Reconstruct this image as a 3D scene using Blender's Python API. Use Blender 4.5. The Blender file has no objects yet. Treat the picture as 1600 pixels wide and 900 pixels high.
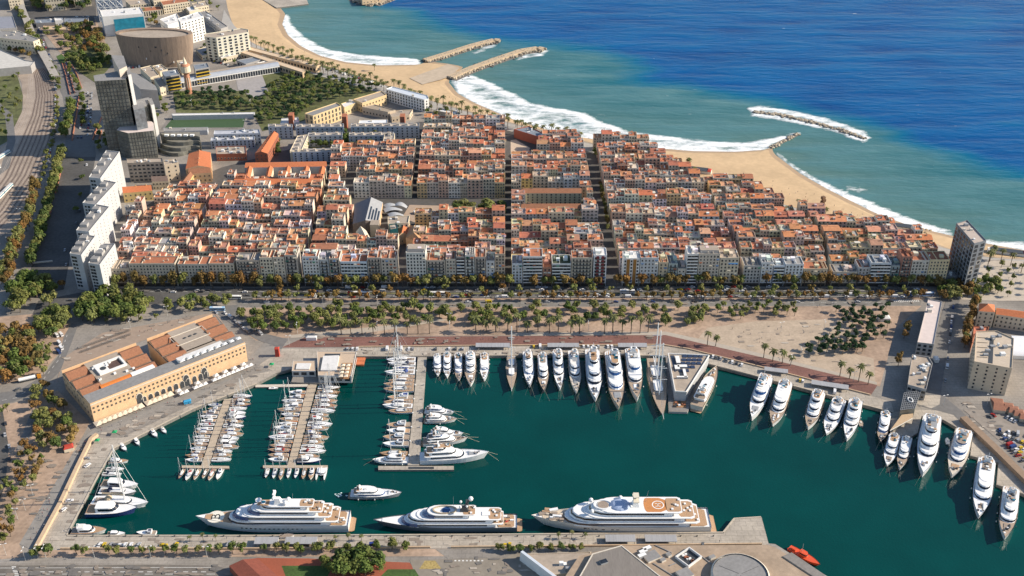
import bpy, bmesh, math, random
import numpy as np
from mathutils import Vector, Matrix
from mathutils.geometry import tessellate_polygon
R = math.radians
rnd = random.Random(7)
SC = bpy.context.scene
COL = SC.collection

# ---------------------------------------------------------------- camera, sky, sun, exposure
CAMH, TH, F = 480.0, R(31.0), 1750.0
cam = bpy.data.cameras.new('camera'); camo = bpy.data.objects.new('camera', cam); COL.objects.link(camo)
camo.location = (0, 0, CAMH); camo.rotation_euler = (math.pi/2 - TH, 0, 0)
cam.sensor_width = 36; cam.lens = 36*F/1600; cam.clip_start = 1; cam.clip_end = 60000
SC.camera = camo
SUN_EL, SUN_AZ = R(30), R(2)          # azimuth measured from +x towards +y
W = bpy.data.worlds.new('World'); SC.world = W; W.use_nodes = True
nt = W.node_tree; nt.nodes.clear()
sky = nt.nodes.new('ShaderNodeTexSky'); sky.sky_type = 'NISHITA'; sky.sun_disc = False
sky.sun_elevation = SUN_EL; sky.sun_rotation = math.pi/2 - SUN_AZ
sky.altitude = 100; sky.air_density = 1.0; sky.dust_density = 0.6; sky.ozone_density = 1.5
bg = nt.nodes.new('ShaderNodeBackground'); bg.inputs[1].default_value = 0.115
wo = nt.nodes.new('ShaderNodeOutputWorld')
nt.links.new(sky.outputs[0], bg.inputs[0]); nt.links.new(bg.outputs[0], wo.inputs[0])
sl = bpy.data.lights.new('sun', 'SUN'); sl.energy = 5.0; sl.angle = R(0.5); sl.color = (1.0, 0.88, 0.72)
so = bpy.data.objects.new('sun', sl); COL.objects.link(so)
sd = Vector((math.cos(SUN_EL)*math.cos(SUN_AZ), math.cos(SUN_EL)*math.sin(SUN_AZ), math.sin(SUN_EL)))
so.rotation_euler = sd.to_track_quat('Z', 'Y').to_euler(); so.location = (600, 600, 900)
SC.view_settings.view_transform = 'Standard'; SC.view_settings.look = 'None'
SC.view_settings.exposure = 0.48; SC.view_settings.gamma = 1.0; SC.view_settings.use_curve_mapping = False
SC.cycles.max_bounces = 5; SC.cycles.diffuse_bounces = 2; SC.cycles.glossy_bounces = 2
SC.cycles.transparent_max_bounces = 4; SC.cycles.volume_bounces = 0

def at(px, py, z=0.0):
    """the point at height z that the photograph shows at pixel (px, py)"""
    u, v = (px-800)/F, (py-450)/F
    dy = math.cos(TH) - v*math.sin(TH); dz = -math.sin(TH) - v*math.cos(TH)
    t = (z-CAMH)/dz
    return Vector((t*u, t*dy, z))
def ats(pts, z=0.0): return [at(p[0], p[1], z) for p in pts]
def mpp(py, z=0.0):
    """metres per pixel across at that picture row"""
    return (CAMH-z)/(F*(math.sin(TH) + (py-450)/F*math.cos(TH)))

# ---------------------------------------------------------------- materials
MATS = {}
def srgb(r, g, b):
    f = lambda c: c/12.92 if c <= 0.04045 else ((c+0.055)/1.055)**2.4
    return (f(r/255), f(g/255), f(b/255), 1)
def mat(name, col=(.5, .5, .5), rough=.7, n1=.0, s1=1.0, n2=.0, s2=.05, objcol=False, metal=0.0, bump=0.0, bs=2.0, spec=.5, stretch=None, tile=0.0, tdark=.86):
    """procedural paint: base colour (or the object's own colour) varied by two scales of noise"""
    if name in MATS: return MATS[name]
    m = bpy.data.materials.new(name); m.use_nodes = True; t = m.node_tree; N = t.nodes; L = t.links
    b = N['Principled BSDF']; b.inputs['Roughness'].default_value = rough; b.inputs['Metallic'].default_value = metal
    b.inputs['Specular IOR Level'].default_value = spec
    geo = N.new('ShaderNodeNewGeometry'); src = geo.outputs['Position']
    if stretch:
        mp = N.new('ShaderNodeMapping'); mp.inputs['Scale'].default_value = stretch[:3]
        if len(stretch) > 3: mp.inputs['Rotation'].default_value = (0, 0, stretch[3])
        L.new(src, mp.inputs[0]); src = mp.outputs[0]
    if objcol:
        oi = N.new('ShaderNodeObjectInfo'); c = oi.outputs['Color']
    else:
        rgb = N.new('ShaderNodeRGB'); rgb.outputs[0].default_value = (*col[:3], 1); c = rgb.outputs[0]
    for amt, sc in ((n1, s1), (n2, s2)):
        if amt:
            nz = N.new('ShaderNodeTexNoise'); nz.inputs['Scale'].default_value = sc; nz.inputs['Detail'].default_value = 4
            L.new(src, nz.inputs['Vector'])
            mr = N.new('ShaderNodeMapRange'); mr.inputs[1].default_value = .3; mr.inputs[2].default_value = .7
            mr.inputs[3].default_value = 1-amt; mr.inputs[4].default_value = 1+amt
            L.new(nz.outputs[0], mr.inputs[0])
            mx = N.new('ShaderNodeVectorMath'); mx.operation = 'SCALE'
            L.new(c, mx.inputs[0]); L.new(mr.outputs[0], mx.inputs['Scale']); c = mx.outputs[0]
    if tile:
        bk = N.new('ShaderNodeTexBrick'); bk.inputs['Scale'].default_value = 1.0; bk.inputs['Brick Width'].default_value = tile; bk.inputs['Row Height'].default_value = tile*.6
        bk.inputs['Mortar Size'].default_value = tile*.022; bk.inputs['Color1'].default_value = (1, 1, 1, 1); bk.inputs['Color2'].default_value = (.93, .93, .94, 1); bk.inputs['Mortar'].default_value = (tdark*.85, tdark*.85, tdark*.85, 1)
        L.new(geo.outputs['Position'], bk.inputs['Vector'])
        mx = N.new('ShaderNodeVectorMath'); mx.operation = 'MULTIPLY'; L.new(c, mx.inputs[0]); L.new(bk.outputs['Color'], mx.inputs[1]); c = mx.outputs[0]
    L.new(c, b.inputs['Base Color'])
    if bump:
        nz = N.new('ShaderNodeTexNoise'); nz.inputs['Scale'].default_value = bs; L.new(src, nz.inputs['Vector'])
        bp = N.new('ShaderNodeBump'); bp.inputs['Strength'].default_value = bump; L.new(nz.outputs[0], bp.inputs['Height'])
        L.new(bp.outputs[0], b.inputs['Normal'])
    MATS[name] = m
    return m

# ---------------------------------------------------------------- mesh builder
class MB:
    def __init__(s): s.v = []; s.f = []; s.m = []; s.mats = []
    def mi(s, m):
        if m not in s.mats: s.mats.append(m)
        return s.mats.index(m)
    def add(s, vs, fs, m):
        o = len(s.v); s.v.extend([tuple(p) for p in vs]); k = s.mi(m)
        for f in fs: s.f.append([i+o for i in f]); s.m.append(k)
        return s
    def quad(s, a, b, c, d, m): return s.add([a, b, c, d], [[0, 1, 2, 3]], m)
    def poly(s, pts, m): return s.add(pts, [list(range(len(pts)))], m)
    def box(s, cx, cy, z0, sx, sy, h, m, rot=0.0, top=None, tx=1.0, ty=1.0, bottom=False):
        c, n = math.cos(rot), math.sin(rot); vs = []
        for z, kx, ky in ((z0, 1, 1), (z0+h, tx, ty)):
            for a, b in ((-1, -1), (1, -1), (1, 1), (-1, 1)):
                x, y = a*sx/2*kx, b*sy/2*ky
                vs.append((cx+x*c-y*n, cy+x*n+y*c, z))
        fs = [[0, 1, 5, 4], [1, 2, 6, 5], [2, 3, 7, 6], [3, 0, 4, 7]]
        if bottom: fs.append([3, 2, 1, 0])
        s.add(vs, fs, m); s.add([vs[4], vs[5], vs[6], vs[7]], [[0, 1, 2, 3]], top or m)
        return s
    def prism(s, pts, z0, z1, m, top=None, cap=True, bottom=False):
        """pts: 2-D outline, anticlockwise seen from above"""
        n = len(pts); a = sum(pts[i][0]*pts[(i+1) % n][1]-pts[(i+1) % n][0]*pts[i][1] for i in range(n))
        if a < 0: pts = pts[::-1]
        vs = [(p[0], p[1], z0) for p in pts]+[(p[0], p[1], z1) for p in pts]
        s.add(vs, [[i, (i+1) % n, n+(i+1) % n, n+i] for i in range(n)], m)
        for on, z, rev in ((cap, z1, 0), (bottom, z0, 1)):
            if on:
                P = [Vector((p[0], p[1], z)) for p in pts]
                tr = tessellate_polygon([P]); fs = []
                for t in tr:
                    q = [P[i] for i in t]; nz = (q[1]-q[0]).cross(q[2]-q[0]).z
                    t = list(t)
                    if (nz < 0) != bool(rev): t = t[::-1]
                    fs.append(t)
                s.add(P, fs, (top or m) if not rev else m)
        return s
    def loft(s, rings, m, close=True, cap0=False, cap1=False, capm=None):
        n = len(rings[0]); vs = [p for r in rings for p in r]; fs = []
        for k in range(len(rings)-1):
            for i in range(n if close else n-1):
                j = (i+1) % n
                fs.append([k*n+i, k*n+j, (k+1)*n+j, (k+1)*n+i])
        s.add(vs, fs, m)
        if cap0: s.poly(rings[0][::-1], capm or m)
        if cap1: s.poly(rings[-1], capm or m)
        return s
    def tube(s, p, q, r0, r1, m, n=6, cap=True):
        p, q = Vector(p), Vector(q); d = (q-p).normalized()
        a = d.orthogonal().normalized(); b = d.cross(a)
        rg = [[c+(a*math.cos(2*math.pi*i/n)+b*math.sin(2*math.pi*i/n))*r for i in range(n)] for c, r in ((p, r0), (q, r1))]
        return s.loft(rg, m, cap0=cap, cap1=cap)
    def ball(s, c, rx, ry, rz, m, n=8, k=5, lo=-1.0):
        rg = []
        for j in range(k+1):
            t = math.asin(max(-1, lo))+(math.pi/2-math.asin(max(-1, lo)))*j/k
            r = max(math.cos(t), .02)
            rg.append([(c[0]+rx*r*math.cos(2*math.pi*i/n), c[1]+ry*r*math.sin(2*math.pi*i/n), c[2]+rz*math.sin(t)) for i in range(n)])
        return s.loft(rg, m, cap1=True)
    def mesh(s, name, smooth=False):
        me = bpy.data.meshes.new(name); me.from_pydata(s.v, [], s.f)
        for m in s.mats: me.materials.append(m)
        me.polygons.foreach_set('material_index', s.m)
        if smooth: me.polygons.foreach_set('use_smooth', [True]*len(s.f))
        me.update(); return me
    def build(s, name, parent=None, loc=None, rz=0.0, smooth=False, color=None):
        o = bpy.data.objects.new(name, s.mesh(name, smooth)); COL.objects.link(o)
        if parent: o.parent = parent
        if loc is not None: o.location = loc
        if rz: o.rotation_euler = (0, 0, rz)
        if color: o.color = (*color[:3], 1)
        return o
def obj(name, me, parent=None, loc=None, rz=0.0, color=None, scale=None):
    o = bpy.data.objects.new(name, me); COL.objects.link(o)
    if parent: o.parent = parent
    if loc is not None: o.location = loc
    if rz: o.rotation_euler = (0, 0, rz)
    if color: o.color = (*color[:3], 1)
    if scale: o.scale = scale
    return o
USED = {}
def tag(o, label, cat=None, group=None, kind=None):
    if label:
        if label in USED and not group: print('DUP', label)
        USED[label] = 1
        o['label'] = label
    if cat: o['category'] = cat
    if group: o['group'] = group
    if kind: o['kind'] = kind
    return o
def thing(name, label, cat, loc=(0, 0, 0), rz=0.0, group=None):
    o = bpy.data.objects.new(name, None); COL.objects.link(o); o.empty_display_size = .1
    o.location = loc; o.rotation_euler = (0, 0, rz)
    return tag(o, label, cat, group)
def copy_thing(src, loc, rz, label, group, scale=None, colors=None):
    """a copy of a thing and of each of its parts and sub-parts"""
    r = src.copy(); COL.objects.link(r); r.location = loc; r.rotation_euler = (0, 0, rz); r['label'] = label; r['group'] = group
    if scale: r.scale = scale
    def rec(a, b):
        for ch in KIDS.get(a.name, ()):
            c = ch.copy(); COL.objects.link(c); c.parent = b
            if colors:
                st = ch.name.split('.')[0]
                if st in colors: c.color = (*colors[st][:3], 1)
            rec(ch, c)
    rec(src, r)
    if colors and r.type == 'MESH':
        st = src.name.split('.')[0]
        if st in colors: r.color = (*colors[st][:3], 1)
    return r
KIDS = {}
def index_kids():
    KIDS.clear()
    for o in COL.objects:
        if o.parent: KIDS.setdefault(o.parent.name, []).append(o)
ORD = ['first', 'second', 'third', 'fourth', 'fifth', 'sixth', 'seventh', 'eighth', 'ninth', 'tenth', 'eleventh', 'twelfth', 'thirteenth', 'fourteenth', 'fifteenth', 'sixteenth', 'seventeenth', 'eighteenth', 'nineteenth', 'twentieth']
def nth(i):
    if i < 20: return ORD[i]
    n = i+1; return '%d%s' % (n, 'th' if 10 <= n % 100 <= 20 else {1: 'st', 2: 'nd', 3: 'rd'}.get(n % 10, 'th'))
def struct(name, mb, **k):
    o = mb.build(name, **k); o['kind'] = 'structure'; return o
NSH = [0]
def sheet(name, pts, m, z, world=False):
    NSH[0] += 1; z = z+NSH[0]*.0013
    P = pts if world else ats(pts, z)
    mb = MB(); Q = [Vector((p[0], p[1], z)) for p in P]; fs = []
    for t in tessellate_polygon([Q]):
        t = list(t)
        if (Q[t[1]]-Q[t[0]]).cross(Q[t[2]]-Q[t[0]]).z < 0: t = t[::-1]
        fs.append(t)
    mb.add(Q, fs, m); return struct(name, mb)
def slab(name, pts, m, z0, z1, side=None):
    mb = MB(); mb.prism([tuple(p)[:2] for p in ats(pts, z1)], z0, z1, side or m, m); return struct(name, mb)
def ribbon(pts, w, z):
    """outline of a strip of width w metres along a picture polyline"""
    P = ats(pts, z); l, r = [], []
    for i, p in enumerate(P):
        d = (P[min(i+1, len(P)-1)]-P[max(i-1, 0)]); d.z = 0; d.normalize(); n = Vector((-d.y, d.x, 0))
        l.append(p+n*w/2); r.append(p-n*w/2)
    return l+r[::-1]
def strip(name, pts, w, m, z):
    """same as a mesh strip (quads), safe for curves"""
    NSH[0] += 1; z = z+NSH[0]*.0013
    P = ats(pts, z); mb = MB(); l, r = [], []
    for i, p in enumerate(P):
        d = (P[min(i+1, len(P)-1)]-P[max(i-1, 0)]); d.z = 0; d.normalize(); n = Vector((-d.y, d.x, 0))
        l.append(p+n*w/2); r.append(p-n*w/2)
    for i in range(len(P)-1): mb.quad(r[i], r[i+1], l[i+1], l[i], m)
    return mb
def along(pts, step, z=0.0, jitter=0.0, start=0.0):
    """points every `step` metres along a picture polyline, with the heading"""
    P = ats(pts, z); out = []; carry = start
    for a, b in zip(P, P[1:]):
        L = (b-a).length; d = (b-a)/L; s = carry
        while s < L:
            q = a+d*s
            if jitter: q = q+Vector((rnd.uniform(-jitter, jitter), rnd.uniform(-jitter, jitter), 0))
            out.append((q, math.atan2(d.y, d.x))); s += step
        carry = s-L
    return out
def inpoly(x, y, poly):
    c = False; n = len(poly)
    for i in range(n):
        x1, y1 = poly[i][:2]; x2, y2 = poly[i-1][:2]
        if (y1 > y) != (y2 > y) and x < (x2-x1)*(y-y1)/(y2-y1)+x1: c = not c
    return c
def topx(P):
    """picture position of a world point"""
    d = Vector((P[0], P[1], P[2]-CAMH)); f = d.y*math.cos(TH)-d.z*math.sin(TH); u = d.y*math.sin(TH)+d.z*math.cos(TH)
    return 800+F*d.x/f, 450-F*u/f
# ---------------------------------------------------------------- ground, water, coast
Z = 2.2                                  # level of quays and city ground above the water
COAST = [(300, -60), (440, -25), (438, 12), (446, 22), (441, 38), (450, 55), (470, 72), (500, 87), (540, 97), (590, 102), (655, 101), (668, 96), (697, 99), (724, 104), (716, 115), (700, 127), (715, 146), (740, 160), (770, 173), (800, 186), (850, 201), (900, 213), (960, 223), (1010, 230), (1080, 236), (1150, 237), (1195, 234), (1206, 230), (1209, 240), (1225, 252), (1250, 271), (1290, 294), (1330, 314), (1370, 334), (1420, 352), (1460, 362), (1490, 369), (1540, 380), (1600, 391), (1750, 415), (2000, 450)]
PROM = [(250, -60), (352, -20), (358, 14), (366, 38), (395, 66), (420, 77), (500, 102), (560, 120), (620, 137), (660, 152), (720, 170), (780, 187), (850, 204), (900, 217), (940, 227), (985, 239), (1040, 254), (1100, 277), (1170, 302), (1240, 322), (1310, 345), (1370, 357), (1440, 374), (1480, 387), (1540, 400), (1600, 404), (1750, 425), (2000, 465)]
HARB = [(1900, 1010), (1640, 790), (1597, 771), (1557, 757), (1560, 723), (1516, 712), (1519, 688), (1500, 671), (1474, 656), (1440, 650), (1434, 676), (1416, 688), (1392, 680), (1395, 645), (1330, 628), (1260, 609), (1200, 593), (1107, 569), (1090, 556), (1040, 556), (900, 555), (740, 556), (640, 557), (556, 557), (520, 600), (455, 597), (462, 575), (432, 583), (400, 600), (355, 618), (300, 640), (232, 674), (177, 701), (150, 747), (128, 791), (103, 838), (400, 838), (800, 836), (1131, 833), (1148, 811), (1190, 808), (1201, 849), (1211, 850), (1297, 903), (1420, 985), (1500, 1120)]
# land: one sheet with quay walls
asph = mat('asphalt', (.085, .083, .08), .9, .18, .4, .25, .03)
quay_c = mat('quay_concrete', (.40, .355, .295), .85, .12, .5, .18, .06, tile=7, tdark=.8)
quay_w = mat('quay_wall', (.20, .19, .17), .9, .25, .8)
pave = mat('pavement_stone', (.27, .245, .215), .9, .10, .6, .25, .03, tile=5)
pave_d = mat('pavement_dark', (.20, .185, .17), .9, .12, .5, .2, .05)
earth = mat('park_earth', (.36, .26, .19), .95, .18, .35, .25, .05)
redpave = mat('red_paving', (.20, .095, .075), .85, .14, .8, .18, .05, tile=6)
brickpave = mat('brick_terrace', (.30, .085, .045), .85, .1, 1.5, .1, .1)
lawn_m = mat('lawn', (.055, .105, .022), .95, .25, .8, .25, .1)
grass_d = mat('dry_grass', (.10, .11, .04), .95, .3, .3, .3, .06)
sand = mat('sand', (.54, .385, .225), .95, .07, .25, .10, .03)
wetsand = mat('wet_sand', (.40, .28, .17), .6, .08, .2)
white_p = mat('white_paint', (.78, .78, .76), .7, .08, 1)
gravel = mat('rail_ballast', (.34, .275, .22), .95, .2, .8, .2, .06)

outer = [Vector((-6000, 500, 0)), Vector((-6000, 9000, 0)), Vector((-1500, 9000, 0)), Vector((-700, 2600, 0))]
prom_w = ats(PROM, Z)
harb_w = ats(HARB, Z)
land = outer + prom_w + [Vector((2500, 700, 0)), Vector((2500, 300, 0))] + harb_w + [Vector((400, 120, 0)), Vector((-1500, 120, 0))]
mb = MB(); mb.prism([(p.x, p.y) for p in land], -4, Z, quay_w, pave)
struct('ground', mb)
# beach: a sloping band from the promenade down under the waterline
mb = MB()
def resample(P, n):
    d = [0]
    for a, b in zip(P, P[1:]): d.append(d[-1]+(b-a).length)
    out = []
    for i in range(n):
        t = d[-1]*i/(n-1); k = max(j for j in range(len(d)) if d[j] <= t+1e-6); k = min(k, len(P)-2)
        u = (t-d[k])/max(d[k+1]-d[k], 1e-6); out.append(P[k].lerp(P[k+1], u))
    return out
cw = [at(p[0], p[1], 0.0) for p in COAST]
def nearest_on(P, q):
    best = None
    for a, b in zip(P, P[1:]):
        d = b-a; t = max(0, min(1, (q-a).dot(d)/max(d.length_squared, 1e-9))); r = a+d*t
        if best is None or (q-r).length < best[0]: best = ((q-r).length, r)
    return best[1]
# walk along the coast; inner side point by proportional pairing
cr = resample(cw, 220); pr = [nearest_on([Vector((p.x, p.y, 0)) for p in prom_w], c) for c in cr]
mono = []; last = 0
for c, p in zip(cr, pr):
    d = (c-p); L = d.length
    u = d/max(L, .1)
    mono.append(([(p-u*2).x, (p-u*2).y, Z+.03], [*(p+u*L*.35).xy, Z*.85], [*(p+u*L*.75).xy, Z*.5], [*(c-u*min(7, L*.2)).xy, .45], [*c.xy, .0], [*(c+u*14).xy, -1.2]))
for a, b in zip(mono, mono[1:]):
    for k in range(5):
        mb.quad(a[k], a[k+1], b[k+1], b[k], sand if k < 3 else wetsand)
bo = struct('beach', mb, smooth=True)

# ------------- sea: one sheet out to the horizon, finer where the camera sees waves
def polydist(X, Y, P, closed):
    D = np.full(X.shape, 1e9); S = list(zip(P, P[1:])) + ([(P[-1], P[0])] if closed else [])
    for a, b in S:
        dx, dy = b.x-a.x, b.y-a.y; l2 = dx*dx+dy*dy+1e-9
        t = np.clip(((X-a.x)*dx+(Y-a.y)*dy)/l2, 0, 1)
        D = np.minimum(D, np.hypot(X-a.x-t*dx, Y-a.y-t*dy))
    return D
def inside(X, Y, P):
    c = np.zeros(X.shape, bool)
    for i in range(len(P)):
        a, b = P[i], P[i-1]
        m = ((a.y > Y) != (b.y > Y))
        with np.errstate(divide='ignore', invalid='ignore'):
            xi = (b.x-a.x)*(Y-a.y)/(b.y-a.y+1e-12)+a.x
        c ^= m & (X < xi)
    return c
FOAM = [  # breaker zones, outlined on the photograph
    ([(441, 20), (452, 22), (458, 38), (478, 58), (512, 76), (550, 83), (600, 88), (655, 91), (662, 103), (590, 106), (540, 101), (500, 92), (470, 77), (445, 58), (436, 38)], 1.0),
    ([(700, 124), (735, 116), (765, 127), (800, 143), (830, 160), (870, 168), (915, 176), (945, 190), (985, 205), (1040, 212), (1100, 219), (1160, 222), (1196, 216), (1250, 205), (1256, 209), (1210, 226), (1196, 238), (1150, 241), (1080, 240), (1010, 234), (900, 217), (800, 190), (740, 163), (715, 148)], 1.0),
    ([(1205, 232), (1214, 236), (1232, 250), (1256, 266), (1300, 290), (1340, 305), (1380, 322), (1425, 340), (1455, 350), (1490, 360), (1490, 374), (1420, 356), (1370, 338), (1290, 298), (1225, 256)], 1.0),
    ([(1300, 285), (1345, 288), (1360, 297), (1345, 306), (1322, 300)], .75),
    ([(1350, 310), (1372, 306), (1378, 314), (1360, 318)], .7),
    ([(1530, 372), (1600, 377), (1760, 400), (1760, 420), (1600, 396), (1530, 382)], 1.0),
    ([(1165, 168), (1185, 163), (1240, 172), (1300, 186), (1352, 204), (1366, 216), (1350, 224), (1300, 207), (1240, 193), (1195, 186), (1170, 182)], .95),
    ([(1170, 182), (1200, 184), (1185, 193), (1140, 202), (1130, 198)], .55),
    ([(765, 64), (780, 58), (788, 66), (776, 74), (735, 90), (720, 92)], .8), ([(826, 76), (848, 71), (860, 80), (850, 88), (826, 92), (800, 96)], .9),
    ([(545, 12), (575, 16), (600, 12), (618, 2), (622, 8), (600, 18), (570, 20)], .3),
    ([(905, 168), (950, 177), (955, 184), (930, 184), (908, 178)], .6),
    ([(1310, 225), (1345, 232), (1400, 250), (1440, 254), (1440, 258), (1400, 256), (1345, 240), (1310, 229)], .45),
    ([(1488, 312), (1502, 311), (1500, 321), (1486, 320)], .6),
]
SED = [(440, -40), (575, -30), (600, 12), (648, 18), (700, 46), (760, 62), (800, 68), (870, 70), (930, 80), (985, 92), (1000, 108), (985, 118), (1010, 130), (1060, 133), (1110, 146), (1170, 156), (1210, 160), (1330, 186), (1395, 205), (1420, 226), (1470, 240), (1510, 246), (1545, 262), (1620, 280), (2000, 330), (2000, 470), (1600, 440), (1300, 360), (900, 250), (600, 140), (400, 80)]
gx0, gx1, gy0, gy1, st = -420, 1000, 700, 2010, 4.0
nx, ny = int((gx1-gx0)/st)+1, int((gy1-gy0)/st)+1
X, Y = np.meshgrid(np.linspace(gx0, gx1, nx), np.linspace(gy0, gy1, ny))
foam = np.zeros(X.shape)
for pts, s in FOAM:
    P = ats(pts); i = inside(X, Y, P); d = polydist(X, Y, P, True)
    sd_ = np.where(i, d, -d)
    body = np.clip((sd_+7)/14, 0, 1)*(.62+.38*np.exp(-np.maximum(sd_, 0)/9))      # densest along its edges
    foam = np.maximum(foam, s*body)
P = ats(SED); d = polydist(X, Y, P, True); sed = np.clip(np.where(inside(X, Y, P), d, -d)/70+.5, 0, 1)
dc = polydist(X, Y, cw, False); near = np.clip(1-dc/160, 0, 1)
me = bpy.data.meshes.new('sea')
vs = np.stack([X, Y, np.zeros_like(X)], -1).reshape(-1, 3)
idx = np.arange(nx*ny).reshape(ny, nx)
fs = np.stack([idx[:-1, :-1], idx[:-1, 1:], idx[1:, 1:], idx[1:, :-1]], -1).reshape(-1, 4)
me.from_pydata(vs.tolist(), [], fs.tolist())
for nm, arr in (('foam', foam), ('sed', sed), ('near', near)):
    a = me.attributes.new(nm, 'FLOAT', 'POINT'); a.data.foreach_set('value', arr.reshape(-1).astype(np.float32))
def sea_material():
    m = bpy.data.materials.new('sea_water'); m.use_nodes = True; t = m.node_tree; N, L = t.nodes, t.links
    b = N['Principled BSDF']; b.inputs['Roughness'].default_value = .22; b.inputs['IOR'].default_value = 1.33; b.inputs['Specular IOR Level'].default_value = .16
    geo = N.new('ShaderNodeNewGeometry')
    def attr(n):
        a = N.new('ShaderNodeAttribute'); a.attribute_name = n; return a.outputs['Fac']
    def noise(scale, sx, sy, rot, detail=3, rough=.5):
        mp = N.new('ShaderNodeMapping'); mp.inputs['Scale'].default_value = (sx, sy, 1); mp.inputs['Rotation'].default_value = (0, 0, rot)
        nz = N.new('ShaderNodeTexNoise'); nz.inputs['Scale'].default_value = scale; nz.inputs['Detail'].default_value = detail; nz.inputs['Roughness'].default_value = rough
        L.new(geo.outputs['Position'], mp.inputs[0]); L.new(mp.outputs[0], nz.inputs['Vector']); return nz.outputs[0]
    def math_(op, a, bb, c=None):
        n = N.new('ShaderNodeMath'); n.operation = op
        for i, x in enumerate((a, bb, c)):
            if x is None: continue
            if isinstance(x, (int, float)): n.inputs[i].default_value = x
            else: L.new(x, n.inputs[i])
        return n.outputs[0]
    def rng(x, a, b_, c=0., d=1.):
        n = N.new('ShaderNodeMapRange'); L.new(x, n.inputs[0])
        for i, k in zip((1, 2, 3, 4), (a, b_, c, d)): n.inputs[i].default_value = k
        return n.outputs[0]
    def mix(f, a, bb):
        n = N.new('ShaderNodeMix'); n.data_type = 'RGBA'; L.new(f, n.inputs[0])
        for i, x in ((6, a), (7, bb)):
            if isinstance(x, tuple): n.inputs[i].default_value = x
            else: L.new(x, n.inputs[i])
        return n.outputs[2]
    big = noise(.010, .6, 1.6, .25, 4); mid = noise(.030, .32, 1.25, .15, 4, .5); fine = noise(.12, .45, 1.1, .12, 4, .6)
    s = math_('ADD', attr('sed'), math_('MULTIPLY', math_('SUBTRACT', big, .5), .75))
    s = math_('ADD', s, math_('MULTIPLY', math_('SUBTRACT', mid, .5), .35))
    s0 = s; s = rng(s0, .42, .86)
    deep = mix(rng(big, .35, .65), (.000, .050, .190, 1), (.000, .078, .250, 1))
    deep = mix(rng(mid, .35, .68), deep, (.000, .098, .275, 1))
    shal = mix(attr('near'), (.016, .125, .160, 1), (.095, .180, .160, 1))
    shal = mix(rng(mid, .38, .66), shal, (.078, .190, .205, 1))
    deep = mix(rng(s0, .10, .50), deep, (.000, .120, .215, 1))
    c = mix(s, deep, shal)
    # foam: streaky, broken by noise
    fn = math_('ADD', math_('MULTIPLY', noise(.075, .5, 1.2, .3, 7, .74), .75), math_('MULTIPLY', fine, .25))
    fo = math_('SUBTRACT', math_('ADD', math_('MULTIPLY', attr('foam'), .88), fn), 1.0)
    fo = rng(fo, -.04, .15)
    caps = rng(math_('MULTIPLY', noise(.11, .4, 1.2, .1, 5, .7), rng(noise(.012, 1, 1, 0), .45, .6)), .665, .70)
    fo = math_('MAXIMUM', fo, math_('MULTIPLY', caps, .45))
    c = mix(fo, c, (.80, .83, .84, 1))
    L.new(c, b.inputs['Base Color'])
    L.new(rng(fo, 0, 1, .25, .9), b.inputs['Roughness'])
    bp = N.new('ShaderNodeBump'); bp.inputs['Strength'].default_value = .75; bp.inputs['Distance'].default_value = 1.0
    hb = math_('ADD', math_('MULTIPLY', mid, 4.2), math_('MULTIPLY', fine, 1.3))
    L.new(math_('ADD', hb, math_('MULTIPLY', fo, .8)), bp.inputs['Height']); L.new(bp.outputs[0], b.inputs['Normal'])
    return m
me.materials.append(sea_material()); me.update()
o = bpy.data.objects.new('sea', me); COL.objects.link(o); o['kind'] = 'structure'
# far water round the detailed sheet, and the sea beyond it
mb = MB(); far = me.materials[0]; B = 50000
for x0, x1, y0, y1 in ((-B, gx0, gy1, B), (gx0, gx1, gy1, B), (gx1, B, gy1, B), (gx1, B, gy0, gy1), (gx1, B, -2000, gy0)):
    mb.quad((x0, y0, -.02), (x1, y0, -.02), (x1, y1, -.02), (x0, y1, -.02), far)
struct('open_sea', mb)
# harbour basin
def harbour_material():
    m = bpy.data.materials.new('harbour_water'); m.use_nodes = True; t = m.node_tree; N, L = t.nodes, t.links
    b = N['Principled BSDF']; b.inputs['Roughness'].default_value = .08; b.inputs['IOR'].default_value = 1.33
    geo = N.new('ShaderNodeNewGeometry'); nz = N.new('ShaderNodeTexNoise'); nz.inputs['Scale'].default_value = .02; nz.inputs['Detail'].default_value = 3
    L.new(geo.outputs['Position'], nz.inputs['Vector'])
    r = N.new('ShaderNodeValToRGB'); r.color_ramp.elements[0].color = (.0, .040, .036, 1); r.color_ramp.elements[1].color = (.0, .052, .047, 1)
    r.color_ramp.elements[0].position = .3; r.color_ramp.elements[1].position = .7
    L.new(nz.outputs[0], r.inputs[0]); L.new(r.outputs[0], b.inputs['Base Color'])
    n2 = N.new('ShaderNodeTexNoise'); n2.inputs['Scale'].default_value = .6; n2.inputs['Detail'].default_value = 4; L.new(geo.outputs['Position'], n2.inputs['Vector'])
    bp = N.new('ShaderNodeBump'); bp.inputs['Strength'].default_value = .22; bp.inputs['Distance'].default_value = .4
    L.new(n2.outputs[0], bp.inputs['Height']); L.new(bp.outputs[0], b.inputs['Normal'])
    return m
mb = MB(); hm = harbour_material(); mb.quad((-520, 100, .0), (gx1, 100, .0), (gx1, 700-.01, .0), (-520, 700-.01, .0), hm)
struct('harbour_water', mb)
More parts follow.
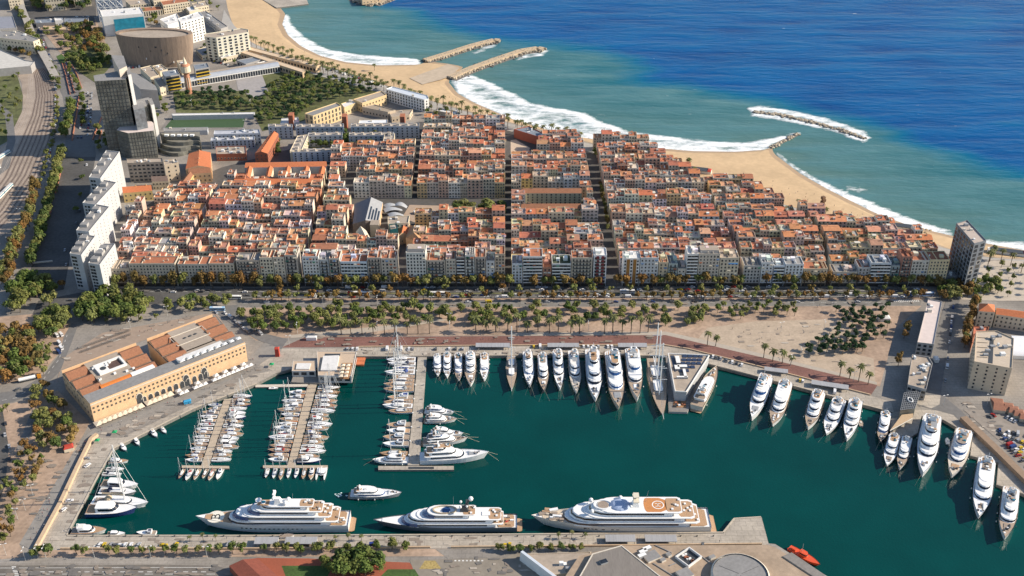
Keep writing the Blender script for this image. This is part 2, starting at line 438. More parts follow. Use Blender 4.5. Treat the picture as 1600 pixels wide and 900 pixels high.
# ---------------------------------------------------------------- building kit
wallc = mat('painted_wall', rough=.85, n1=.10, s1=.25, n2=.10, s2=1.6, objcol=True)
roofc = mat('roof_tiles', rough=.9, n1=.16, s1=.5, n2=.14, s2=3.0, objcol=True)
trim = mat('pale_trim', (.60, .55, .47), .8, .1, 1)
glass = mat('window_glass', (.025, .032, .042), .18, .35, .6, spec=.6)
glass_b = mat('shutter_dark', (.07, .075, .07), .7, .3, 2)
awn_g = mat('green_awning', (.03, .14, .09), .8, .2, 2)
metal_g = mat('grey_metal', (.30, .31, .32), .5, .1, 1)
dark_m = mat('dark_metal', (.05, .055, .06), .5, .2, 1)
white_w = mat('white_wall', (.76, .74, .70), .8, .06, .3, .06, 2)
terra = mat('terracotta', (.36, .135, .07), .9, .18, .8, .15, 4)
tileb = mat('brown_tiles', (.29, .13, .07), .9, .16, .8, .12, 3)
WALLS = [(.68, .54, .37), (.58, .47, .34), (.74, .68, .58), (.78, .75, .70), (.60, .40, .29), (.60, .43, .22), (.46, .41, .37), (.42, .18, .10), (.66, .57, .46), (.72, .60, .42), (.52, .43, .35), (.55, .32, .23)]
WN = ['cream', 'beige', 'off-white', 'white', 'salmon', 'ochre', 'grey', 'brick-red', 'stone-coloured', 'pale yellow', 'taupe', 'rose-brown']
ROOFS = [(.47, .165, .08), (.52, .21, .10), (.38, .14, .08), (.43, .21, .13), (.55, .30, .18), (.45, .35, .27), (.34, .315, .29), (.60, .51, .41)]
RN = ['terracotta', 'orange tile', 'rust-red', 'faded brick', 'pale orange', 'sandy', 'grey', 'pale']
NUMW = {2: 'two', 3: 'three', 4: 'four', 5: 'five', 6: 'six', 7: 'seven', 8: 'eight', 9: 'nine', 10: 'ten'}

def win_rows(mb, w, h, st, y, sgn, r, m=None, dx=2.7):
    n = max(2, int(w/dx)); fh = h/st
    for k in range(st):
        for i in range(n):
            x = -w/2+w*(i+.5)/n; z = k*fh+fh*.28; ww, wh = (.55, 1.75) if r.random() < .75 else (.75, 1.3)
            mm = glass if r.random() < .6 else glass_b
            yy = y+sgn*.05
            a = [(x-ww, yy, z), (x+ww, yy, z), (x+ww, yy, z+wh), (x-ww, yy, z+wh)]
            if sgn > 0: a = a[::-1]
            mb.poly(a, mm)
            if sgn < 0 and k and r.random() < .45:
                mb.box(x, y-.35, z-.15, ww*2+.9, .7, .12, trim, bottom=True)
                mb.box(x, y-.68, z, ww*2+.9, .05, .85, glass_b)
def house_walls(w, d, st, r, par=.9):
    mb = MB(); h = st*3.1+.4
    mb.box(0, 0, 0, w, d, h, wallc)
    if par:
        t = .22
        for cx, cy, sx, sy in ((0, -d/2+t/2, w, t), (0, d/2-t/2, w, t), (-w/2+t/2, 0, t, d-2*t), (w/2-t/2, 0, t, d-2*t)):
            mb.box(cx, cy, h, sx, sy, par*(1.6 if abs(cx) > 1 and r.random() < .4 else 1), wallc)
        if w > 9 and r.random() < .8: mb.box(r.uniform(-1.5, 1.5), 0, h, .2, d-.5, par*1.3, wallc)
    win_rows(mb, w, h, st, -d/2, -1, r); win_rows(mb, w, h, st, d/2, 1, r)
    mb.box(0, -d/2-.12, h-.25, w, .24, .25, trim, bottom=True)
    return mb, h
def flat_house_parts(w, d, st, r):
    wm, h = house_walls(w, d, st, r)
    rm = MB(); rm.box(0, 0, h, w-.46, d-.46, .06, roofc)
    for _ in range(r.randint(0, 2)): rm.box(r.uniform(-w*.3, w*.3), r.uniform(-d*.3, d*.3), h+.05, r.uniform(1.5, 3.5), r.uniform(1.5, 3), .04+r.random()*.03, trim if r.random() < .3 else terra)
    hx = r.uniform(-w*.28, w*.28); hy = r.uniform(-d*.2, d*.25); hm = MB(); hw, hd, hh = r.uniform(2.2, 4), r.uniform(2.2, 4.2), r.uniform(2.1, 2.9)
    hm.box(hx, hy, h, hw, hd, hh, wallc); hm.box(hx, hy, h+hh, hw+.3, hd+.3, .14, terra if r.random() < .75 else trim, bottom=True)
    if r.random() < .5: hm.box(hx+hw*.6, hy+.3, h, hw*.7, hd*.7, hh*.75, wallc, top=terra)
    hm.quad((hx-.4, hy-hd/2-.03, h), (hx+.4, hy-hd/2-.03, h), (hx+.4, hy-hd/2-.03, h+1.9), (hx-.4, hy-hd/2-.03, h+1.9), glass_b)
    cl = []
    for _ in range(r.randint(2, 4)):
        cm = MB(); cl.append(('chimney', cm))
        x, y = r.choice((-1, 1))*w*r.uniform(.2, .47), r.uniform(-d*.42, d*.42); c = r.random()
        if c < .5: cm.box(x, y, h, .6, .7, r.uniform(1.2, 2.3), wallc, top=terra)
        elif c < .7: cl[-1] = ('water_tank', cm); cm.tube((x, y, h+.3), (x, y, h+1.6), .55, .55, white_p, 7)
        elif c < .85: cl[-1] = ('air_conditioner', cm); cm.box(x, y, h, 1.1, .8, .9, metal_g)
        else:
            cl[-1] = ('washing_line', cm); cm.box(x, y, h+.9, 2.6, .06, 1.1, white_p); cm.tube((x-1.3, y, h), (x-1.3, y, h+2.1), .04, .04, dark_m, 4)
    return [('wall', wm), ('roof', rm), ('roof_hut', hm)]+cl, h
def tiled_house_parts(w, d, st, r):
    wm, h = house_walls(w, d, st, r, par=0)
    rm = MB(); rz = r.uniform(1.3, 2.0); e = .35
    a = [(-w/2, -d/2-e, h), (w/2, -d/2-e, h), (w/2, 0, h+rz), (-w/2, 0, h+rz), (w/2, d/2+e, h), (-w/2, d/2+e, h)]
    rm.add(a, [[0, 1, 2, 3], [3, 2, 4, 5]], roofc); rm.add(a, [[1, 4, 2], [5, 0, 3]], wallc)
    rm.box(0, 0, h+rz-.05, w, .35, .14, roofc)
    cl = []
    for _ in range(r.randint(1, 3)): cm = MB(); cl.append(('chimney', cm)); cm.box(r.uniform(-w*.45, w*.45), r.uniform(-d*.3, d*.3), h+.3, .7, .8, rz+r.uniform(.4, 1), wallc, top=terra)
    parts = [('wall', wm), ('roof', rm)]+cl
    if r.random() < .5:
        dm = MB(); x = r.uniform(-w*.3, w*.3); dm.box(x, -d*.22, h, 1.8, 2.4, rz+.5, wallc, top=roofc); parts.append(('dormer', dm))
    return parts, h
rr = random.Random(3)
PROTO = {'flat': [], 'tiled': []}
for st in (3, 4, 5, 6):
    for k in range(6):
        w = rr.choice((7.5, 9, 11, 13)); ps, h = flat_house_parts(w, 10.5, st, rr)
        PROTO['flat'].append((w, st, h, [(n, m.mesh('house_'+n)) for n, m in ps]))
    for k in range(3):
        w = rr.choice((8, 10, 13)); ps, h = tiled_house_parts(w, 10.5, st, rr)
        PROTO['tiled'].append((w, st, h, [(n, m.mesh('house_'+n)) for n, m in ps]))

# ---------------------------------------------------------------- the quarter: streets and rows of houses
def xline(pts):
    ys = [p[1] for p in pts]; xs = [p[0] for p in pts]
    def f(y):
        if y <= ys[0]: i = 0
        elif y >= ys[-1]: i = len(ys)-2
        else: i = max(k for k in range(len(ys)-1) if ys[k] <= y)
        return xs[i]+(xs[i+1]-xs[i])*(y-ys[i])/(ys[i+1]-ys[i])
    return f
S_left = xline([(262, 300), (228, 330), (205, 355), (192, 385), (180, 440)])
S6 = xline([(262, 305), (243, 330), (226, 352), (212, 385), (204, 440)])
S5 = xline([(372, 270), (352, 300), (336, 322), (322, 352), (306, 385), (285, 440)])
S4 = xline([(528, 220), (514, 255), (508, 320), (494, 350), (488, 390), (474, 440)])
S3 = xline([(660, 190), (653, 240), (647, 300), (644, 345), (640, 400), (632, 440)])
S1 = xline([(794, 190), (794, 440)])
S2 = xline([(905, 215), (923, 250), (931, 300), (944, 360), (959, 440)])
S7 = xline([(1060, 270), (1098, 300), (1118, 345), (1136, 375), (1150, 410), (1157, 440)])
S8 = xline([(1215, 325), (1262, 360), (1285, 395), (1294, 440)])
S_right = xline([(800, 196), (890, 222), (935, 236), (985, 246), (1040, 262), (1100, 286), (1170, 311), (1240, 331), (1310, 353), (1370, 366), (1430, 380), (1452, 400), (1474, 440)])
def s_right(y):  # rightmost x that is still inside the quarter at picture row y
    P = [(800, 196), (890, 222), (935, 236), (985, 246), (1040, 262), (1100, 286), (1170, 311), (1240, 331), (1310, 353), (1370, 366), (1430, 380), (1452, 400), (1474, 440)]
    f = xline([(p[0], p[1]) for p in P]); return f(y)
# (left boundary, right boundary, half gap px left, right, first row y, last row y, name)
ZONES = [
    (S_left, S6, 2, 4, 318, 446, 'beside the white zigzag blocks'),
    (S6, S5, 4, 5, 303, 446, 'left of the dark slanting street'),
    (S5, S4, 5, 5, 298, 446, 'left of the market hall'),
    (S4, S3, 5, 3, 243, 446, 'around the market hall'),
    (S3, S1, 6, 5, 206, 446, 'left of the straight middle street'),
    (S1, S2, 5, 10, 226, 446, 'right of the straight middle street'),
    (S2, S7, 11, 4, 232, 446, 'right of the tree-lined street'),
    (S7, S8, 4, 4, 296, 446, 'nearest the curved beach'),
    (S8, s_right, 4, 0, 345, 446, 'closest to the dark tower'),
]
NOHOUSE = [  # ground kept free: squares and large single buildings
    [(540, 322), (640, 316), (712, 322), (712, 343), (662, 347), (662, 382), (610, 392), (548, 392)],
    [(700, 318), (793, 318), (793, 352), (700, 352)],
    [(812, 300), (912, 300), (912, 348), (812, 348)],
    [(795, 205), (842, 205), (842, 252), (795, 246)],
    [(625, 395), (645, 395), (640, 446), (622, 446)],
    [(535, 270), (560, 270), (560, 318), (535, 318)],
]
street = mat('street_asphalt', (.09, .085, .08), .9, .15, .3)
sheet('street', [(262, 296), (345, 262), (520, 215), (655, 190), (800, 194), (890, 220), (985, 244), (1100, 283), (1240, 328), (1370, 363), (1445, 385), (1480, 450), (176, 450), (190, 380), (225, 325)], street, Z+.02)
YF = at(800, 447, Z).y
allh = []; row = 0; Yr = YF+14+6.0
while True:
    py = topx((0, Yr, Z))[1]
    if py < 203: break
    for zi, (fl, fr, gl, gr, y0, y1, zn) in enumerate(ZONES):
        if not (y0 <= py <= y1): continue
        xa, xb = fl(py)+gl, fr(py)-gr; ml = mpp(py, Z)
        A, B_ = (xa-800)*ml, (xb-800)*ml
        if B_-A < 6: continue
        x = A; tgt = rnd.choice((8, 9.5, 11, 12.5)); run = []
        base_st = rnd.choice((4, 4, 5, 5))
        while x < B_-4:
            w = rnd.choice((7, 8, 9.5, 11, 13, 15))
            if B_-x-w < 5: w = B_-x
            kind = 'tiled' if rnd.random() < .27 else 'flat'
            st_ = max(3, min(6, base_st+rnd.choice((-1, -1, 0, 0, 0, 0, 0, 1))))
            cx = x+w/2; q = topx((cx, Yr+5, Z))
            if not any(inpoly(q[0], q[1]+3, P) for P in NOHOUSE): run.append((cx, w, kind, st_))
            x += w
        for i, (cx, w, kind, st_) in enumerate(run):
            allh.append(dict(x=cx, y=Yr+5.25, w=w, kind=kind, st=st_, zone=zi, row=row, i=i, n=len(run)))
    Yr += 10.5+rnd.choice((4.6, 5.2, 6.4)); row += 1
print('houses', len(allh), 'rows', row)
LIM = {'flat': 296, 'tiled': 296}
cnt = {'flat': 0, 'tiled': 0}; rest = []
for hme in sorted(allh, key=lambda q: q['y']):
    k = hme['kind']; cand = [p for p in PROTO[k] if p[1] == hme['st']]
    p = min(rnd.sample(cand, min(3, len(cand))), key=lambda p: abs(p[0]-hme['w']))
    wi = rnd.choices(range(12), (13, 13, 11, 8, 7, 7, 7, 4, 11, 9, 9, 7))[0]; ri = rnd.choices(range(8), (9, 7, 8, 9, 8, 7, 5, 6) if k == 'flat' else (9, 12, 9, 5, 2, 0, 0, 0))[0]
    j = lambda c: tuple(max(.02, v*rnd.uniform(.88, 1.1)) for v in c)
    sc = (hme['w']/p[0], 1, rnd.uniform(.94, 1.06)); loc = (hme['x'], hme['y'], Z+.02)
    if cnt[k] < LIM[k]:
        cnt[k] += 1
        nm = 'terrace_house' if k == 'flat' else 'tiled_house'
        zn = ZONES[hme['zone']][6]
        lab = '%s %s-roofed house, %s from left in %s row back, %s' % (WN[wi].replace(' ', '-'), RN[ri].replace(' ', '-'), nth(hme['i']), nth(hme['row']), zn)
        t = thing(nm, lab, 'house', loc, 0, 'flat roofed houses of the old quarter' if k == 'flat' else 'tiled houses of the old quarter')
        t.scale = sc; wc = j(WALLS[wi])
        for n, m in p[3]: obj(n, m, t, color=j(ROOFS[ri]) if n == 'roof' else wc)
    else: rest.append((p, sc, loc, wi, ri))
print('individual', cnt, 'rest', len(rest))
# the farthest rows, past three hundred of a kind: one object
if rest:
    mb = MB(); WM = [mat('far_wall_%d' % i, c, .85, .1, .25) for i, c in enumerate(WALLS)]; RM = [mat('far_roof_%d' % i, c, .9, .16, .5) for i, c in enumerate(ROOFS)]
    for p, sc, loc, wi, ri in rest:
        for n, me_ in p[3]:
            vs = [(v.co.x*sc[0]+loc[0], v.co.y+loc[1], v.co.z*sc[2]+loc[2]) for v in me_.vertices]
            groups = {}
            for pl in me_.polygons: groups.setdefault(pl.material_index, []).append(list(pl.vertices))
            o_ = len(mb.v); mb.v.extend(vs)
            for mi_, fl_ in groups.items():
                m_ = me_.materials[mi_]; m_ = WM[wi] if m_ is wallc else RM[ri] if m_ is roofc else m_
                k_ = mb.mi(m_)
                for f in fl_: mb.f.append([q+o_ for q in f]); mb.m.append(k_)
    tag(mb.build('far_houses'), 'dense rows of small roofs at the back of the quarter towards the beach', 'houses', kind='stuff')
# ---------------------------------------------------------------- larger buildings
def unit_window(frame, pane, sill=True):
    mb = MB(); mb.box(0, -.04, 0, 1.14, .1, 1.12, frame, bottom=True)
    mb.quad((-.46, -.1, .06), (.46, -.1, .06), (.46, -.1, 1.06), (-.46, -.1, 1.06), pane)
    return mb.mesh('window')
WIN = {'pale': unit_window(trim, glass), 'white': unit_window(white_p, glass), 'dark': unit_window(dark_m, glass), 'shut': unit_window(mat('brown_frame', (.14, .09, .06), .7, .2, 2), glass_b), 'blue': unit_window(white_p, mat('blue_glass', (.03, .22, .36), .15, .3, .3))}
def windows(parent, a, b, z0, z1, nc, nr, ww=1.2, wh=1.7, kind='pale', budget=90, name='window', off=.0):
    """separate window objects on the wall from a to b (outward side on the right of a->b), local to parent"""
    a, b = Vector((a[0], a[1])), Vector((b[0], b[1])); d = b-a; L = d.length; d /= L; n = Vector((d.y, -d.x)); ang = math.atan2(d.y, d.x)
    k = 0
    for j in range(nr-1, -1, -1):
        for i in range(nc):
            if k >= budget: return k
            p = a+d*(L*(i+.5)/nc)+n*off
            kk = kind if rnd.random() < .8 else rnd.choice(('shut', 'pale', 'dark'))
            obj(name, WIN[kk], parent, (p.x, p.y, z0+(z1-z0)*(j+.22)/nr), ang, scale=(ww*rnd.uniform(.9, 1.08), 1, wh*rnd.uniform(.92, 1.05))); k += 1
    return k
def facing(a, b, c):  # is the wall a->b turned to the camera?
    d = (b-a); n = Vector((d.y, -d.x)); m = (a+b)/2+Vector((c.x, c.y)); return n.dot(Vector((0, 0))-m) > 0
def bldg(name, label, roofpx, h, wall, roof, cat='building', nr=0, dx=3.2, ww=1.3, wh=1.7, kind='pale', par=.9, z=Z, ph=None, wcolor=None, clutter=3, budget=90, group=None, taper=None, sides=True, top=True, z0w=.6):
    """building from the outline of its roof in the photograph and its height"""
    P = [Vector((p.x, p.y)) for p in ats(roofpx, z+h)]
    a = sum(P[i].x*P[(i+1) % len(P)].y-P[(i+1) % len(P)].x*P[i].y for i in range(len(P)))
    if a < 0: P = P[::-1]
    c = sum(P, Vector((0, 0)))/len(P); Lc = [p-c for p in P]
    t = thing(name, label, cat, (c.x, c.y, z), 0, group)
    mb = MB(); mb.prism([tuple(p) for p in Lc], 0, h, wall, cap=False)
    if par:
        n = len(Lc)
        for i in range(n):
            p, q = Lc[i], Lc[(i+1) % n]; d = (q-p); L = d.length; d /= L; m = Vector((d.y, -d.x)); mid = (p+q)/2-m*.16
            mb.box(mid.x, mid.y, h-.01, L-.02, .3, par+.001*i, wall, rot=math.atan2(d.y, d.x))
    wo_ = mb.build('wall', t, color=wcolor)
    if top:
        rb = MB(); rb.prism([tuple(p*.995) for p in Lc], h-.3, h+.05, roof, roof); rb.build('roof', t)
    used = 0
    if nr:
        ed = []
        for i in range(len(Lc)):
            p, q = Lc[i], Lc[(i+1) % len(Lc)]
            if (q-p).length > 4 and facing(p, q, Vector((c.x, c.y))): ed.append((p, q))
        tot = sum((q-p).length for p, q in ed); nc_t = tot/dx*nr
        sc_ = max(1.0, nc_t/budget)
        for p, q in ed:
            nc = max(1, int((q-p).length/dx/sc_)); ds = (q-p).length/nc
            used += windows(t, p, q, z0w, h-.2, nc, nr, ww*min(sc_, ds/ww*.75), wh, kind, 99-used)
    rx = [p.x for p in Lc]; ry = [p.y for p in Lc]; tries = 0; done = 0
    while done < clutter and tries < 60:
        tries += 1; x, y = rnd.uniform(min(rx), max(rx)), rnd.uniform(min(ry), max(ry))
        if not inpoly(x*1.3, y*1.3, [tuple(p) for p in Lc]): continue
        mb = MB(); s1 = rnd.uniform(1.2, 3.5)
        mb.box(0, 0, 0, s1, rnd.uniform(1.2, 3.2), rnd.uniform(.9, 2.6), rnd.choice((trim, metal_g, white_p)), rot=rnd.random()*.1)
        mb.build('roof_unit', t, (x, y, h+.05)); done += 1
    return t
roof_tan = mat('roof_gravel', (.36, .30, .24), .95, .10, .5, .12, .08)
roof_grey = mat('roof_felt', (.24, .235, .23), .9, .12, .5, .1, .08)
roof_white = mat('roof_white', (.66, .65, .63), .8, .08, .4)
beige_w = mat('beige_render', (.56, .46, .34), .85, .07, .3, .06, 2)
ochre_w = mat('ochre_stone', (.64, .43, .25), .85, .09, .3, .08, 1.5)
cream_w = mat('cream_render', (.66, .57, .42), .85, .07, .3)
grey_w = mat('grey_render', (.36, .345, .33), .85, .08, .3)
shade_w = mat('blue_grey_shade_render', (.42, .44, .47), .85, .07, .4)  # the blue-grey of walls in shade is put into the base colour
redbr = mat('red_brick', (.33, .11, .06), .85, .12, .6, .1, 3)
curtain = mat('dark_curtain_glass', (.17, .168, .145), .2, .30, .035, .35, .16, spec=.6, bump=.2, bs=.12)  # large noise patches put mottled reflections into the base colour
bluegl = mat('teal_glass', (.02, .22, .32), .12, .2, .2)

# ---- front row of apartment blocks along the avenue: (x0, x1, roof y, colour, roof, style, words)
FR = [
 (176, 207, 421, (.50, .42, .33), roof_tan, 'p', 'low beige block at the far left'), (208, 279, 413, (.52, .45, .35), terra, 'w', 'wide beige block with rust roof edge'),
 (283, 330, 414, (.50, .44, .36), terra, 'w', 'stone-grey block with rows of shuttered windows'), (331, 370, 413, (.55, .47, .36), terra, 'w', 'tan block with terracotta terrace'),
 (374, 410, 408, (.44, .37, .30), roof_grey, 'b', 'brown-grey block with dark balconies'), (411, 431, 404, (.66, .58, .44), terra, 'w', 'narrow cream block'),
 (432, 449, 403, (.62, .54, .42), terra, 'w', 'narrow block with rounded corner'), (450, 469, 400, (.47, .42, .36), terra, 'b', 'grey balconied block by the side street'),
 (477, 502, 402, (.68, .66, .62), terra, 'w', 'tall white block'), (503, 517, 407, (.44, .45, .44), roof_grey, 'b', 'slim grey-green block'), (518, 534, 405, (.55, .48, .40), terra, 'b', 'slim beige block beside the glazed office'),
 (535, 576, 410, (.60, .66, .70), terra, 'g', 'glazed blue-white office with big rust roof'), (577, 597, 404, (.50, .43, .36), terra, 'b', 'beige-brown block'), (598, 622, 405, (.58, .50, .41), terra, 'w', 'tan block at the street corner'),
 (637, 667, 396, (.70, .67, .60), roof_grey, 'm', 'white block with mansard windows'), (668, 697, 408, (.48, .41, .33), terra, 'b', 'brown block with iron balconies'), (698, 713, 406, (.60, .52, .42), terra, 'w', 'slim stone block'),
 (714, 727, 402, (.34, .30, .27), terra, 's', 'dark striped narrow block'), (728, 742, 400, (.66, .63, .57), roof_grey, 'b', 'slim off-white balconied block'), (743, 759, 403, (.46, .40, .34), terra, 'b', 'taupe block'), (760, 773, 409, (.58, .57, .55), roof_tan, 'w', 'low grey-white block'), (774, 789, 398, (.50, .40, .30), terra, 'w', 'tall brown block left of the middle street'),
 (800, 816, 413, (.62, .63, .64), roof_grey, 'w', 'pale grey block right of the middle street'), (817, 847, 402, (.70, .68, .65), terra, 's', 'white-balconied block with dark bays'), (848, 861, 419, (.40, .20, .13), terra, 'p', 'low brick-red block'), (862, 891, 413, (.64, .63, .60), mat('roof_garden', (.06, .075, .04), .95, .3, .6), 's', 'balconied block with planted dark roof'), (892, 924, 404, (.55, .48, .38), terra, 'b', 'stone block with wrought balconies'),
 (926, 946, 400, (.78, .77, .76), roof_white, 'r', 'white block with dark red stripes'), (972, 997, 405, (.76, .74, .70), roof_white, 'o', 'white block with ochre-brown stripes'), (998, 1026, 404, (.60, .60, .58), terra, 'w', 'plain grey-white block'), (1027, 1041, 411, (.62, .50, .34), terra, 'p', 'narrow sand-coloured block'), (1042, 1056, 413, (.40, .44, .40), roof_grey, 'b', 'slim greenish-grey block'), (1057, 1069, 421, (.55, .50, .42), roof_grey, 'p', 'very low block in a gap'),
 (1070, 1087, 398, (.76, .72, .66), roof_white, 's', 'tall curved white block'), (1088, 1120, 398, (.60, .52, .42), roof_grey, 'm', 'beige block with attic storey'), (1121, 1150, 404, (.64, .54, .40), roof_tan, 'w', 'cream block with blue awning'),
 (1159, 1185, 416, (.46, .43, .39), roof_grey, 'p', 'grey block with sunken dark roof'), (1186, 1204, 411, (.70, .69, .67), roof_grey, 'w', 'white block with wide windows'), (1205, 1222, 416, (.62, .66, .70), roof_grey, 's', 'blue-white balconied block'), (1223, 1251, 414, (.72, .72, .71), roof_grey, 'w', 'white gridded block'), (1252, 1289, 421, (.64, .50, .34), terra, 'p', 'long low cream block with orange roof'),
 (1298, 1336, 426, (.56, .48, .38), roof_grey, 'p', 'lowest beige block right of the lane'), (1337, 1354, 419, (.46, .44, .42), terra, 'w', 'grey infill block'), (1355, 1386, 412, (.56, .60, .63), roof_grey, 's', 'pale blue-grey block with glass balconies'), (1387, 1400, 416, (.30, .34, .33), roof_grey, 'b', 'dark green-grey slim block'), (1401, 1417, 402, (.36, .17, .12), terra, 'b', 'red-brown tall slim block'), (1418, 1444, 408, (.60, .55, .46), terra, 'w', 'stone-cream block'), (1445, 1475, 407, (.66, .54, .33), terra, 'w', 'yellow-cream block beside the dark tower'),
]
balc = mat('balcony_slab', (.55, .52, .48), .8, .1, 1)
rail_d = mat('iron_railing', (.06, .06, .06), .6, .2, 2)
stripe_red = mat('red_stripe', (.20, .025, .03), .7, .15, 1); stripe_o = mat('ochre_stripe', (.36, .17, .04), .7, .15, 1)
for x0, x1, ytop, colr, rf, sty, words in FR:
    ml = mpp(447, Z); xa, xb = (x0-800)*ml, (x1-800)*ml; w = xb-xa
    # height: where the roof edge stands above the base line in the picture
    lo, hi = 4.0, 60.0
    for _ in range(30):
        h = (lo+hi)/2
        if topx((0, YF, Z+h))[1] > ytop: lo = h
        else: hi = h
    d = rnd.uniform(12, 15); st_ = max(3, round(h/3.1)); fh = h/st_; cx = (xa+xb)/2
    t = thing('apartment_block', words+' in the front row on the avenue', 'apartment block', (cx, YF, Z), 0, 'front row of apartment blocks')
    mb = MB(); mb.box(0, d/2, 0, w, d, h, wallc)
    for bx, by, sx, sy in ((0, .15, w, .3), (0, d-.15, w, .3), (-w/2+.15, d/2, .3, d-.6), (w/2-.15, d/2, .3, d-.6)): mb.box(bx, by, h, sx, sy, .9, wallc)
    for _ in range(rnd.randint(1, 3)): mb.box(rnd.uniform(-w*.4, w*.4), d/2, h, .2, d-.8, 1.1, wallc)
    mb.build('wall', t, color=colr)
    rb = MB(); rb.box(0, d/2, h, w-.62, d-.62, .05, rf)
    rb.build('roof', t)
    if sty == 'm':
        mb = MB(); mb.box(0, d/2+.6, h+.05, w-1.5, d-2.6, 2.6, roof_grey, tx=.94, ty=.8, top=roof_tan); mb.build('attic', t)
    for _ in range(rnd.randint(1, 3)):
        mb = MB(); hw = rnd.uniform(2, 4.5); mb.box(0, 0, 0, hw, rnd.uniform(2.5, 5), rnd.uniform(2, 3), wallc); mb.box(0, 0, 3.02 if 0 else 2.0, hw+.2, 2.7, .1, terra); mb.build('roof_hut', t, (rnd.uniform(-w*.33, w*.33), d/2+rnd.uniform(-3, 3), h+.05), color=tuple(c*rnd.uniform(.9, 1.15) for c in colr))
    for _ in range(rnd.randint(1, 4)):
        mb = MB(); mb.box(0, 0, 0, .8, .9, rnd.uniform(1.2, 2.2), rnd.choice((wallc, metal_g, white_p))); mb.build('chimney', t, (rnd.uniform(-w*.45, w*.45), d/2+rnd.uniform(-5, 5), h+.05), color=colr)
    nc = max(2, int(w/2.6)); wk = {'g': 'white', 's': 'dark', 'r': 'dark', 'o': 'dark'}.get(sty, rnd.choice(('pale', 'shut', 'pale', 'dark')))
    windows(t, (-w/2+.2, 0), (w/2-.2, 0), 0.2, h-.4, nc, st_, (w-.4)/nc*.86 if sty in 'gs' else 1.15, 1.55 if sty != 'b' else 1.9, wk, 96)
    for _ in range(rnd.randint(2, 6)):       # sun blinds let down over single windows
        m = MB(); m.box(0, -.45, 0, (w-.4)/nc*.8, .9, .9, rnd.choice((awn_g, trim, terra, mat('blue_blind', (.10, .18, .32), .8), mat('cream_blind', (.62, .55, .42), .8))), ty=.2, bottom=True); m.build('awning', t, (-w/2+.2+(w-.4)*(rnd.randrange(nc)+.5)/nc, 0, .2+(h-.6)*(rnd.randrange(1, st_)+.55)/st_))
    m = MB(); m.box(0, -.1, .1, w*.96, .25, 2.8, mat('shopfront', (.06, .055, .05), .4, .4, .5), bottom=True); m.build('shopfront', t)
    if sty in 'bgsr':
        full = sty in 'gs'
        for k in range(1, st_):
            z0 = .2+(h-.6)*(k+.22)/st_-.35
            mb = MB(); bw = w-.6 if full else w*.8; mb.box(0, -.55, 0, bw, 1.0, .15, balc, bottom=True); mb.box(0, -1.02, .15, bw, .06, .85, white_p if full else rail_d)
            mb.build('balcony', t, (0, 0, z0))
    if sty in 'ro':
        ms = stripe_red if sty == 'r' else stripe_o
        for sx in (-w*.2, w*.2):
            mb = MB(); mb.box(0, -.12, 0, w*.2, .22, h-.3, ms, bottom=True); mb.build('facade_stripe', t, (sx, 0, .1))
    if 'blue awning' in words:
        mb = MB(); mb.box(0, -.6, 0, w*.5, 1.2, .3, mat('blue_awning', (.03, .16, .42), .7)); mb.build('awning', t, (w*.2, 0, h*.82))

# ---- white zigzag housing blocks, far left
ZB = [('nearest and lowest', [(138, 412), (156, 415), (180, 382), (161, 382)], 30), ('second nearest', [(109, 397), (127, 400), (149, 370), (129, 367)], 33), ('middle', [(119, 361), (139, 363), (171, 324), (150, 320)], 33), ('second farthest', [(129, 318), (150, 321), (182, 286), (162, 282)], 33), ('farthest', [(139, 278), (157, 280), (187, 238), (166, 236)], 36)]
for wd, pts, h in ZB:
    t = bldg('tower_block', 'tall white slab block, %s of the five standing in a zigzag' % wd, pts, h, mat('zigzag_white', (.48, .48, .475), .8, .08, .3, .08, 2), roof_grey, 'apartment block', nr=0, clutter=2, group='white slab blocks in a zigzag')
    P = [Vector((p.x, p.y)) for p in ats(pts, Z+h)]; c = sum(P, Vector((0, 0)))/4
    a, b = P[0]-c, P[1]-c
    windows(t, a+(b-a)*.08, a+(b-a)*.55, 2, h-1, 2, 9, 2.0, 1.8, 'dark')
    a, b = P[1]-c, P[2]-c
    windows(t, a+(b-a)*.1, a+(b-a)*.9, 3, h-2, 5, 9, .6, .8, 'dark', 45)
    mb = MB(); e = (P[3]-P[0]); e.normalize(); m_ = (P[1]-P[0])*.5
    for k in range(3):
        mb = MB(); q = P[0]-c+(P[3]-P[0])*(.2+.3*k)+m_*.7; mb.box(0, 0, 0, 5, 6, 2.6, grey_w, rot=math.atan2(e.y, e.x), top=roof_grey); mb.build('stair_head', t, (q.x, q.y, h+.05))
# ---------------------------------------------------------------- landmark buildings
def local(pts, z, c): return [Vector((p.x-c.x, p.y-c.y)) for p in ats(pts, z)]
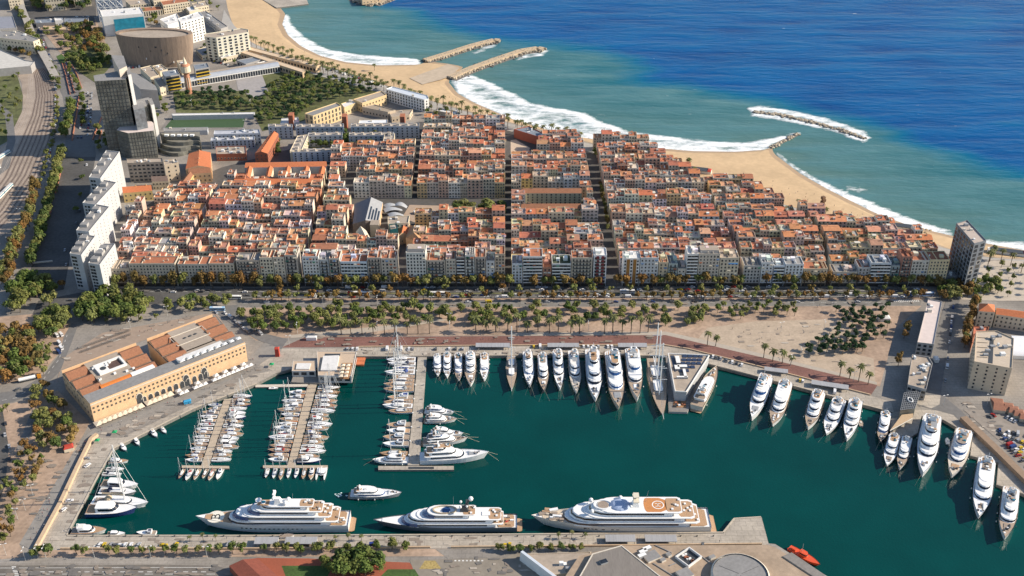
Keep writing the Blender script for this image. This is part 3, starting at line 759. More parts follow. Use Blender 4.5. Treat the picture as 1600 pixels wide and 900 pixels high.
# long sandstone warehouse on the quay
def warehouse():
    H = 16.5
    A, B, C, D_ = [Vector((p.x, p.y)) for p in ats([(141, 632), (383, 536), (335, 491), (94, 579)], Z+H)]
    t = thing('warehouse', 'long sandstone warehouse with arched ground floor and tiled end roofs on the quay', 'warehouse', (A.x, A.y, Z), math.atan2((B-A).y, (B-A).x))
    L = (B-A).length; Dp = abs((D_-A).dot(Vector((-(B-A).y, (B-A).x)).normalized()))
    m = MB(); n0, n1 = L*.475, L*.545; fv = 13.0           # alley notch from the back
    m.prism([(0, 0), (L, 0), (L, Dp), (n1, Dp), (n1, fv), (n0, fv), (n0, Dp), (0, Dp)], 0, H-3.2, ochre_w, roof_tan)
    m.box(L/2, fv*.5, H-3.2, L, fv, 3.2, ochre_w, top=roof_grey)
    m.box(L/2, .12, H, L, .3, .7, ochre_w); m.box(L/2, -.25, H-.9, L+.4, .5, .5, trim, bottom=True)
    for x0, x1 in ((0, n0), (n1, L)):
        for v in (fv+.2, Dp-.3): m.box((x0+x1)/2, v, H-3.2, x1-x0-.1, .4, 1.0 if v < fv+1 else 3.0, ochre_w)
    m.build('wall', t)
    # tiled slopes at the ends of each half, in three ranges
    for x0, x1 in ((0, n0), (n1, L)):
        dv = (Dp-fv)/3
        for k in range(3):
            v0, v1 = fv+dv*k+.35, fv+dv*(k+1)-.35
            for xa, xb in ((x0+.4, x0+15), (x1-15, x1-.4)):
                s = MB(); vm = (v0+v1)/2
                hi, lo = H+.6, H-2.6
                s.add([(xa, v0, lo), (xb, v0, lo), (xb, v1, lo), (xa, v1, lo), (xa, vm, hi), (xb, vm, hi)], [[0, 1, 5, 4], [2, 3, 4, 5]], tileb)
                s.add([(xa, v0, lo), (xa, v1, lo), (xa, vm, hi), (xb, v0, lo), (xb, v1, lo), (xb, vm, hi)], [[1, 0, 2], [3, 4, 5]], ochre_w)
                s.build('tile_roof', t)
    for xa, xb in ((15.5, n0-15.5), (n1+15.5, L-15.5)):
        s = MB(); s.box((xa+xb)/2, (fv+Dp)/2+2, H-3.1, xb-xa, Dp-fv-7, 2.3, ochre_w, top=roof_tan); s.build('flat_roof', t)
    # skylit court on the left half
    xm = n0*.52; vm = fv+(Dp-fv)*.58; s = MB()
    for dx, dy, sx, sy in ((0, -6, 20, 1.4), (0, 6, 20, 1.4), (-9.3, 0, 1.4, 10.6), (9.3, 0, 1.4, 10.6)): s.box(xm+dx, vm+dy, H-.8, sx, sy, 1.5, white_w)
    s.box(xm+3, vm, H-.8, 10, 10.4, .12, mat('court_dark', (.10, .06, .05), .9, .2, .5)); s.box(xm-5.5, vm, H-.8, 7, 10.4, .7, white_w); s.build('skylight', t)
    s = MB(); s.tube((xm-5.2, vm, H-.1), (xm-5.2, vm, H), 2.3, 2.3, dark_m, 16); s.build('round_skylight', t)
    for k in range(3):
        s = MB(); s.ball((n1+(L-n1)*.5+(k-1)*4.2, vm, H-.8), 1.6, 1.1, .5, dark_m, 10, 3, lo=0); s.build('oval_skylight', t)
    xr = n1+(L-n1)*.5; s = MB()
    for dx, dy, sx, sy in ((0, -7, 26, .3), (0, 7, 26, .3), (-13, 0, .3, 14), (13, 0, .3, 14)): s.box(xr+dx, vm+dy, H-.8, sx, sy, .5, trim)
    s.build('roof_kerb', t)
    s = MB(); s.box(n0*.46, fv+3.2, H-2.3, 24, 4.4, 2.2, mat('orange_canvas', (.62, .19, .035), .8, .08, 1), ty=.6); s.build('orange_awning', t)
    s = MB(); s.box(n0*.80, fv+3.2, H-2.3, 17, 5, 2.4, white_p, ty=.7); s.build('white_awning', t)
    s = MB(); s.box(L*.73, fv*.72, H+.02, L*.30, 4.5, 2.2, white_w, ty=.8, top=roof_white); s.build('terrace_pavilion', t)
    s = MB(); s.box(L*.78, fv+4, H-2.8, L*.27, 5.5, 2.0, roof_tan); s.build('tan_canopy', t)
    for k in range(9):
        s = MB(); s.box(0, 0, 0, 3.4, 3.4, .35, white_p, tx=.1, ty=.1, bottom=True); s.tube((0, 0, -2.3), (0, 0, 0), .06, .06, dark_m, 4); s.build('terrace_parasol', t, (L*.60+k*5.6, 5.5, H+2.4))
    for k in range(10):
        s = MB(); s.box(0, 0, 0, 1.6, 1.2, 1.4, white_p); s.build('roof_unit', t, (rnd.uniform(n0*.3, n0*.8), fv+8+rnd.uniform(0, 4)+(k % 2)*16, H-.8))
    # facade: square windows in two rows, tall arches below
    cnt = 0; ncol = 38
    for i in range(ncol):
        x = L*(i+.5)/ncol
        for z in (12.0, 8.6):
            if cnt < 88: obj('window', WIN['shut'], t, (x, 0, z), 0, scale=(1.25, 1, 1.35)); cnt += 1
    arch = MB(); pts = [(-1.7, 0), (1.7, 0), (1.7, 3.6)]+[(1.7*math.cos(a), 3.6+1.7*math.sin(a)) for a in [math.pi*k/8 for k in range(1, 8)]]+[(-1.7, 3.6)]
    arch.poly([(p[0], -.06, p[1]) for p in pts], dark_m)
    for i in range(len(pts)-1):
        if i == 0: continue
        p, q = pts[i], pts[i+1]; arch.tube((p[0], -.08, p[1]), (q[0], -.08, q[1]), .22, .22, trim, 4)
    am = arch.mesh('arch')
    for i in range(24):
        f = (i+.6)/24.5
        if .44 < f < .47 or f > .72: continue
        if f < .30: continue
        obj('arch', am, t, (L*f, 0, 0), 0, scale=(1, 1, 1.15))
    for f in (.285, .585, .705):
        obj('gateway', am, t, (L*f, -.05, 0), 0, scale=(1.35, 1, 1.9))
    # shaded end wall windows
    a = Vector((0, Dp)); windows(t, a, Vector((0, 0)), 3, H-4, 9, 2, 1.2, 1.4, 'shut', 18)
    return t, A, (B-A).normalized(), L
WH, wA, wU, wL = warehouse()
# canvas parasols in front of it
cream_c = mat('cream_canvas', (.70, .60, .46), .8, .08, 1); white_c = mat('white_canvas', (.76, .74, .70), .8, .06, 1)
def parasol_mesh(m_, s=4.4):
    a = MB(); a.add([(-s/2, -s/2, 2.5), (s/2, -s/2, 2.5), (s/2, s/2, 2.5), (-s/2, s/2, 2.5), (0, 0, 3.5)], [[0, 1, 4], [1, 2, 4], [2, 3, 4], [3, 0, 4]], m_)
    b = MB(); b.tube((0, 0, 0), (0, 0, 3.45), .07, .07, dark_m, 5); return a.mesh('canopy'), b.mesh('pole')
PC, PW = parasol_mesh(cream_c, 6.0), parasol_mesh(white_c, 6.0)
vN = Vector((wU.y, -wU.x)); k = 0
for i in range(32):
    f = (i+.4)/32
    if .27 < f < .30 or .45 < f < .50 or .57 < f < .60 or .69 < f < .72: continue
    for r_ in range(1 if f < .5 else 2):
        if f > .5 and r_ == 0 and i % 2: continue
        q = wA+wU*(wL*f)+vN*(4.2+r_*4.4); big = f < .5
        t = thing('parasol', '%s square parasol, %s from left %s the warehouse arches' % ('cream' if big else 'white', nth(i), 'close to' if r_ == 0 else 'farther out before'), 'parasol', (q.x, q.y, Z), math.atan2(wU.y, wU.x), 'restaurant parasols before the warehouse')
        pm = PC if big else PW
        s_ = 1.0 if big else .62
        obj('canopy', pm[0], t, scale=(s_, s_, 1)); obj('pole', pm[1], t); k += 1

# low white clubhouse at the head of the pontoons
bldg('clubhouse', 'low flat marina clubhouse with tan deck roof on the corner of the quay', [(495, 549), (557, 550), (549, 588), (497, 587)], 6, mat('clubhouse_wall', (.52, .50, .47), .8, .06, .5), mat('deck_roof', (.52, .40, .29), .85, .06, .6), 'clubhouse', nr=1, dx=5, ww=3.4, wh=2.6, kind='dark', par=.3, clutter=0)
ch = COL.objects['clubhouse']; c0 = ch.location
for nm_, pts, h0, h1, m_ in (('white_roof_box', [(505, 556), (530, 555), (526, 578), (501, 578)], 6.05, 7.4, roof_white), ('roof_opening', [(508, 552.5), (532, 552.5), (531, 556), (507, 556.5)], 6.06, 6.2, dark_m), ('roof_terrace', [(535, 567), (551, 567), (545, 592), (531, 592)], 6.06, 6.3, mat('teak', (.36, .19, .09), .8, .15, 2))):
    mb = MB(); mb.prism([tuple(p) for p in local(pts, Z+h1, c0)], h0, h1, m_); mb.build(nm_, ch)
for k in range(8):
    p = at(536+(k % 2)*8-(k//2)*1.2, 571+(k//2)*5.5, Z+8); s = MB(); s.box(0, 0, 0, 3.2, 3.2, .8, cream_c, tx=.15, ty=.15, bottom=True); s.tube((0, 0, -2), (0, 0, .4), .06, .06, dark_m, 4); s.build('terrace_parasol', ch, (p.x-c0.x, p.y-c0.y, 8.3))
t = bldg('clubhouse_wing', 'lower left wing of the marina clubhouse with a square white roof box', [(458, 564), (496, 564), (493, 580), (456, 580)], 5, mat('clubhouse_wall'), mat('deck_roof'), 'clubhouse', nr=1, dx=5, ww=3.6, wh=2.4, kind='dark', par=.25, clutter=0)
mb = MB(); mb.prism([tuple(p) for p in local([(464, 567), (486, 567), (483, 576), (462, 576)], Z+6, t.location)], 5.05, 5.8, roof_white); mb.build('white_roof_box', t)
mb = MB(); mb.prism([tuple(p) for p in ats([(556, 558), (571, 558), (568, 570), (553, 570)], 1.4)], .2, 1.4, mat('orange_deck', (.55, .17, .07), .8, .1, 1)); tag(mb.build('deck_platform'), 'small orange wooden deck floating beside the clubhouse', 'deck')
# triangular floating clubhouse with solar panels
def tri_club():
    c = at(1072, 595, 0); t = thing('floating_clubhouse', 'wedge shaped floating clubhouse with solar panels on its tan roof', 'clubhouse', (c.x, c.y, 0))
    m = MB(); m.prism([tuple(p) for p in local([(1040, 555), (1106, 568), (1088, 612), (1074, 644), (1045, 643)], 1.6, c)], -.5, 1.6, grey_w, pave_d); m.build('hull', t)
    ro = [(1044, 553), (1108, 556), (1072, 613), (1055, 612)]
    m = MB(); P = [tuple(p) for p in local(ro, 9.5, c)]; m.prism(P, 1.6, 9.0, mat('tri_wall', (.40, .41, .42), .7, .08, .5), cap=False); m.build('wall', t)
    m = MB(); m.prism(P, 8.6, 9.3, trim, roof_tan); m.build('roof', t)
    for i in range(4):
        a, b = Vector(P[i]), Vector(P[(i+1) % 4]); m = MB(); mid = (a+b)/2; d = b-a
        m.box(mid.x, mid.y, 9.28, d.length, .5, 1.0+.01*i, white_w, rot=math.atan2(d.y, d.x)); m.build('parapet', t)
    sol = mat('solar_panel', (.03, .045, .09), .25, .1, 1)
    for i in range(4):
        for j in range(5 if i < 2 else 5-i+1):
            p = at(1070+i*8.2-j*1.3, 556+j*5.6, 9.9); m = MB(); m.box(0, 0, 0, 3.1, 3.4, .25, sol); m.build('solar_panel', t, (p.x-c.x, p.y-c.y, 9.55))
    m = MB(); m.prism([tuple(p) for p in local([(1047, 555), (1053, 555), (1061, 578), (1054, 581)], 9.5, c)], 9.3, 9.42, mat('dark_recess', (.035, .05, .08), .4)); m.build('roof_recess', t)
    for px, py, sx, sy in ((1059, 562, 3, 9), (1058, 574, 3.5, 5), (1066, 572, 7, 3), (1070, 583, 2, 10), (1066, 589, 8, 1.6)):
        p = at(px, py, 10.5); m = MB(); m.box(0, 0, 0, sx, sy, 1.6, metal_g, top=white_p); m.build('roof_unit', t, (p.x-c.x, p.y-c.y, 9.3))
    m = MB(); q = local([(1053, 618), (1072, 619), (1072, 637), (1052, 636)], 1.7, c); m.prism([tuple(p) for p in q], 1.6, 1.75, mat('teak')); m.build('bow_terrace', t)
    for i in range(9):
        p = at(1053+rnd.random()*18, 622+rnd.random()*14, 2); m = MB(); m.box(0, 0, 0, 1.6, 1.6, .8, rnd.choice((white_p, terra, dark_m))); m.build('terrace_table', t, (p.x-c.x, p.y-c.y, 1.75))
tri_club()

# ---- right bank
bldg('office_building', 'long office block with a flat pinkish-white roof running down to the dock', [(1450, 468), (1472, 472), (1459, 539), (1433, 536)], 11, grey_w, mat('pink_white_roof', (.62, .53, .49), .85, .06, .3), nr=3, dx=3, ww=2, wh=1.8, kind='dark', par=.8, clutter=3)
t = bldg('dock_office', 'low teal-edged dock office covered with rooftop machines', [(1425, 555), (1451, 559), (1457, 569), (1447, 610), (1418, 602)], 9, grey_w, roof_tan, nr=2, dx=3, ww=2, wh=1.8, kind='dark', clutter=14)
def lattice():
    c = at(1424, 640, Z); t = thing('lattice_pavilion', 'dark lattice-roofed pavilion with a ring emblem at the dock edge', 'pavilion', (c.x, c.y, Z))
    P = [tuple(p) for p in local([(1413, 613), (1439, 610), (1430, 637), (1407, 640)], Z+8, c)]
    m = MB(); m.prism(P, 0, 7.4, curtain, dark_m); m.build('wall', t)
    a, b, d, e = [Vector(p) for p in P[:4]]
    m = MB()
    for k in range(9):
        f = k/8; p, q = a.lerp(b, f), e.lerp(d, f); m.tube((*p, 7.6), (*q, 7.6), .14, .14, metal_g, 4)
        p, q = a.lerp(e, f), b.lerp(d, f); m.tube((*p, 7.75), (*q, 7.75), .14, .14, metal_g, 4)
    m.build('roof_lattice', t)
    m = MB(); o_ = Vector((sum(p[0] for p in P)/4, sum(p[1] for p in P)/4))
    for k in range(16):
        u, v = 2*math.pi*k/16, 2*math.pi*(k+1)/16
        m.tube((o_.x+1.6*math.cos(u), o_.y+2.6*math.sin(u), 8.2), (o_.x+1.6*math.cos(v), o_.y+2.6*math.sin(v), 8.2), .35, .35, white_p, 5)
    m.build('ring_emblem', t)
    for k, pts in enumerate(([(1391, 672), (1409, 648), (1427, 646), (1426, 653)],)):
        m = MB(); m.prism([tuple(p) for p in local(pts, Z+4, c)], 3.2, 4.0, white_w, mat('plywood', (.50, .36, .22), .8, .1, 1), bottom=True); m.build('wedge_roof', t)
        m = MB(); m.prism([tuple(p) for p in local([(1396, 668), (1410, 651), (1424, 649)], Z+4, c)], 0, 3.2, curtain); m.build('lower_wall', t)
lattice()
t = bldg('apartment_building', 'big beige block with a slotted flat roof beside the white tent', [(1525, 519), (1557, 518), (1584, 530), (1581, 577), (1522, 566)], 23, beige_w, mat('beige_roof', (.50, .42, .33), .9, .08, .5), nr=7, dx=5, ww=1.1, wh=1.3, kind='dark', clutter=10)
for k in range(5):
    p, q = at(1528, 527+k*7.6, Z+23.2), at(1543, 528+k*7.6, Z+23.2); m = MB(); m.tube((p.x-t.location.x, p.y-t.location.y, 23.3), (q.x-t.location.x, q.y-t.location.y, 23.3), .5, .5, beige_w, 4); m.build('roof_rib', t)
m = MB(); m.prism([tuple(p) for p in local([(1547, 528), (1553, 527), (1551, 568), (1544, 567)], Z+23.2, t.location)], 23.06, 23.2, dark_m); m.build('roof_slot', t)
def hip(name, label, roofpx, h, rise, wall, roof, cat='building', nr=3, dx=3, kind='shut', ww=1.1, wh=1.5, ridge=.0, group=None, budget=90, clutter=0):
    """building with a hipped (ridge<.5) or gabled (ridge=0) tiled roof; eaves outline given"""
    t = bldg(name, label, roofpx, h, wall, roof, cat, nr, dx, ww, wh, kind, par=0, clutter=0, group=group, budget=budget, top=False)
    P = [Vector((p.x-t.location.x, p.y-t.location.y)) for p in ats(roofpx, Z+h)]
    if (P[1]-P[0]).length < (P[2]-P[1]).length: P = P[1:]+P[:1]
    a, b, c, d = P; r0, r1 = (a+d)/2, (b+c)/2; r0, r1 = r0.lerp(r1, ridge), r1.lerp(r0, ridge)
    m = MB(); V = [(*p, h) for p in (a, b, c, d)]+[(*r0, h+rise), (*r1, h+rise)]
    fs = [[0, 1, 5, 4], [1, 2, 5], [2, 3, 4, 5], [3, 0, 4]]
    ar = (b-a).x*(c-a).y-(b-a).y*(c-a).x
    if ar < 0: fs = [f[::-1] for f in fs]
    m.add(V, [fs[0], fs[2]], roof); m.add(V, [fs[1], fs[3]], roof if ridge > 0 else wall); m.build('roof', t)
    for _ in range(clutter):
        q = r0.lerp(r1, rnd.random()); m = MB(); m.box(0, 0, 0, .9, .9, 1.6, wall, top=terra); m.build('chimney', t, (q.x, q.y, h+rise-.5))
    return t
orange_t = mat('orange_tiles', (.50, .16, .065), .9, .12, .8, .1, 4)
hip('corner_tower', 'beige corner tower with a four-sided orange tiled roof', [(1530, 474), (1554, 476), (1555, 488), (1529, 486)], 15, 3.5, beige_w, orange_t, nr=4, dx=3.4, ridge=.45)
hip('tiled_wing', 'long beige wing with orange tiled roof running out of the picture', [(1556, 481), (1660, 494), (1660, 506), (1556, 491)], 12, 2.6, beige_w, orange_t, nr=3, dx=3.2)
bldg('annex', 'small orange flat-roofed annex left of the slotted roof block', [(1521, 511), (1545, 512), (1543, 520), (1524, 522), (1519, 536)], 9, terra, mat('salmon_roof', (.55, .20, .12), .9, .1, .5), nr=0, clutter=1)
def tent():
    c = at(1605, 540, Z); t = thing('tent', 'big white fabric tent at the right edge behind the beige block', 'tent', (c.x, c.y, Z)); P = local([(1580, 522), (1660, 524), (1660, 556), (1583, 552)], Z+5, c)
    m = MB(); rg = []
    for k in range(9):
        a = math.pi*k/8; f = (1-math.cos(a))/2; p, q = P[0].lerp(P[3], f), P[1].lerp(P[2], f); rg.append([(*p, 3+3.4*math.sin(a)), (*q, 3+3.4*math.sin(a))])
    m.loft(rg, mat('tent_white', (.72, .74, .78), .7, .05, .3), close=False); m.build('canopy', t, smooth=True)
    m = MB(); m.prism([tuple(p) for p in P], 0, 3, white_w, cap=False); m.build('wall', t)
tent()
hutm = mat('hut_roof', (.27, .12, .075), .9, .15, .8)
for k, (px, py, w, d) in enumerate([(1558, 637, 8, 14), (1574, 640, 7, 8), (1582, 645, 7, 8), (1590, 650, 7, 8), (1599, 655, 7, 8), (1610, 661, 7, 8)]):
    p = at(px, py, Z); t = thing('hut', '%s low brown-roofed hut by the right car park, %s from the left' % ('longer' if k == 0 else 'small', nth(k)), 'hut', (p.x, p.y, Z), R(-12), 'brown huts by the car park')
    m = MB(); m.box(0, 0, 0, w, d, 3, beige_w); m.build('wall', t); m = MB(); m.box(0, 0, 3, w+.6, d+.6, 1.2, hutm, tx=.7, ty=.1, bottom=True); m.build('roof', t)

# ---- dark tower at the right end of the front
def tower():
    h = 44; P = ats([(1493, 350), (1511, 345), (1541, 377), (1523, 382)], Z+h)
    t = bldg('residential_tower', 'tall dark grey slab tower at the right end of the front row', [(1494, 350), (1511, 345), (1541, 377), (1522, 382)], h, mat('tower_dark', (.17, .19, .215), .7, .1, .2), mat('tower_roof', (.45, .38, .33), .9, .08, .4), 'tower', nr=0, clutter=4)
    P = [Vector((p.x, p.y))-Vector(t.location[:2]) for p in ats([(1494, 350), (1522, 382), (1541, 377)], Z+h)]
    windows(t, P[0], P[1], 3, h-1, 7, 10, 3.0, 2.6, 'dark', 70); windows(t, P[1], P[2], 3, h-1, 2, 10, 3.4, 2.6, 'dark', 20)
tower()
bldg('podium', 'low dark podium at the foot of the slab tower', [(1474, 424), (1503, 424), (1508, 432), (1478, 434)], 6, grey_w, roof_grey, nr=1, dx=3.5, ww=2.4, wh=2.6, kind='dark')

# ---- market hall and church in the middle of the quarter
def market():
    c = at(600, 366, Z); t = thing('market_hall', 'market hall with one slate slope, one skylit white slope and curved canopies', 'market hall', (c.x, c.y, Z))
    h = 15
    # two big pitched naves side by side
    r0, r1, l0, l1, e0, e1 = [Vector((p.x-c.x, p.y-c.y)) for p in ats([(573, 345), (580, 311), (551, 350), (556, 321)], Z+h)]+[Vector((0, 0))]*2
    L0, L1, M0, M1, R0, R1 = [Vector((p.x-c.x, p.y-c.y)) for p in (at(551, 350, Z+9), at(555, 318, Z+9), at(571, 344, Z+13), at(580, 308, Z+13), at(592, 347, Z+9), at(598, 316, Z+9))]
    slate = mat('slate_roof', (.045, .055, .085), .6, .15, .6)
    m = MB(); m.quad((*L0, 9), (*M0, 13), (*M1, 13), (*L1, 9), slate); m.build('slate_slope', t)
    m = MB(); m.quad((*M0, 13), (*R0, 9), (*R1, 9), (*M1, 13), mat('market_white', (.36, .36, .36), .7, .08, .4)); m.build('white_slope', t)
    n_ = (R0-M0)
    for k in range(4):
        f0, f1 = .14+.22*k, .27+.22*k; m = MB(); pts = []
        for f, g in ((f0, .06), (f1, .06), (f1, .62-.1*(k % 2)), (f0, .62-.1*(k % 2))):
            p = M0.lerp(R0, f).lerp(M1.lerp(R1, f), g); pts.append((*p, 13-4*f+.12))
        m.poly(pts, glass); m.build('skylight', t)
    m = MB(); m.add([(*L0, 0), (*M0, 0), (*R0, 0), (*L0, 9), (*M0, 13), (*R0, 9)], [[0, 1, 4, 3], [1, 2, 5, 4]], mat('market_end', (.22, .17, .14), .8, .2, .5)); m.add([(*L1, 0), (*L0, 0), (*L0, 9), (*L1, 9), (*R0, 0), (*R1, 0), (*R1, 9), (*R0, 9)], [[0, 1, 2, 3], [4, 5, 6, 7]], ochre_w); m.add([(*L1, 0), (*M1, 0), (*R1, 0), (*L1, 9), (*M1, 13), (*R1, 9)], [[1, 0, 3, 4], [2, 1, 4, 5]], ochre_w); m.build('wall', t)
    m = MB(); b = at(587, 366, Z); m.box(b.x-c.x, b.y-c.y, 0, 8, 9, 12, beige_w, top=roof_tan); m.build('stair_tower', t)
    for k, (x0, y0, x1, y1) in enumerate([(601, 322, 622, 317), (600, 328, 628, 324), (607, 336, 630, 332), (612, 343, 640, 340), (618, 318, 636, 320)]):
        p, q = at(x0, y0, Z+7), at(x1, y1, Z+7); m = MB(); rg = []
        d = (q-p); nn = Vector((-d.y, d.x)).normalized()*4
        for i in range(7):
            f = i/6; s = p.lerp(q, f); z = 5+3.2*math.sin(math.pi*(.2+.8*f)); wv = nn*(1-.55*f*f)
            rg.append([(s.x-c.x-wv.x, s.y-c.y-wv.y, z-.8), (s.x-c.x, s.y-c.y, z), (s.x-c.x+wv.x, s.y-c.y+wv.y, z-.8)])
        m.loft(rg, mat('canopy_zinc', (.36, .37, .38), .5, .1, .5), close=False); m.build('curved_canopy', t, smooth=True)
    return t
market()
hip('gabled_hall', 'hall with pale cream gable end below the market', [(556, 362), (572, 360), (582, 378), (564, 381)], 12, 5, cream_w, mat('hall_roof', (.60, .52, .40), .9, .08, .5), 'hall', nr=0)
bldg('school_block', 'cream block with two round roof courts beside the market', [(606, 340), (640, 338), (638, 349), (606, 351)], 14, cream_w, roof_tan, nr=4, kind='dark', clutter=4)
bldg('teal_netted_block', 'block wrapped in teal scaffold netting near the church', [(608, 352), (620, 350), (622, 358), (610, 360)], 14, mat('teal_net', (.01, .10, .11), .8, .2, .5), roof_tan, clutter=1)
hip('church', 'church with a steep ochre tiled nave roof in the middle of the quarter', [(640, 352), (656, 362), (660, 378), (634, 372)], 10, 5, ochre_w, mat('ochre_tiles', (.46, .27, .14), .9, .12, .8), 'church', nr=1, dx=5, ridge=.2)
hip('church_hall', 'red tiled hall beside the church', [(624, 352), (640, 350), (636, 366), (620, 370)], 9, 3, ochre_w, orange_t, 'church hall', nr=1, dx=5)
# long brown roofed pair right of the middle street
for k, y in enumerate((298, 322)):
    hip('tenement', 'long brown-roofed tenement, %s of a parallel pair' % ('farther' if k == 0 else 'nearer'), [(815, y-4), (908, y-4), (909, y+4), (814, y+4)], 12, 2.6, mat('olive_render', (.44, .40, .27), .85, .08, .3), tileb, 'tenement', nr=4, dx=4.2, ww=1.2, wh=1.6, group='pair of long brown-roofed tenements', clutter=3)
# ---------------------------------------------------------------- far left and top: offices, hospital, hotels, schools
def glass_tower():
    t = thing('glass_tower', 'dark reflective glass office tower with a curved top and thin white fin', 'tower', (*at(170, 205, Z).xy, Z)); c = t.location
    def pr(nm, pts, z0, z1, m_, top=None, par=t):
        m = MB(); m.prism([tuple(p) for p in local(pts, Z+z1, c)], z0, z1, m_, top or roof_grey, bottom=z0 > 1); return m.build(nm, par)
    pr('tower_shaft', [(146, 118), (185, 111), (198, 104), (201, 112), (196, 124), (148, 127)], 0, 80, curtain)
    pr('curved_top', [(174, 86), (193, 87), (198, 103), (186, 109), (180, 98)], 20, 88, mat('tower_cream', (.52, .45, .38), .6, .08, .3))
    pr('white_fin', [(196, 106), (202, 105), (205, 116), (200, 117)], 0, 84, white_w)
    pr('stepped_block', [(176, 164), (232, 152), (236, 157), (228, 166), (180, 172)], 0, 46, curtain)
    pr('white_fin', [(231, 154), (237, 153), (241, 163), (236, 164)], 0, 48, white_w)
    pr('cantilever_wing', [(204, 113), (213, 115), (243, 134), (246, 141), (219, 139), (205, 126)], 24, 44, mat('wing_grey', (.34, .35, .37), .4, .1, .3))
    pr('front_block', [(182, 203), (205, 182), (222, 180), (240, 192), (240, 204), (200, 208)], 0, 30, curtain, mat('pink_white_roof'))
    fr = mat('glazing_bar', (.07, .07, .07), .5)
    for (a, b, z, nm_) in (((148, 127), (196, 124), 80, 'shaft'), ((180, 172), (228, 166), 46, 'block'), ((182, 203), (200, 208), 30, 'corner'), ((200, 208), (240, 204), 30, 'front')):
        p, q = local([a, b], Z+z, c); m = MB()
        for k in range(1, int(z/4)): m.tube((*p, k*4), (*q, k*4), .28, .28, fr, 4, cap=False)
        for k in range(1, 9): w_ = p.lerp(q, k/9); m.tube((*w_, 1), (*w_, z), .22, .22, fr, 4, cap=False)
        m.build('glazing_bars', t)
    pr('projecting_volume', [(160, 137), (186, 135), (190, 143), (164, 147)], 12, 62, mat('blue_grey_glass', (.17, .19, .21), .15, .3, .06, .3, .3, spec=.7, bump=.2, bs=.1))
    pr('projecting_volume', [(206, 160), (222, 157), (226, 168), (209, 172)], 20, 52, mat('blue_grey_glass'))
    for k in range(5):
        p = at(196+k*6, 190-k*1.5+rnd.random()*4, Z+31); m = MB(); m.box(0, 0, 0, 3, 3, 2, white_p); m.build('roof_unit', t, (p.x-c.x, p.y-c.y, 30))
glass_tower()
def oval_lab():
    h = 38; c = at(241, 58, Z+h); t = thing('oval_building', 'huge oval brown slatted building with an open top', 'building', (c.x, c.y, Z))
    P = ats([(180+121*.5*(1-math.cos(a)), 51-8*math.sin(a)) for a in [2*math.pi*k/40 for k in range(40)]], Z+h)
    w = mat('timber_slats', (.27, .20, .15), .9, .12, .4, .14, 1.2, stretch=(1, 1, .12)); m = MB(); rg = []
    for f, z in ((.88, 0), (.93, 12), (.98, 26), (1.0, h)): rg.append([((p.x-c.x)*f, (p.y-c.y)*f, z) for p in P])
    m.loft(rg[:], w); m.build('wall', t)
    m = MB(); m.loft([rg[-1], [(x*.90, y*.84, h) for x, y, z in rg[-1]], [(x*.90, y*.84, h-1.5) for x, y, z in rg[-1]]], mat('timber_slats')); m.poly([(x*.90, y*.84, h-1.5) for x, y, z in rg[-1]], roof_tan); m.build('roof', t)
    for k in range(26):
        p = Vector(rg[0][(k*3+1) % 40]); f = rnd.random()*.8+.1
        a = Vector(rg[0][(k+22) % 40]); b = Vector(rg[-1][(k+22) % 40]); q = a.lerp(b, f)
        if q.y > 0: continue
        m = MB(); m.box(0, 0, 0, 2.4, .6, 2, white_p if k % 5 == 0 else glass); m.build('window', t, q*1.01, math.atan2(q.y, q.x)+math.pi/2)
oval_lab()
t = bldg('hospital', 'white-roofed hospital wing with a turquoise glass front', [(156, 17), (219, 12), (225, 22), (160, 27)], 26, white_w, roof_white, 'hospital', nr=0, clutter=3)
m = MB(); P = local([(177, 29.2), (224, 24.4)], Z+24, t.location); a, b = P; d = (b-a).normalized(); n = Vector((d.y, -d.x)); m.add([(*(a+n*.4), 3), (*(b+n*.4), 3), (*(b+n*.4), 23), (*(a+n*.4), 23)], [[0, 1, 2, 3]], bluegl); m.build('glass_front', t)
t = bldg('lattice_tower', 'white cross-braced tower block at the top edge', [(143, -30), (182, -32), (186, -24), (146, -22)], 50, mat('tower_blue_grey', (.30, .34, .42), .6, .1, .3), roof_grey, 'tower', nr=0)
P = local([(146, -22), (186, -24)], Z+50, t.location); a, b = P; m = MB()
for i in range(4):
    for j in range(5):
        p, q = a.lerp(b, i/4), a.lerp(b, (i+1)/4); z0, z1 = j*10, j*10+10
        for u, v in (((p, z0), (q, z1)), ((p, z1), (q, z0)), ((p, z0), (p, z1)), ((p, z1), (q, z1))): m.tube((u[0].x, u[0].y-.5, u[1]), (v[0].x, v[0].y-.5, v[1]), .45, .45, white_p, 4)
m.build('bracing', t)
bldg('hotel', 'cream gridded hotel slab with grey end wall near the beach', [(319, 54), (376, 45), (388, 47), (388, 51), (338, 60), (321, 58)], 30, mat('hotel_cream', (.70, .66, .52), .8, .06, .3), roof_tan, 'hotel', nr=8, dx=5, ww=2.6, wh=2.3, kind='white', clutter=4)
bldg('white_block', 'tall white apartment block behind the oval building', [(278, 30), (311, 19), (318, 26), (282, 36)], 30, white_w, roof_white, 'apartment block', nr=8, dx=4, ww=1.4, wh=1.6, kind='dark', clutter=3)
bldg('striped_roof_hall', 'low hall with white striped roof beside the white block', [(250, 31), (276, 22), (282, 34), (262, 40)], 10, white_w, roof_white, nr=1, clutter=4)
bldg('car_park_building', 'long low grey block between the hotel and the sand', [(310, 20), (322, 18), (356, 42), (345, 46)], 8, grey_w, roof_grey, nr=1, clutter=6)
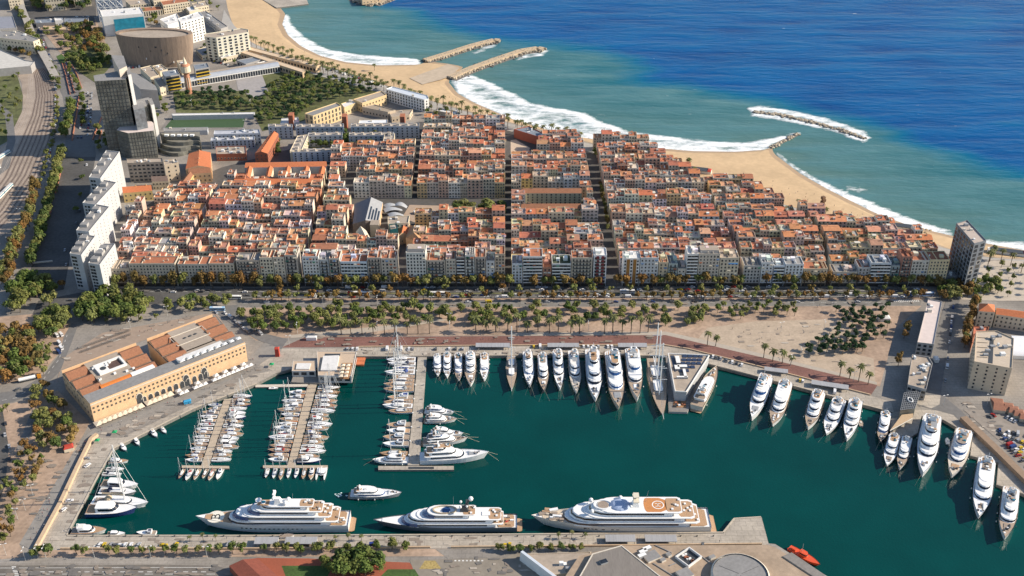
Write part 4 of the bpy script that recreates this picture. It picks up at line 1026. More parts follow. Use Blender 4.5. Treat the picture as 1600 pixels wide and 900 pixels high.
for k, (a, b) in enumerate([((386, 75), (497, 103)), ((381, 81), (477, 112))]):
    P = ribbon([a, b], 9, Z+8); bldg('beach_gallery', 'long narrow low gallery, the %s of two along the beach promenade' % ('one nearer the sand' if k == 0 else 'inland one'), [topx(p) for p in P], 8, mat('tan_render', (.56, .42, .27), .85, .07, .3), mat('gallery_roof', (.60, .46, .32), .85, .06, .3), 'gallery', nr=1, dx=5, ww=2.8, wh=3, kind='dark', clutter=0, par=.5, group='long galleries by the beach')
bldg('pavilion', 'square grey flat-roofed pavilion in the school grounds', [(370, 95), (412, 87), (418, 91), (384, 101)], 7, grey_w, mat('slate_grey', (.20, .23, .27), .7, .1, .4), 'pavilion', nr=1, dx=5, ww=3, wh=3, kind='dark', clutter=0)
bldg('white_annex', 'small white-roofed annex beside the square pavilion', [(402, 99), (428, 93), (434, 100), (412, 106)], 7, white_w, roof_white, nr=1, clutter=1)
# science-park hall with the barrel roof and white arcade
def barrel():
    a, b = at(264, 142, Z), at(438, 113, Z); d = (b-a); L = d.length; t = thing('arcaded_hall', 'very long hall with a grey barrel roof above a white arcade', 'hall', (a.x, a.y, Z), math.atan2(d.y, d.x))
    m = MB(); m.box(L/2, 9, 0, L, 18, 8, white_w, top=roof_tan); m.build('wall', t)
    m = MB(); rg = []
    for k in range(9):
        an = math.pi*k/8; rg.append([(0, 5.5-5.5*math.cos(an), 8+3.2*math.sin(an)), (L, 5.5-5.5*math.cos(an), 8+3.2*math.sin(an))])
    m.loft(rg, mat('zinc_roof', (.36, .39, .44), .5, .08, .4), close=False); m.build('barrel_roof', t, smooth=True)
    m = MB(); m.box(L/2, 15, 8.02, L, 6.2, 1.5, roof_tan); m.build('flat_roof', t)
    for k in range(44):
        obj('window', WIN['dark'], t, (L*(k+.5)/44, 0, 1.0), 0, scale=(2.2, 1, 5.2))
barrel()
yel = mat('yellow_fin', (.60, .40, .04), .7, .1, 1)
for k, (pts, h) in enumerate([([(253, 113), (276, 109), (281, 117), (258, 121)], 19), ([(302, 102), (324, 99), (327, 106), (305, 110)], 19)]):
    t = bldg('school_wing', '%s grey block with yellow sun fins beside the brick water tower' % ('left' if k == 0 else 'right'), pts, h, grey_w, mat('slate_grey'), 'school', nr=0, clutter=1, group='blocks with yellow sun fins')
    P = local([pts[3], pts[2]], Z+h, t.location)
    for j in range(4):
        m = MB(); a, b = P; dd = (b-a).normalized(); n = Vector((dd.y, -dd.x)); mid = (a+b)/2+n*1.0; m.box(mid.x, mid.y, 3+j*4, (b-a).length, 2, .5, yel, rot=math.atan2(dd.y, dd.x), bottom=True); m.build('sun_fin', t)
        m = MB(); mid = (a+b)/2+n*.08; m.box(mid.x, mid.y, 3.6+j*4, (b-a).length*.9, .15, 2.6, glass, rot=math.atan2(dd.y, dd.x)); m.build('window', t)
for k, pts in enumerate([[(219, 107), (236, 103), (249, 118), (235, 122)], [(238, 104), (252, 101), (262, 109), (250, 113)], [(276, 96), (290, 94), (296, 104), (283, 106)], [(240, 122), (252, 120), (262, 134), (250, 138)]]):
    bldg('roof_house', 'low cream block with white roof edges, %s in the school yard' % nth(k), pts, 10, cream_w, roof_tan, 'school', nr=1, kind='dark', clutter=2, group='low school yard blocks')
def water_tower():
    p = at(296, 146, Z); t = thing('water_tower', 'round brick water tower with a pale conical cap', 'water tower', (p.x, p.y, Z)); br = mat('tower_brick', (.46, .22, .13), .9, .12, .5)
    m = MB(); m.tube((0, 0, 0), (0, 0, 24), 3.6, 3.0, br, 14, cap=False); m.build('shaft', t)
    m = MB(); m.tube((0, 0, 24), (0, 0, 26.5), 3.0, 5.4, br, 14, cap=False); m.tube((0, 0, 26.5), (0, 0, 34), 5.4, 5.2, cream_w, 14, cap=False); m.build('tank', t)
    m = MB(); m.tube((0, 0, 34), (0, 0, 36), 5.6, 4.2, br, 14); m.tube((0, 0, 36), (0, 0, 44), 2.6, .3, cream_w, 10); m.build('cap', t)
    for k in range(8):
        a = 2*math.pi*k/8; m = MB(); m.box(0, 0, 0, .8, .3, 12, cream_w); m.build('pilaster', t, (3.45*math.cos(a), 3.45*math.sin(a), 8), a+math.pi/2)
water_tower()
# football pitch
pit = mat('pitch_turf', (.040, .085, .035), .95, .08, .3, .05, 1)
sheet('sports_pitch', [(272, 182), (384, 180), (380, 199), (257, 200)], pit, Z+.03)
sheet('pitch_surround', [(266, 179.5), (393, 177.5), (390, 202), (250, 203)], pave_d, Z+.015)
for k, pts in enumerate([[(268, 178), (398, 175.5), (396, 178.5), (270, 181)], [(256, 200), (325, 199), (324, 204), (256, 205)]]):
    bldg('stand', 'low white-roofed stand on the %s side of the football pitch' % ('far' if k == 0 else 'near'), pts, 5, shade_w, roof_white if k == 0 else roof_grey, 'grandstand', clutter=2, par=.3)
# curving terraces below the pitch
def terraces():
    c = at(275, 235, Z); t = thing('terraced_building', 'dark low building with curving stepped terraces behind the glass tower', 'building', (c.x, c.y, Z))
    for k, (y, h, x0) in enumerate(((214, 16, 258), (222, 12, 262), (230, 8, 258), (237, 4, 254))):
        m = MB(); P = [(x0-8, y-6)]+[(x0+8*i, y-2+5*math.sin(math.pi*min(1, i/5))*(.3+.2*k)) for i in range(7)]+[(312, y), (312, y-8)]
        m.prism([tuple(p) for p in local(P, Z+h, c)], 0, h, curtain, mat('olive_roof', (.19, .18, .15), .9, .12, .4)); m.build('terrace', t)
    for k in range(5):
        p = at(260+k*10, 211, Z+17); m = MB(); m.box(0, 0, 0, 4, 3, 1.6, white_p); m.build('roof_unit', t, (p.x-c.x, p.y-c.y, 16))
terraces()
# schools and housing rows behind the quarter
cre2 = mat('school_yellow', (.66, .50, .28), .85, .07, .3)
bldg('barracks', 'yellow block with a row of tall arched bays and grey roof by the wood', [(476, 178), (526, 161), (533, 166), (489, 182)], 16, cre2, roof_grey, nr=3, dx=4.5, ww=1.8, wh=3.2, kind='shut', clutter=0)
bldg('school_building', 'white-fronted school with a blue-white roof near the promenade', [(603, 140), (613, 136), (668, 150), (670, 155), (663, 157)], 14, white_w, mat('blue_white_roof', (.55, .60, .66), .7, .06, .4), 'school', nr=4, dx=4, ww=1.5, wh=1.8, kind='dark', clutter=1)
for k, (pts, h, m_, rf, words) in enumerate([
    ([(533, 163), (556, 155), (560, 160), (538, 169)], 9, cre2, roof_white, 'low linking wing with a white roof'), ([(552, 156), (596, 143), (604, 149), (566, 162)], 11, cre2, roof_tan, 'cream wing with tan roof'),
    ([(566, 168), (606, 176), (618, 173), (585, 164)], 8, beige_w, mat('roof_brown', (.33, .27, .20), .9, .1, .4), 'low hall with brown-grey roof'), ([(606, 174), (645, 172), (640, 180), (612, 184)], 6, beige_w, roof_tan, 'low tan-roofed shed'),
    ([(440, 186), (466, 184), (468, 192), (438, 194)], 7, shade_w, roof_white, 'small white-roofed cabin by the wood'), ([(684, 169), (718, 176), (718, 181), (683, 174)], 6, beige_w, roof_white, 'white-edged changing hall near the palms'),
    ([(562, 188), (606, 187), (606, 193), (560, 194)], 9, beige_w, mat('white_sheds', (.70, .72, .74), .7, .1, .2), 'hall with bright white roof lights')]):
    bldg('hall', words+' behind the quarter', pts, h, m_, rf, 'hall', nr=1 if h < 10 else 2, dx=4, kind='dark', clutter=1)
tan_r = mat('row_roof', (.40, .35, .30), .9, .1, .5)
for k, (pts, h) in enumerate([([(419, 195), (457, 195), (457, 199), (419, 199)], 13), ([(463, 195), (537, 194), (537, 199), (462, 200)], 13), ([(549, 194), (655, 193), (655, 198), (548, 199)], 13), ([(482, 208), (535, 207), (535, 212), (481, 213)], 12), ([(546, 208), (615, 207), (614, 212), (545, 213)], 12), ([(465, 213), (482, 211), (472, 234), (453, 237)], 12), ([(601, 210), (617, 209), (613, 234), (596, 234)], 12), ([(456, 234), (526, 232), (526, 237), (457, 239)], 11), ([(538, 233), (592, 232), (592, 237), (538, 238)], 11)]):
    t = bldg('housing_row', 'long grey housing row with tan roof, %s around the garden courts' % nth(k), pts, h, shade_w if k not in (5, 6) else cream_w, tan_r, 'housing row', nr=4, dx=5, ww=1.3, wh=1.5, kind='dark', clutter=0, group='long housing rows round the garden courts')  # rows facing the camera get the shade colour, side rows cream
    P = local(pts, Z+h, t.location); n = max(2, int((P[1]-P[0]).length/9)); n2 = max(2, int((P[2]-P[1]).length/9))
    for i in range(n if k not in (5, 6) else n2):
        q = (P[0].lerp(P[1], (i+.5)/n)+P[3].lerp(P[2], (i+.5)/n))/2 if k not in (5, 6) else (P[0].lerp(P[3], (i+.5)/n2)+P[1].lerp(P[2], (i+.5)/n2))/2
        m = MB(); m.box(0, 0, 0, 3, 3, 2.2, trim, top=roof_tan); m.build('stair_head', t, (q.x, q.y, h+.05))
for k, (x, y) in enumerate(((457, 192), (540, 194), (630, 194))):
    p = at(x, y+8, Z); t = thing('stair_tower', 'narrow red-brown stair tower, %s between the housing rows' % nth(k), 'stair tower', (p.x, p.y, Z), 0, 'stair towers'); m = MB(); m.box(0, 0, 0, 5, 9, 16, redbr, top=terra); m.build('wall', t); m = MB(); m.box(0, 0, 16, 5.4, 9.4, .4, terra, bottom=True); m.build('roof', t)
for k, (pts, h) in enumerate([([(335, 205), (405, 203), (407, 209), (334, 211)], 12), ([(330, 216), (398, 214), (398, 219), (329, 221)], 9)]):
    bldg('terraced_row', '%s long blue-white row with roof lights left of the red-roofed school' % ('farther' if k == 0 else 'nearer'), pts, h, shade_w, mat('sawtooth_roof', (.45, .47, .52), .8, .1, .3), 'housing row', nr=3, dx=4, kind='dark', clutter=8)
bldg('gardened_row', 'row with planted roof terraces and a red front edge', [(337, 230), (384, 229), (385, 241), (338, 242)], 7, redbr, roof_tan, nr=1, clutter=10)
hip('red_school', 'long red brick school with an orange roof seen end on', [(423, 208), (435, 209), (418, 240), (398, 240)], 12, 2.5, redbr, orange_t, 'school', nr=3, dx=4, clutter=5)
# orange roofed ring round courtyards
def ring():
    c = at(436, 272, Z); t = thing('courtyard_block', 'orange-roofed block round a chain of four small courtyards', 'courtyard block', (c.x, c.y, Z)); h = 11
    bars = [[(386, 254), (510, 252), (511, 260), (382, 262)], [(368, 278), (504, 277), (503, 287), (364, 289)]]+[[(x, 262), (x+9, 262), (x+9-4, 278), (x-4, 278)] for x in (386, 418, 446, 475, 500)]
    for k, P in enumerate(bars):
        q = local(P, Z+h, c); m = MB(); m.prism([tuple(p) for p in q], 0, h, cream_w if k else shade_w, cap=False); m.build('wall', t)
        m = MB(); a, b, cc, d = q
        if k > 1: a, b, cc, d = b, cc, d, a
        r0, r1 = (a+d)/2, (b+cc)/2; V = [(*p, h) for p in (a, b, cc, d)]+[(*r0, h+2.4), (*r1, h+2.4)]; ar = (b-a).x*(cc-a).y-(b-a).y*(cc-a).x; fs = [[0, 1, 5, 4], [2, 3, 4, 5], [1, 2, 5], [3, 0, 4]]
        fs = [f[::-1] for f in fs] if ar < 0 else fs; m.add(V, fs[:2], orange_t); m.add(V, fs[2:], cream_w); m.build('roof', t)
    q = local(bars[1], Z+h, c); windows(t, q[3], q[2], 1, h, 24, 3, 1.4, 1.5, 'dark', 72)
ring()
# cluster on the left of the quarter
hip('orange_hall', 'orange-tiled hall with two ridges left of the quarter', [(295, 240), (329, 238), (330, 262), (290, 264)], 12, 3, ochre_w, orange_t, 'hall', nr=2, dx=4, clutter=3)
hip('orange_wing', 'brown-orange tiled wing beside the two-ridged hall', [(296, 264), (328, 262), (330, 270), (294, 272)], 10, 3, ochre_w, tileb, 'hall', nr=2, dx=4)
hip('orange_side_wing', 'slanting tiled side wing with yellow end wall', [(293, 272), (303, 272), (290, 292), (276, 291)], 9, 2.5, mat('yellow_wall', (.62, .46, .20), .85, .07, .4), tileb, 'hall', nr=2, dx=4)
bldg('grey_apartments', 'grey-brown apartment slab with balcony rows behind the white zigzag', [(198, 249), (254, 248), (255, 254), (199, 256)], 20, mat('grey_brown', (.30, .26, .22), .85, .1, .3), roof_tan, 'apartment block', nr=5, dx=4, ww=2.4, wh=1.6, kind='dark', clutter=4)
bldg('stone_block', 'pale stone block with a stepped roof beside the grey slab', [(256, 251), (275, 249), (279, 255), (257, 259)], 18, beige_w, roof_tan, 'apartment block', nr=4, dx=5, kind='dark', clutter=3)
hip('slate_house', 'house with dark ridge roof and yellow gable below the grey slab', [(236, 276), (262, 275), (263, 283), (237, 284)], 9, 3, cream_w, mat('dark_tiles', (.17, .12, .10), .9, .15, .6), 'house', nr=2)
hip('corner_house', 'orange-roofed corner house with yellow gable beside the zigzag blocks', [(191, 292), (236, 289), (238, 298), (192, 302)], 10, 3, mat('yellow_wall'), orange_t, 'house', nr=2, dx=4, clutter=2)
for k, (pts, h, m_, w) in enumerate([([(195, 322), (222, 321), (224, 329), (197, 330)], 9, shade_w, 'grey'), ([(197, 338), (214, 337), (218, 346), (199, 347)], 9, redbr, 'red-brown'), ([(192, 378), (206, 377), (210, 388), (194, 390)], 14, white_w, 'pale blue-white')]):
    bldg('infill_house', '%s flat-roofed house tucked beside the white zigzag blocks' % w, pts, h, m_, roof_grey, 'house', nr=3, kind='dark', clutter=3)
bldg('sports_centre', 'long red sports hall with dark roof lights by the palm promenade', [(803, 203), (826, 198), (868, 218), (866, 222), (846, 216)], 9, mat('sports_red', (.36, .10, .06), .8, .1, .5), mat('slate_grey'), 'sports hall', nr=0, clutter=6)
sheet('court_yard', [(798, 219), (806, 218), (828, 231), (826, 240), (798, 243)], mat('pale_yard', (.50, .40, .31), .9, .08, .5), Z+.05)
# railway-side buildings, top left corner
bldg('rail_warehouse', 'grey warehouse with an orange pillar at the left edge', [(-30, 28), (20, 26), (26, 44), (-30, 48)], 14, mat('whitish_wall', (.50, .48, .46), .8, .1, .5), mat('roof_slate', (.24, .25, .29), .8, .1, .4), 'warehouse', nr=2, dx=4, kind='dark', clutter=0)
bldg('station_house', 'long pale roofed block with a cream end wall beside the viaduct', [(-20, 48), (30, 49), (62, 62), (52, 66), (0, 60)], 16, cream_w, roof_grey, nr=3, dx=5, kind='dark', clutter=8)
bldg('train_shed', 'long grey vaulted train shed roof at the left edge', [(-40, 77), (0, 78), (40, 95), (54, 97), (48, 104), (-40, 112)], 9, grey_w, mat('shed_roof', (.52, .50, .46), .8, .1, .3), 'train shed', nr=0, clutter=0)
bldg('white_kiosk', 'small white cube building beside the park trees', [(85, 29), (98, 29), (99, 32), (86, 33)], 8, white_w, roof_white, 'kiosk', nr=1, clutter=0)
bldg('tan_terrace', 'low tan walled terrace between the park trees', [(68, 41), (106, 41), (106, 47), (68, 47)], 5, mat('tan_render'), mat('tan_render'), nr=0, clutter=0)
for k, (pts, h) in enumerate([([(232, -8), (262, -12), (268, -2), (240, 2)], 14), ([(66, -10), (98, -12), (100, -4), (70, -2)], 18), ([(196, 2), (230, -1), (236, 6), (204, 9)], 9), ([(215, 13), (250, 10), (254, 16), (220, 19)], 7)]):
    bldg('far_block', '%s far pale block at the top edge above the oval building' % nth(k), pts, h, cream_w, terra if k % 2 else roof_tan, 'building', nr=3, kind='dark', clutter=2)

bldg('blue_roof_hall', 'long low hall with a dark blue-grey roof beside the white cube building', [(54, 31), (84, 30), (85, 36), (56, 37)], 6, grey_w, mat('slate_grey'), 'hall', clutter=2)
bldg('blue_roof_hall', 'dark blue-grey roofed hall right of the white cube building', [(100, 29), (138, 28), (138, 34), (101, 36)], 6, grey_w, mat('slate_grey'), 'hall', clutter=2)
for k, (pts, h, rf) in enumerate([([(250, 2), (292, -4), (296, 3), (255, 9)], 12, terra), ([(300, 6), (322, 2), (326, 9), (304, 13)], 9, roof_tan), ([(112, -14), (138, -16), (140, -8), (114, -6)], 16, roof_tan), ([(290, 12), (308, 9), (314, 15), (296, 19)], 7, roof_white), ([(8, -18), (26, -20), (30, -6), (12, -4)], 18, roof_grey), ([(330, 64), (352, 60), (366, 70), (344, 76)], 5, roof_tan), ([(306, 78), (330, 72), (340, 82), (316, 88)], 6, mat('slate_grey')), ([(340, 84), (366, 78), (372, 86), (346, 92)], 6, roof_white), ([(226, 108), (236, 106), (240, 114), (230, 116)], 8, roof_white)]):
    bldg('low_block', 'small low block with a %s roof, %s around the hospital and hotel' % ({terra: 'rust', roof_tan: 'tan', roof_white: 'white'}.get(rf, 'grey'), nth(k)), pts, h, cream_w, rf, 'building', nr=max(1, int(h/4)), kind='dark', clutter=3)
# ---------------------------------------------------------------- waterfront mall at the bottom edge, breakwaters, beach buildings
def mall():
    h = 9; c = at(1080, 880, Z); t = thing('shopping_hall', 'sprawling tan-roofed hall at the bottom edge with grey pitched roof and round drum', 'hall', (c.x, c.y, Z))
    V = lambda pts, hh: [tuple(p) for p in local(pts, Z+hh, c)]
    m = MB(); m.prism(V([(905, 868), (972, 852), (1200, 851), (1212, 855), (1292, 905), (1400, 1000), (880, 1000), (880, 905)], h), 0, h-.2, beige_w, mat('mall_roof', (.35, .265, .19), .9, .12, .4, .15, .07)); m.build('wall', t)
    m = MB(); P = [Vector(p) for p in V([(926, 866), (971, 853), (1045, 912), (1010, 990), (870, 960), (905, 903)], h+2)]
    m.prism([tuple(p) for p in P], h-.5, h+2, trim, mat('ribbed_grey_roof', (.20, .18, .16), .8, .06, .4, .10, 1.5, stretch=(1, .15, 1))); m.build('grey_roof', t)
    for i in range(6):
        a, b = P[i], P[(i+1) % 6]; d = b-a; m = MB(); m.box((a.x+b.x)/2, (a.y+b.y)/2, h+1.9+.005*i, d.length+.3, .6, .4, trim, rot=math.atan2(d.y, d.x)); m.build('roof_edge', t)
    p = at(943, 879, Z+h+2); m = MB(); m.box(0, 0, 0, 4.5, 3, 1.1, metal_g, top=glass, rot=.4); m.build('skylight', t, (p.x-c.x, p.y-c.y, h+2))
    p = at(1157, 897, Z+h+3); m = MB(); o = (p.x-c.x, p.y-c.y)
    m.tube((*o, h-.3), (*o, h+3), 16.5, 16.5, trim, 48, cap=False); m.tube((*o, h+3), (*o, h+3.6), 16.5, 15.6, trim, 48, cap=False); m.build('drum', t)
    m = MB(); m.tube((*o, h), (*o, h+2.9), 15.5, 15.5, roof_grey, 48); m.build('drum_roof', t)
    for k in range(3):
        m = MB(); a = .5+k*2.1; m.box(o[0]+7*math.cos(a), o[1]+7*math.sin(a), h+2.9, 12, .12, .12, dark_m, rot=a); m.build('roof_seam', t)
    q = [Vector(v) for v in V([(1056, 869), (1077, 855), (1096, 869), (1076, 884)], h+1.5)]
    for i in range(4):
        a, b = q[i], q[(i+1) % 4]; d = b-a; m = MB(); m.box((a.x+b.x)/2, (a.y+b.y)/2, h-.25, d.length+.5, .6, 1.8+.01*i, roof_white, rot=math.atan2(d.y, d.x)); m.build('light_well_wall', t)
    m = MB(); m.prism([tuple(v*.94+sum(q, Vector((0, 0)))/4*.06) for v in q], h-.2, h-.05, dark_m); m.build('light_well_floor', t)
    for k in range(8):
        v = q[0].lerp(q[1], .2+.6*rnd.random()).lerp(q[3].lerp(q[2], .5), .1+.8*rnd.random()); m = MB(); m.box(0, 0, 0, 1.8, 1, .8, rnd.choice((terra, white_p, metal_g)), rot=rnd.random()); m.build('terrace_table', t, (v.x, v.y, h-.05))
    for k, (x, y, sx, sy, hh) in enumerate([(1005, 862, 5, 2.4, 2), (1011, 857, 5, 2.4, 2), (1003, 868, 5, 2.4, 2), (1018, 868, 9, 7, 1.2), (1045, 866, 2.4, 3, 1.5), (1036, 874, 3, 2.4, 1.4), (1113, 870, 3.6, 2.4, 1.6), (1070, 897, 8, 7, 2)]):
        p = at(x, y, Z+h+1); m = MB(); m.box(0, 0, 0, sx, sy, hh, metal_g if k < 3 else trim, top=white_p if k < 3 else roof_grey, rot=.5); m.build('roof_unit', t, (p.x-c.x, p.y-c.y, h-.2))
    for pts in ([(1024, 852), (1050, 864)], [(1056, 880), (1046, 884)], [(1096, 869), (1115, 884)], [(1020, 880), (1060, 905)]):
        a, b = [Vector(v) for v in V(pts, h)]; d = b-a; m = MB(); m.box((a.x+b.x)/2, (a.y+b.y)/2, h-.2, d.length, .5, .5, roof_grey, rot=math.atan2(d.y, d.x)); m.build('roof_kerb', t)
    m = MB(); m.prism(V([(1223, 869), (1237, 863), (1290, 899), (1278, 905)], h+.5), h-.2, h+.5, quay_c, pave_d); m.build('walkway_roof', t)
mall()
t = bldg('side_hall', 'low tan roof left of the grey pitched roof with a slanted white wall', [(821, 866), (924, 863), (900, 895), (866, 898)], 5, beige_w, roof_tan, 'hall', clutter=3, par=.5)
p, q = at(815, 862, Z+6), at(868, 902, Z+6); d = q-p; tt = thing('screen_wall', 'tall slanted white screen wall at the bottom edge left of the grey roof', 'wall', ((p.x+q.x)/2, (p.y+q.y)/2, Z), math.atan2(d.y, d.x))
m = MB(); m.box(0, 0, 0, d.length, 3.2, 6.5, white_w, ty=.55, top=mat('blue_white_roof')); m.build('wall', tt)
m = MB(); m.box(0, 3, 0, d.length*.9, 3, 4, dark_m); m.build('lean_to', tt)
hip('brick_pavilion', 'brown-red sloping roofed pavilion at the bottom edge beside the lawn', [(358, 884), (402, 872), (440, 905), (384, 912)], 5, 2, mat('brick_wall', (.28, .09, .05), .9, .1, 1), mat('brick_roof', (.23, .065, .04), .9, .12, .6, .1, 2), 'pavilion', nr=0)

# rocks: each breakwater is one pile of boulders
rock_m = mat('breakwater_rock', (.40, .335, .25), .95, .22, .35, .2, 1.2)
rock_w = mat('wet_rock', (.13, .12, .11), .7, .3, .5)
def breakwater(label, pts, w, hgt, path=False, top=(0, 0)):
    P = ats(pts, 0); c = P[0]; t = thing('breakwater', label, 'breakwater', (c.x, c.y, 0)); m = MB(); m2 = MB()
    for a, b in zip(P, P[1:]):
        d = b-a; L = d.length; u = d/L; n = Vector((-u.y, u.x, 0)); k = int(L*w/7)
        for _ in range(k):
            s, off = rnd.random()*L, rnd.gauss(0, .34)*w/2; off = max(-w/2, min(w/2, off)); q = a+u*s+n*off-c
            r_ = rnd.uniform(1.0, 2.3); hz = hgt*(1-(abs(off)/(w/2))**1.6)
            g = m if abs(off) < w*.36 else m2
            vs = [(q.x+r_*rnd.uniform(.6, 1.1)*math.cos(2*math.pi*i/5+.3), q.y+r_*rnd.uniform(.6, 1.1)*math.sin(2*math.pi*i/5+.3), z) for z in (hz-1.8, hz+.3) for i in range(5)]
            tp = (q.x, q.y, hz+r_*.55); g.add(vs+[tp], [[i, (i+1) % 5, 5+(i+1) % 5, 5+i] for i in range(5)]+[[5+i, 5+(i+1) % 5, 10] for i in range(5)], rock_m if g is m else rock_w)
    for a, b in zip(P, P[1:]):
        d = b-a; u = d.normalized(); n = Vector((-u.y, u.x, 0))*w*.5; aa, bb = a-c, b-c
        m2.add([(*(aa-n).xy, -.6), (*(bb-n).xy, -.6), (*bb.xy, hgt*.8), (*aa.xy, hgt*.8), (*(aa+n).xy, -.6), (*(bb+n).xy, -.6)], [[0, 1, 2, 3], [3, 2, 5, 4]], rock_w)
    m.build('boulders', t); m2.build('wet_boulders', t)
    if path:
        m = MB()
        for a, b in zip(P, P[1:-1]+[P[-1].lerp(P[-2], .15)]):
            d = b-a; u = d.normalized(); n = Vector((-u.y, u.x, 0))*w*.2; aa, bb = a-c, b-c
            m.add([(*(aa-n).xy, hgt+.6), (*(bb-n).xy, hgt+.6), (*(bb+n).xy, hgt+.6), (*(aa+n).xy, hgt+.6), (*(aa-n).xy, 0), (*(bb-n).xy, 0), (*(bb+n).xy, 0), (*(aa+n).xy, 0)], [[0, 1, 2, 3], [4, 5, 1, 0], [6, 7, 3, 2]], mat('breakwater_path', (.50, .38, .25), .9, .12, .3))
        m.build('path', t)
breakwater('left sandy-topped breakwater of the pair reaching out from the beach', [(664, 97), (700, 86), (740, 73), (772, 65), (781, 66)], 22, 2.6, True)
breakwater('right longer breakwater of the pair with surf at its tip', [(704, 124), (735, 110), (780, 94), (815, 82), (840, 78), (850, 80)], 24, 2.8, True)
breakwater('detached breakwater offshore buried in white surf', [(1176, 175), (1215, 179), (1260, 189), (1310, 202), (1352, 217)], 12, .9)
breakwater('short groyne at the bend of the beach', [(1204, 231), (1222, 222), (1246, 210)], 9, 1.0)
breakwater('rocky mole end at the top edge of the picture', [(540, -14), (560, 4), (585, 8), (612, -2)], 24, 2.5)
t = bldg('mole_building', 'sandy building standing on the rocky mole at the top edge', [(562, -6), (590, -10), (594, -3), (566, 1)], 6, mat('tan_render'), roof_tan, nr=1, dx=5, clutter=1)
pp = [at(x, y, 1.8) for x, y in ((408, -2), (478, -4), (482, 6), (432, 12))]; mb = MB(); mb.prism([tuple(p)[:2] for p in pp], -2, 1.8, quay_w, quay_c); tag(mb.build('jetty'), 'pale stone jetty at the far end of the beach', 'jetty')
# spur of sand between the two breakwaters
sheet('paved_spit', [(640, 122), (700, 100), (718, 106), (706, 118), (690, 124), (660, 132)], mat('spit_paving', (.47, .38, .28), .9, .1, .2), Z+.12)
# beach things
def beach_sculpture():
    p = at(1285, 322, 1.6); t = thing('sculpture', 'leaning stack of dark cubes standing on the sand', 'sculpture', (p.x, p.y, 1.6)); rust = mat('rusty_steel', (.16, .09, .05), .8, .2, 1)
    for k in range(4):
        m = MB(); m.box(0, 0, 0, 3.2, 3.2, 2.5, rust, rot=.15*k); m.build('cube', t, (.45*(-1)**k, 0, k*2.5))
beach_sculpture()
for k, (x, y, w, d, l) in enumerate([(1091, 268, 26, 7, 'long beach bar with a dark canopy and red-white end on the sand'), (1412, 357, 20, 6, 'beach bar with dark canopy and red parasols near the tower'), (1575, 396, 34, 5, 'long dark beach bar at the right edge of the sand')]):
    p = at(x, y, Z); t = thing('beach_bar', l, 'beach bar', (p.x, p.y, Z-.4), R(-16)); m = MB(); m.box(0, 0, 0, w, d, 3, white_w); m.build('wall', t); m = MB(); m.box(-1, 0, 3, w*.8, d+1.5, .5, dark_m, bottom=True); m.build('roof', t); m = MB(); m.box(w*.42, 0, 3, w*.16, d+1, 1.2, mat('red_roof', (.45, .05, .03), .7), tx=.6, ty=.5, bottom=True); m.build('end_roof', t)
pm = parasol_mesh(mat('straw_canopy', (.42, .30, .16), .9, .15, 2), 2.6)
for r_ in range(2):
    for i in range(9):
        p = at(1398+i*6+r_*7, 355.5+i*1.3-r_*3.2, 1.9); t = thing('beach_umbrella', 'straw beach umbrella, %s in the %s row beside the beach bar' % (nth(i), 'inland' if r_ == 0 else 'seaward'), 'umbrella', (p.x, p.y, 1.7), 0, 'straw umbrellas by the beach bar'); obj('canopy', pm[0], t, scale=(1, 1, .8)); obj('pole', pm[1], t, scale=(1, 1, .8))
p, q = at(1254, 320, 1.5), at(1283, 322.5, 1.5); d = q-p; mb = MB(); mb.box(0, 0, 0, d.length, 1.2, .9, quay_w, rot=math.atan2(d.y, d.x)); tag(mb.build('low_wall', None, ((p.x+q.x)/2, (p.y+q.y)/2, 1.3)), 'thin dark wall lying across the sand to the cube sculpture', 'wall')
# open sheds with long grey roofs along the quays
for k, (px, py, w, d, ang, lab) in enumerate([(770, 544, 26, 5.5, 0, 'long grey-roofed quay shed, left of the three above the yachts'), (880, 544, 24, 5.5, 0, 'long grey-roofed quay shed, middle of the three above the yachts'), (988, 544, 22, 5.5, 0, 'long grey-roofed quay shed, right of the three above the yachts'), (1212, 583, 17, 5, -13, 'short grey-roofed quay shed on the right quay'), (1296, 606, 26, 5.5, -15, 'long grey-roofed quay shed on the right quay'), (417, 850, 14, 6, 0, 'grey-roofed bottom quay shed left of its longer neighbour'), (471, 850, 19, 6, 0, 'grey-roofed bottom quay shed below the helipad yacht stern'), (969, 846.5, 18, 6, 0, 'left ribbed grey shed behind the third giant yacht'), (1032, 846.5, 19, 6, 0, 'right ribbed grey shed behind the third giant yacht')]):
    p = at(px, py, Z); t = thing('quay_shed', lab, 'shed', (p.x, p.y, Z), R(ang), 'grey sheds on the quays')
    m = MB(); m.box(0, d*.3, 0, w*.98, d*.35, 2.6, grey_w); m.build('wall', t)
    m = MB(); m.box(0, 0, 2.75, w, d, .25, mat('ribbed_roof', (.34, .345, .36), .6, .05, .5, .1, 1.4, stretch=(1, .05, .05)), bottom=True); m.build('roof', t)
    for x in (-w*.46, w*.46): m = MB(); m.tube((x, -d*.4, 0), (x, -d*.4, 2.75), .12, .12, dark_m, 5); m.build('post', t)
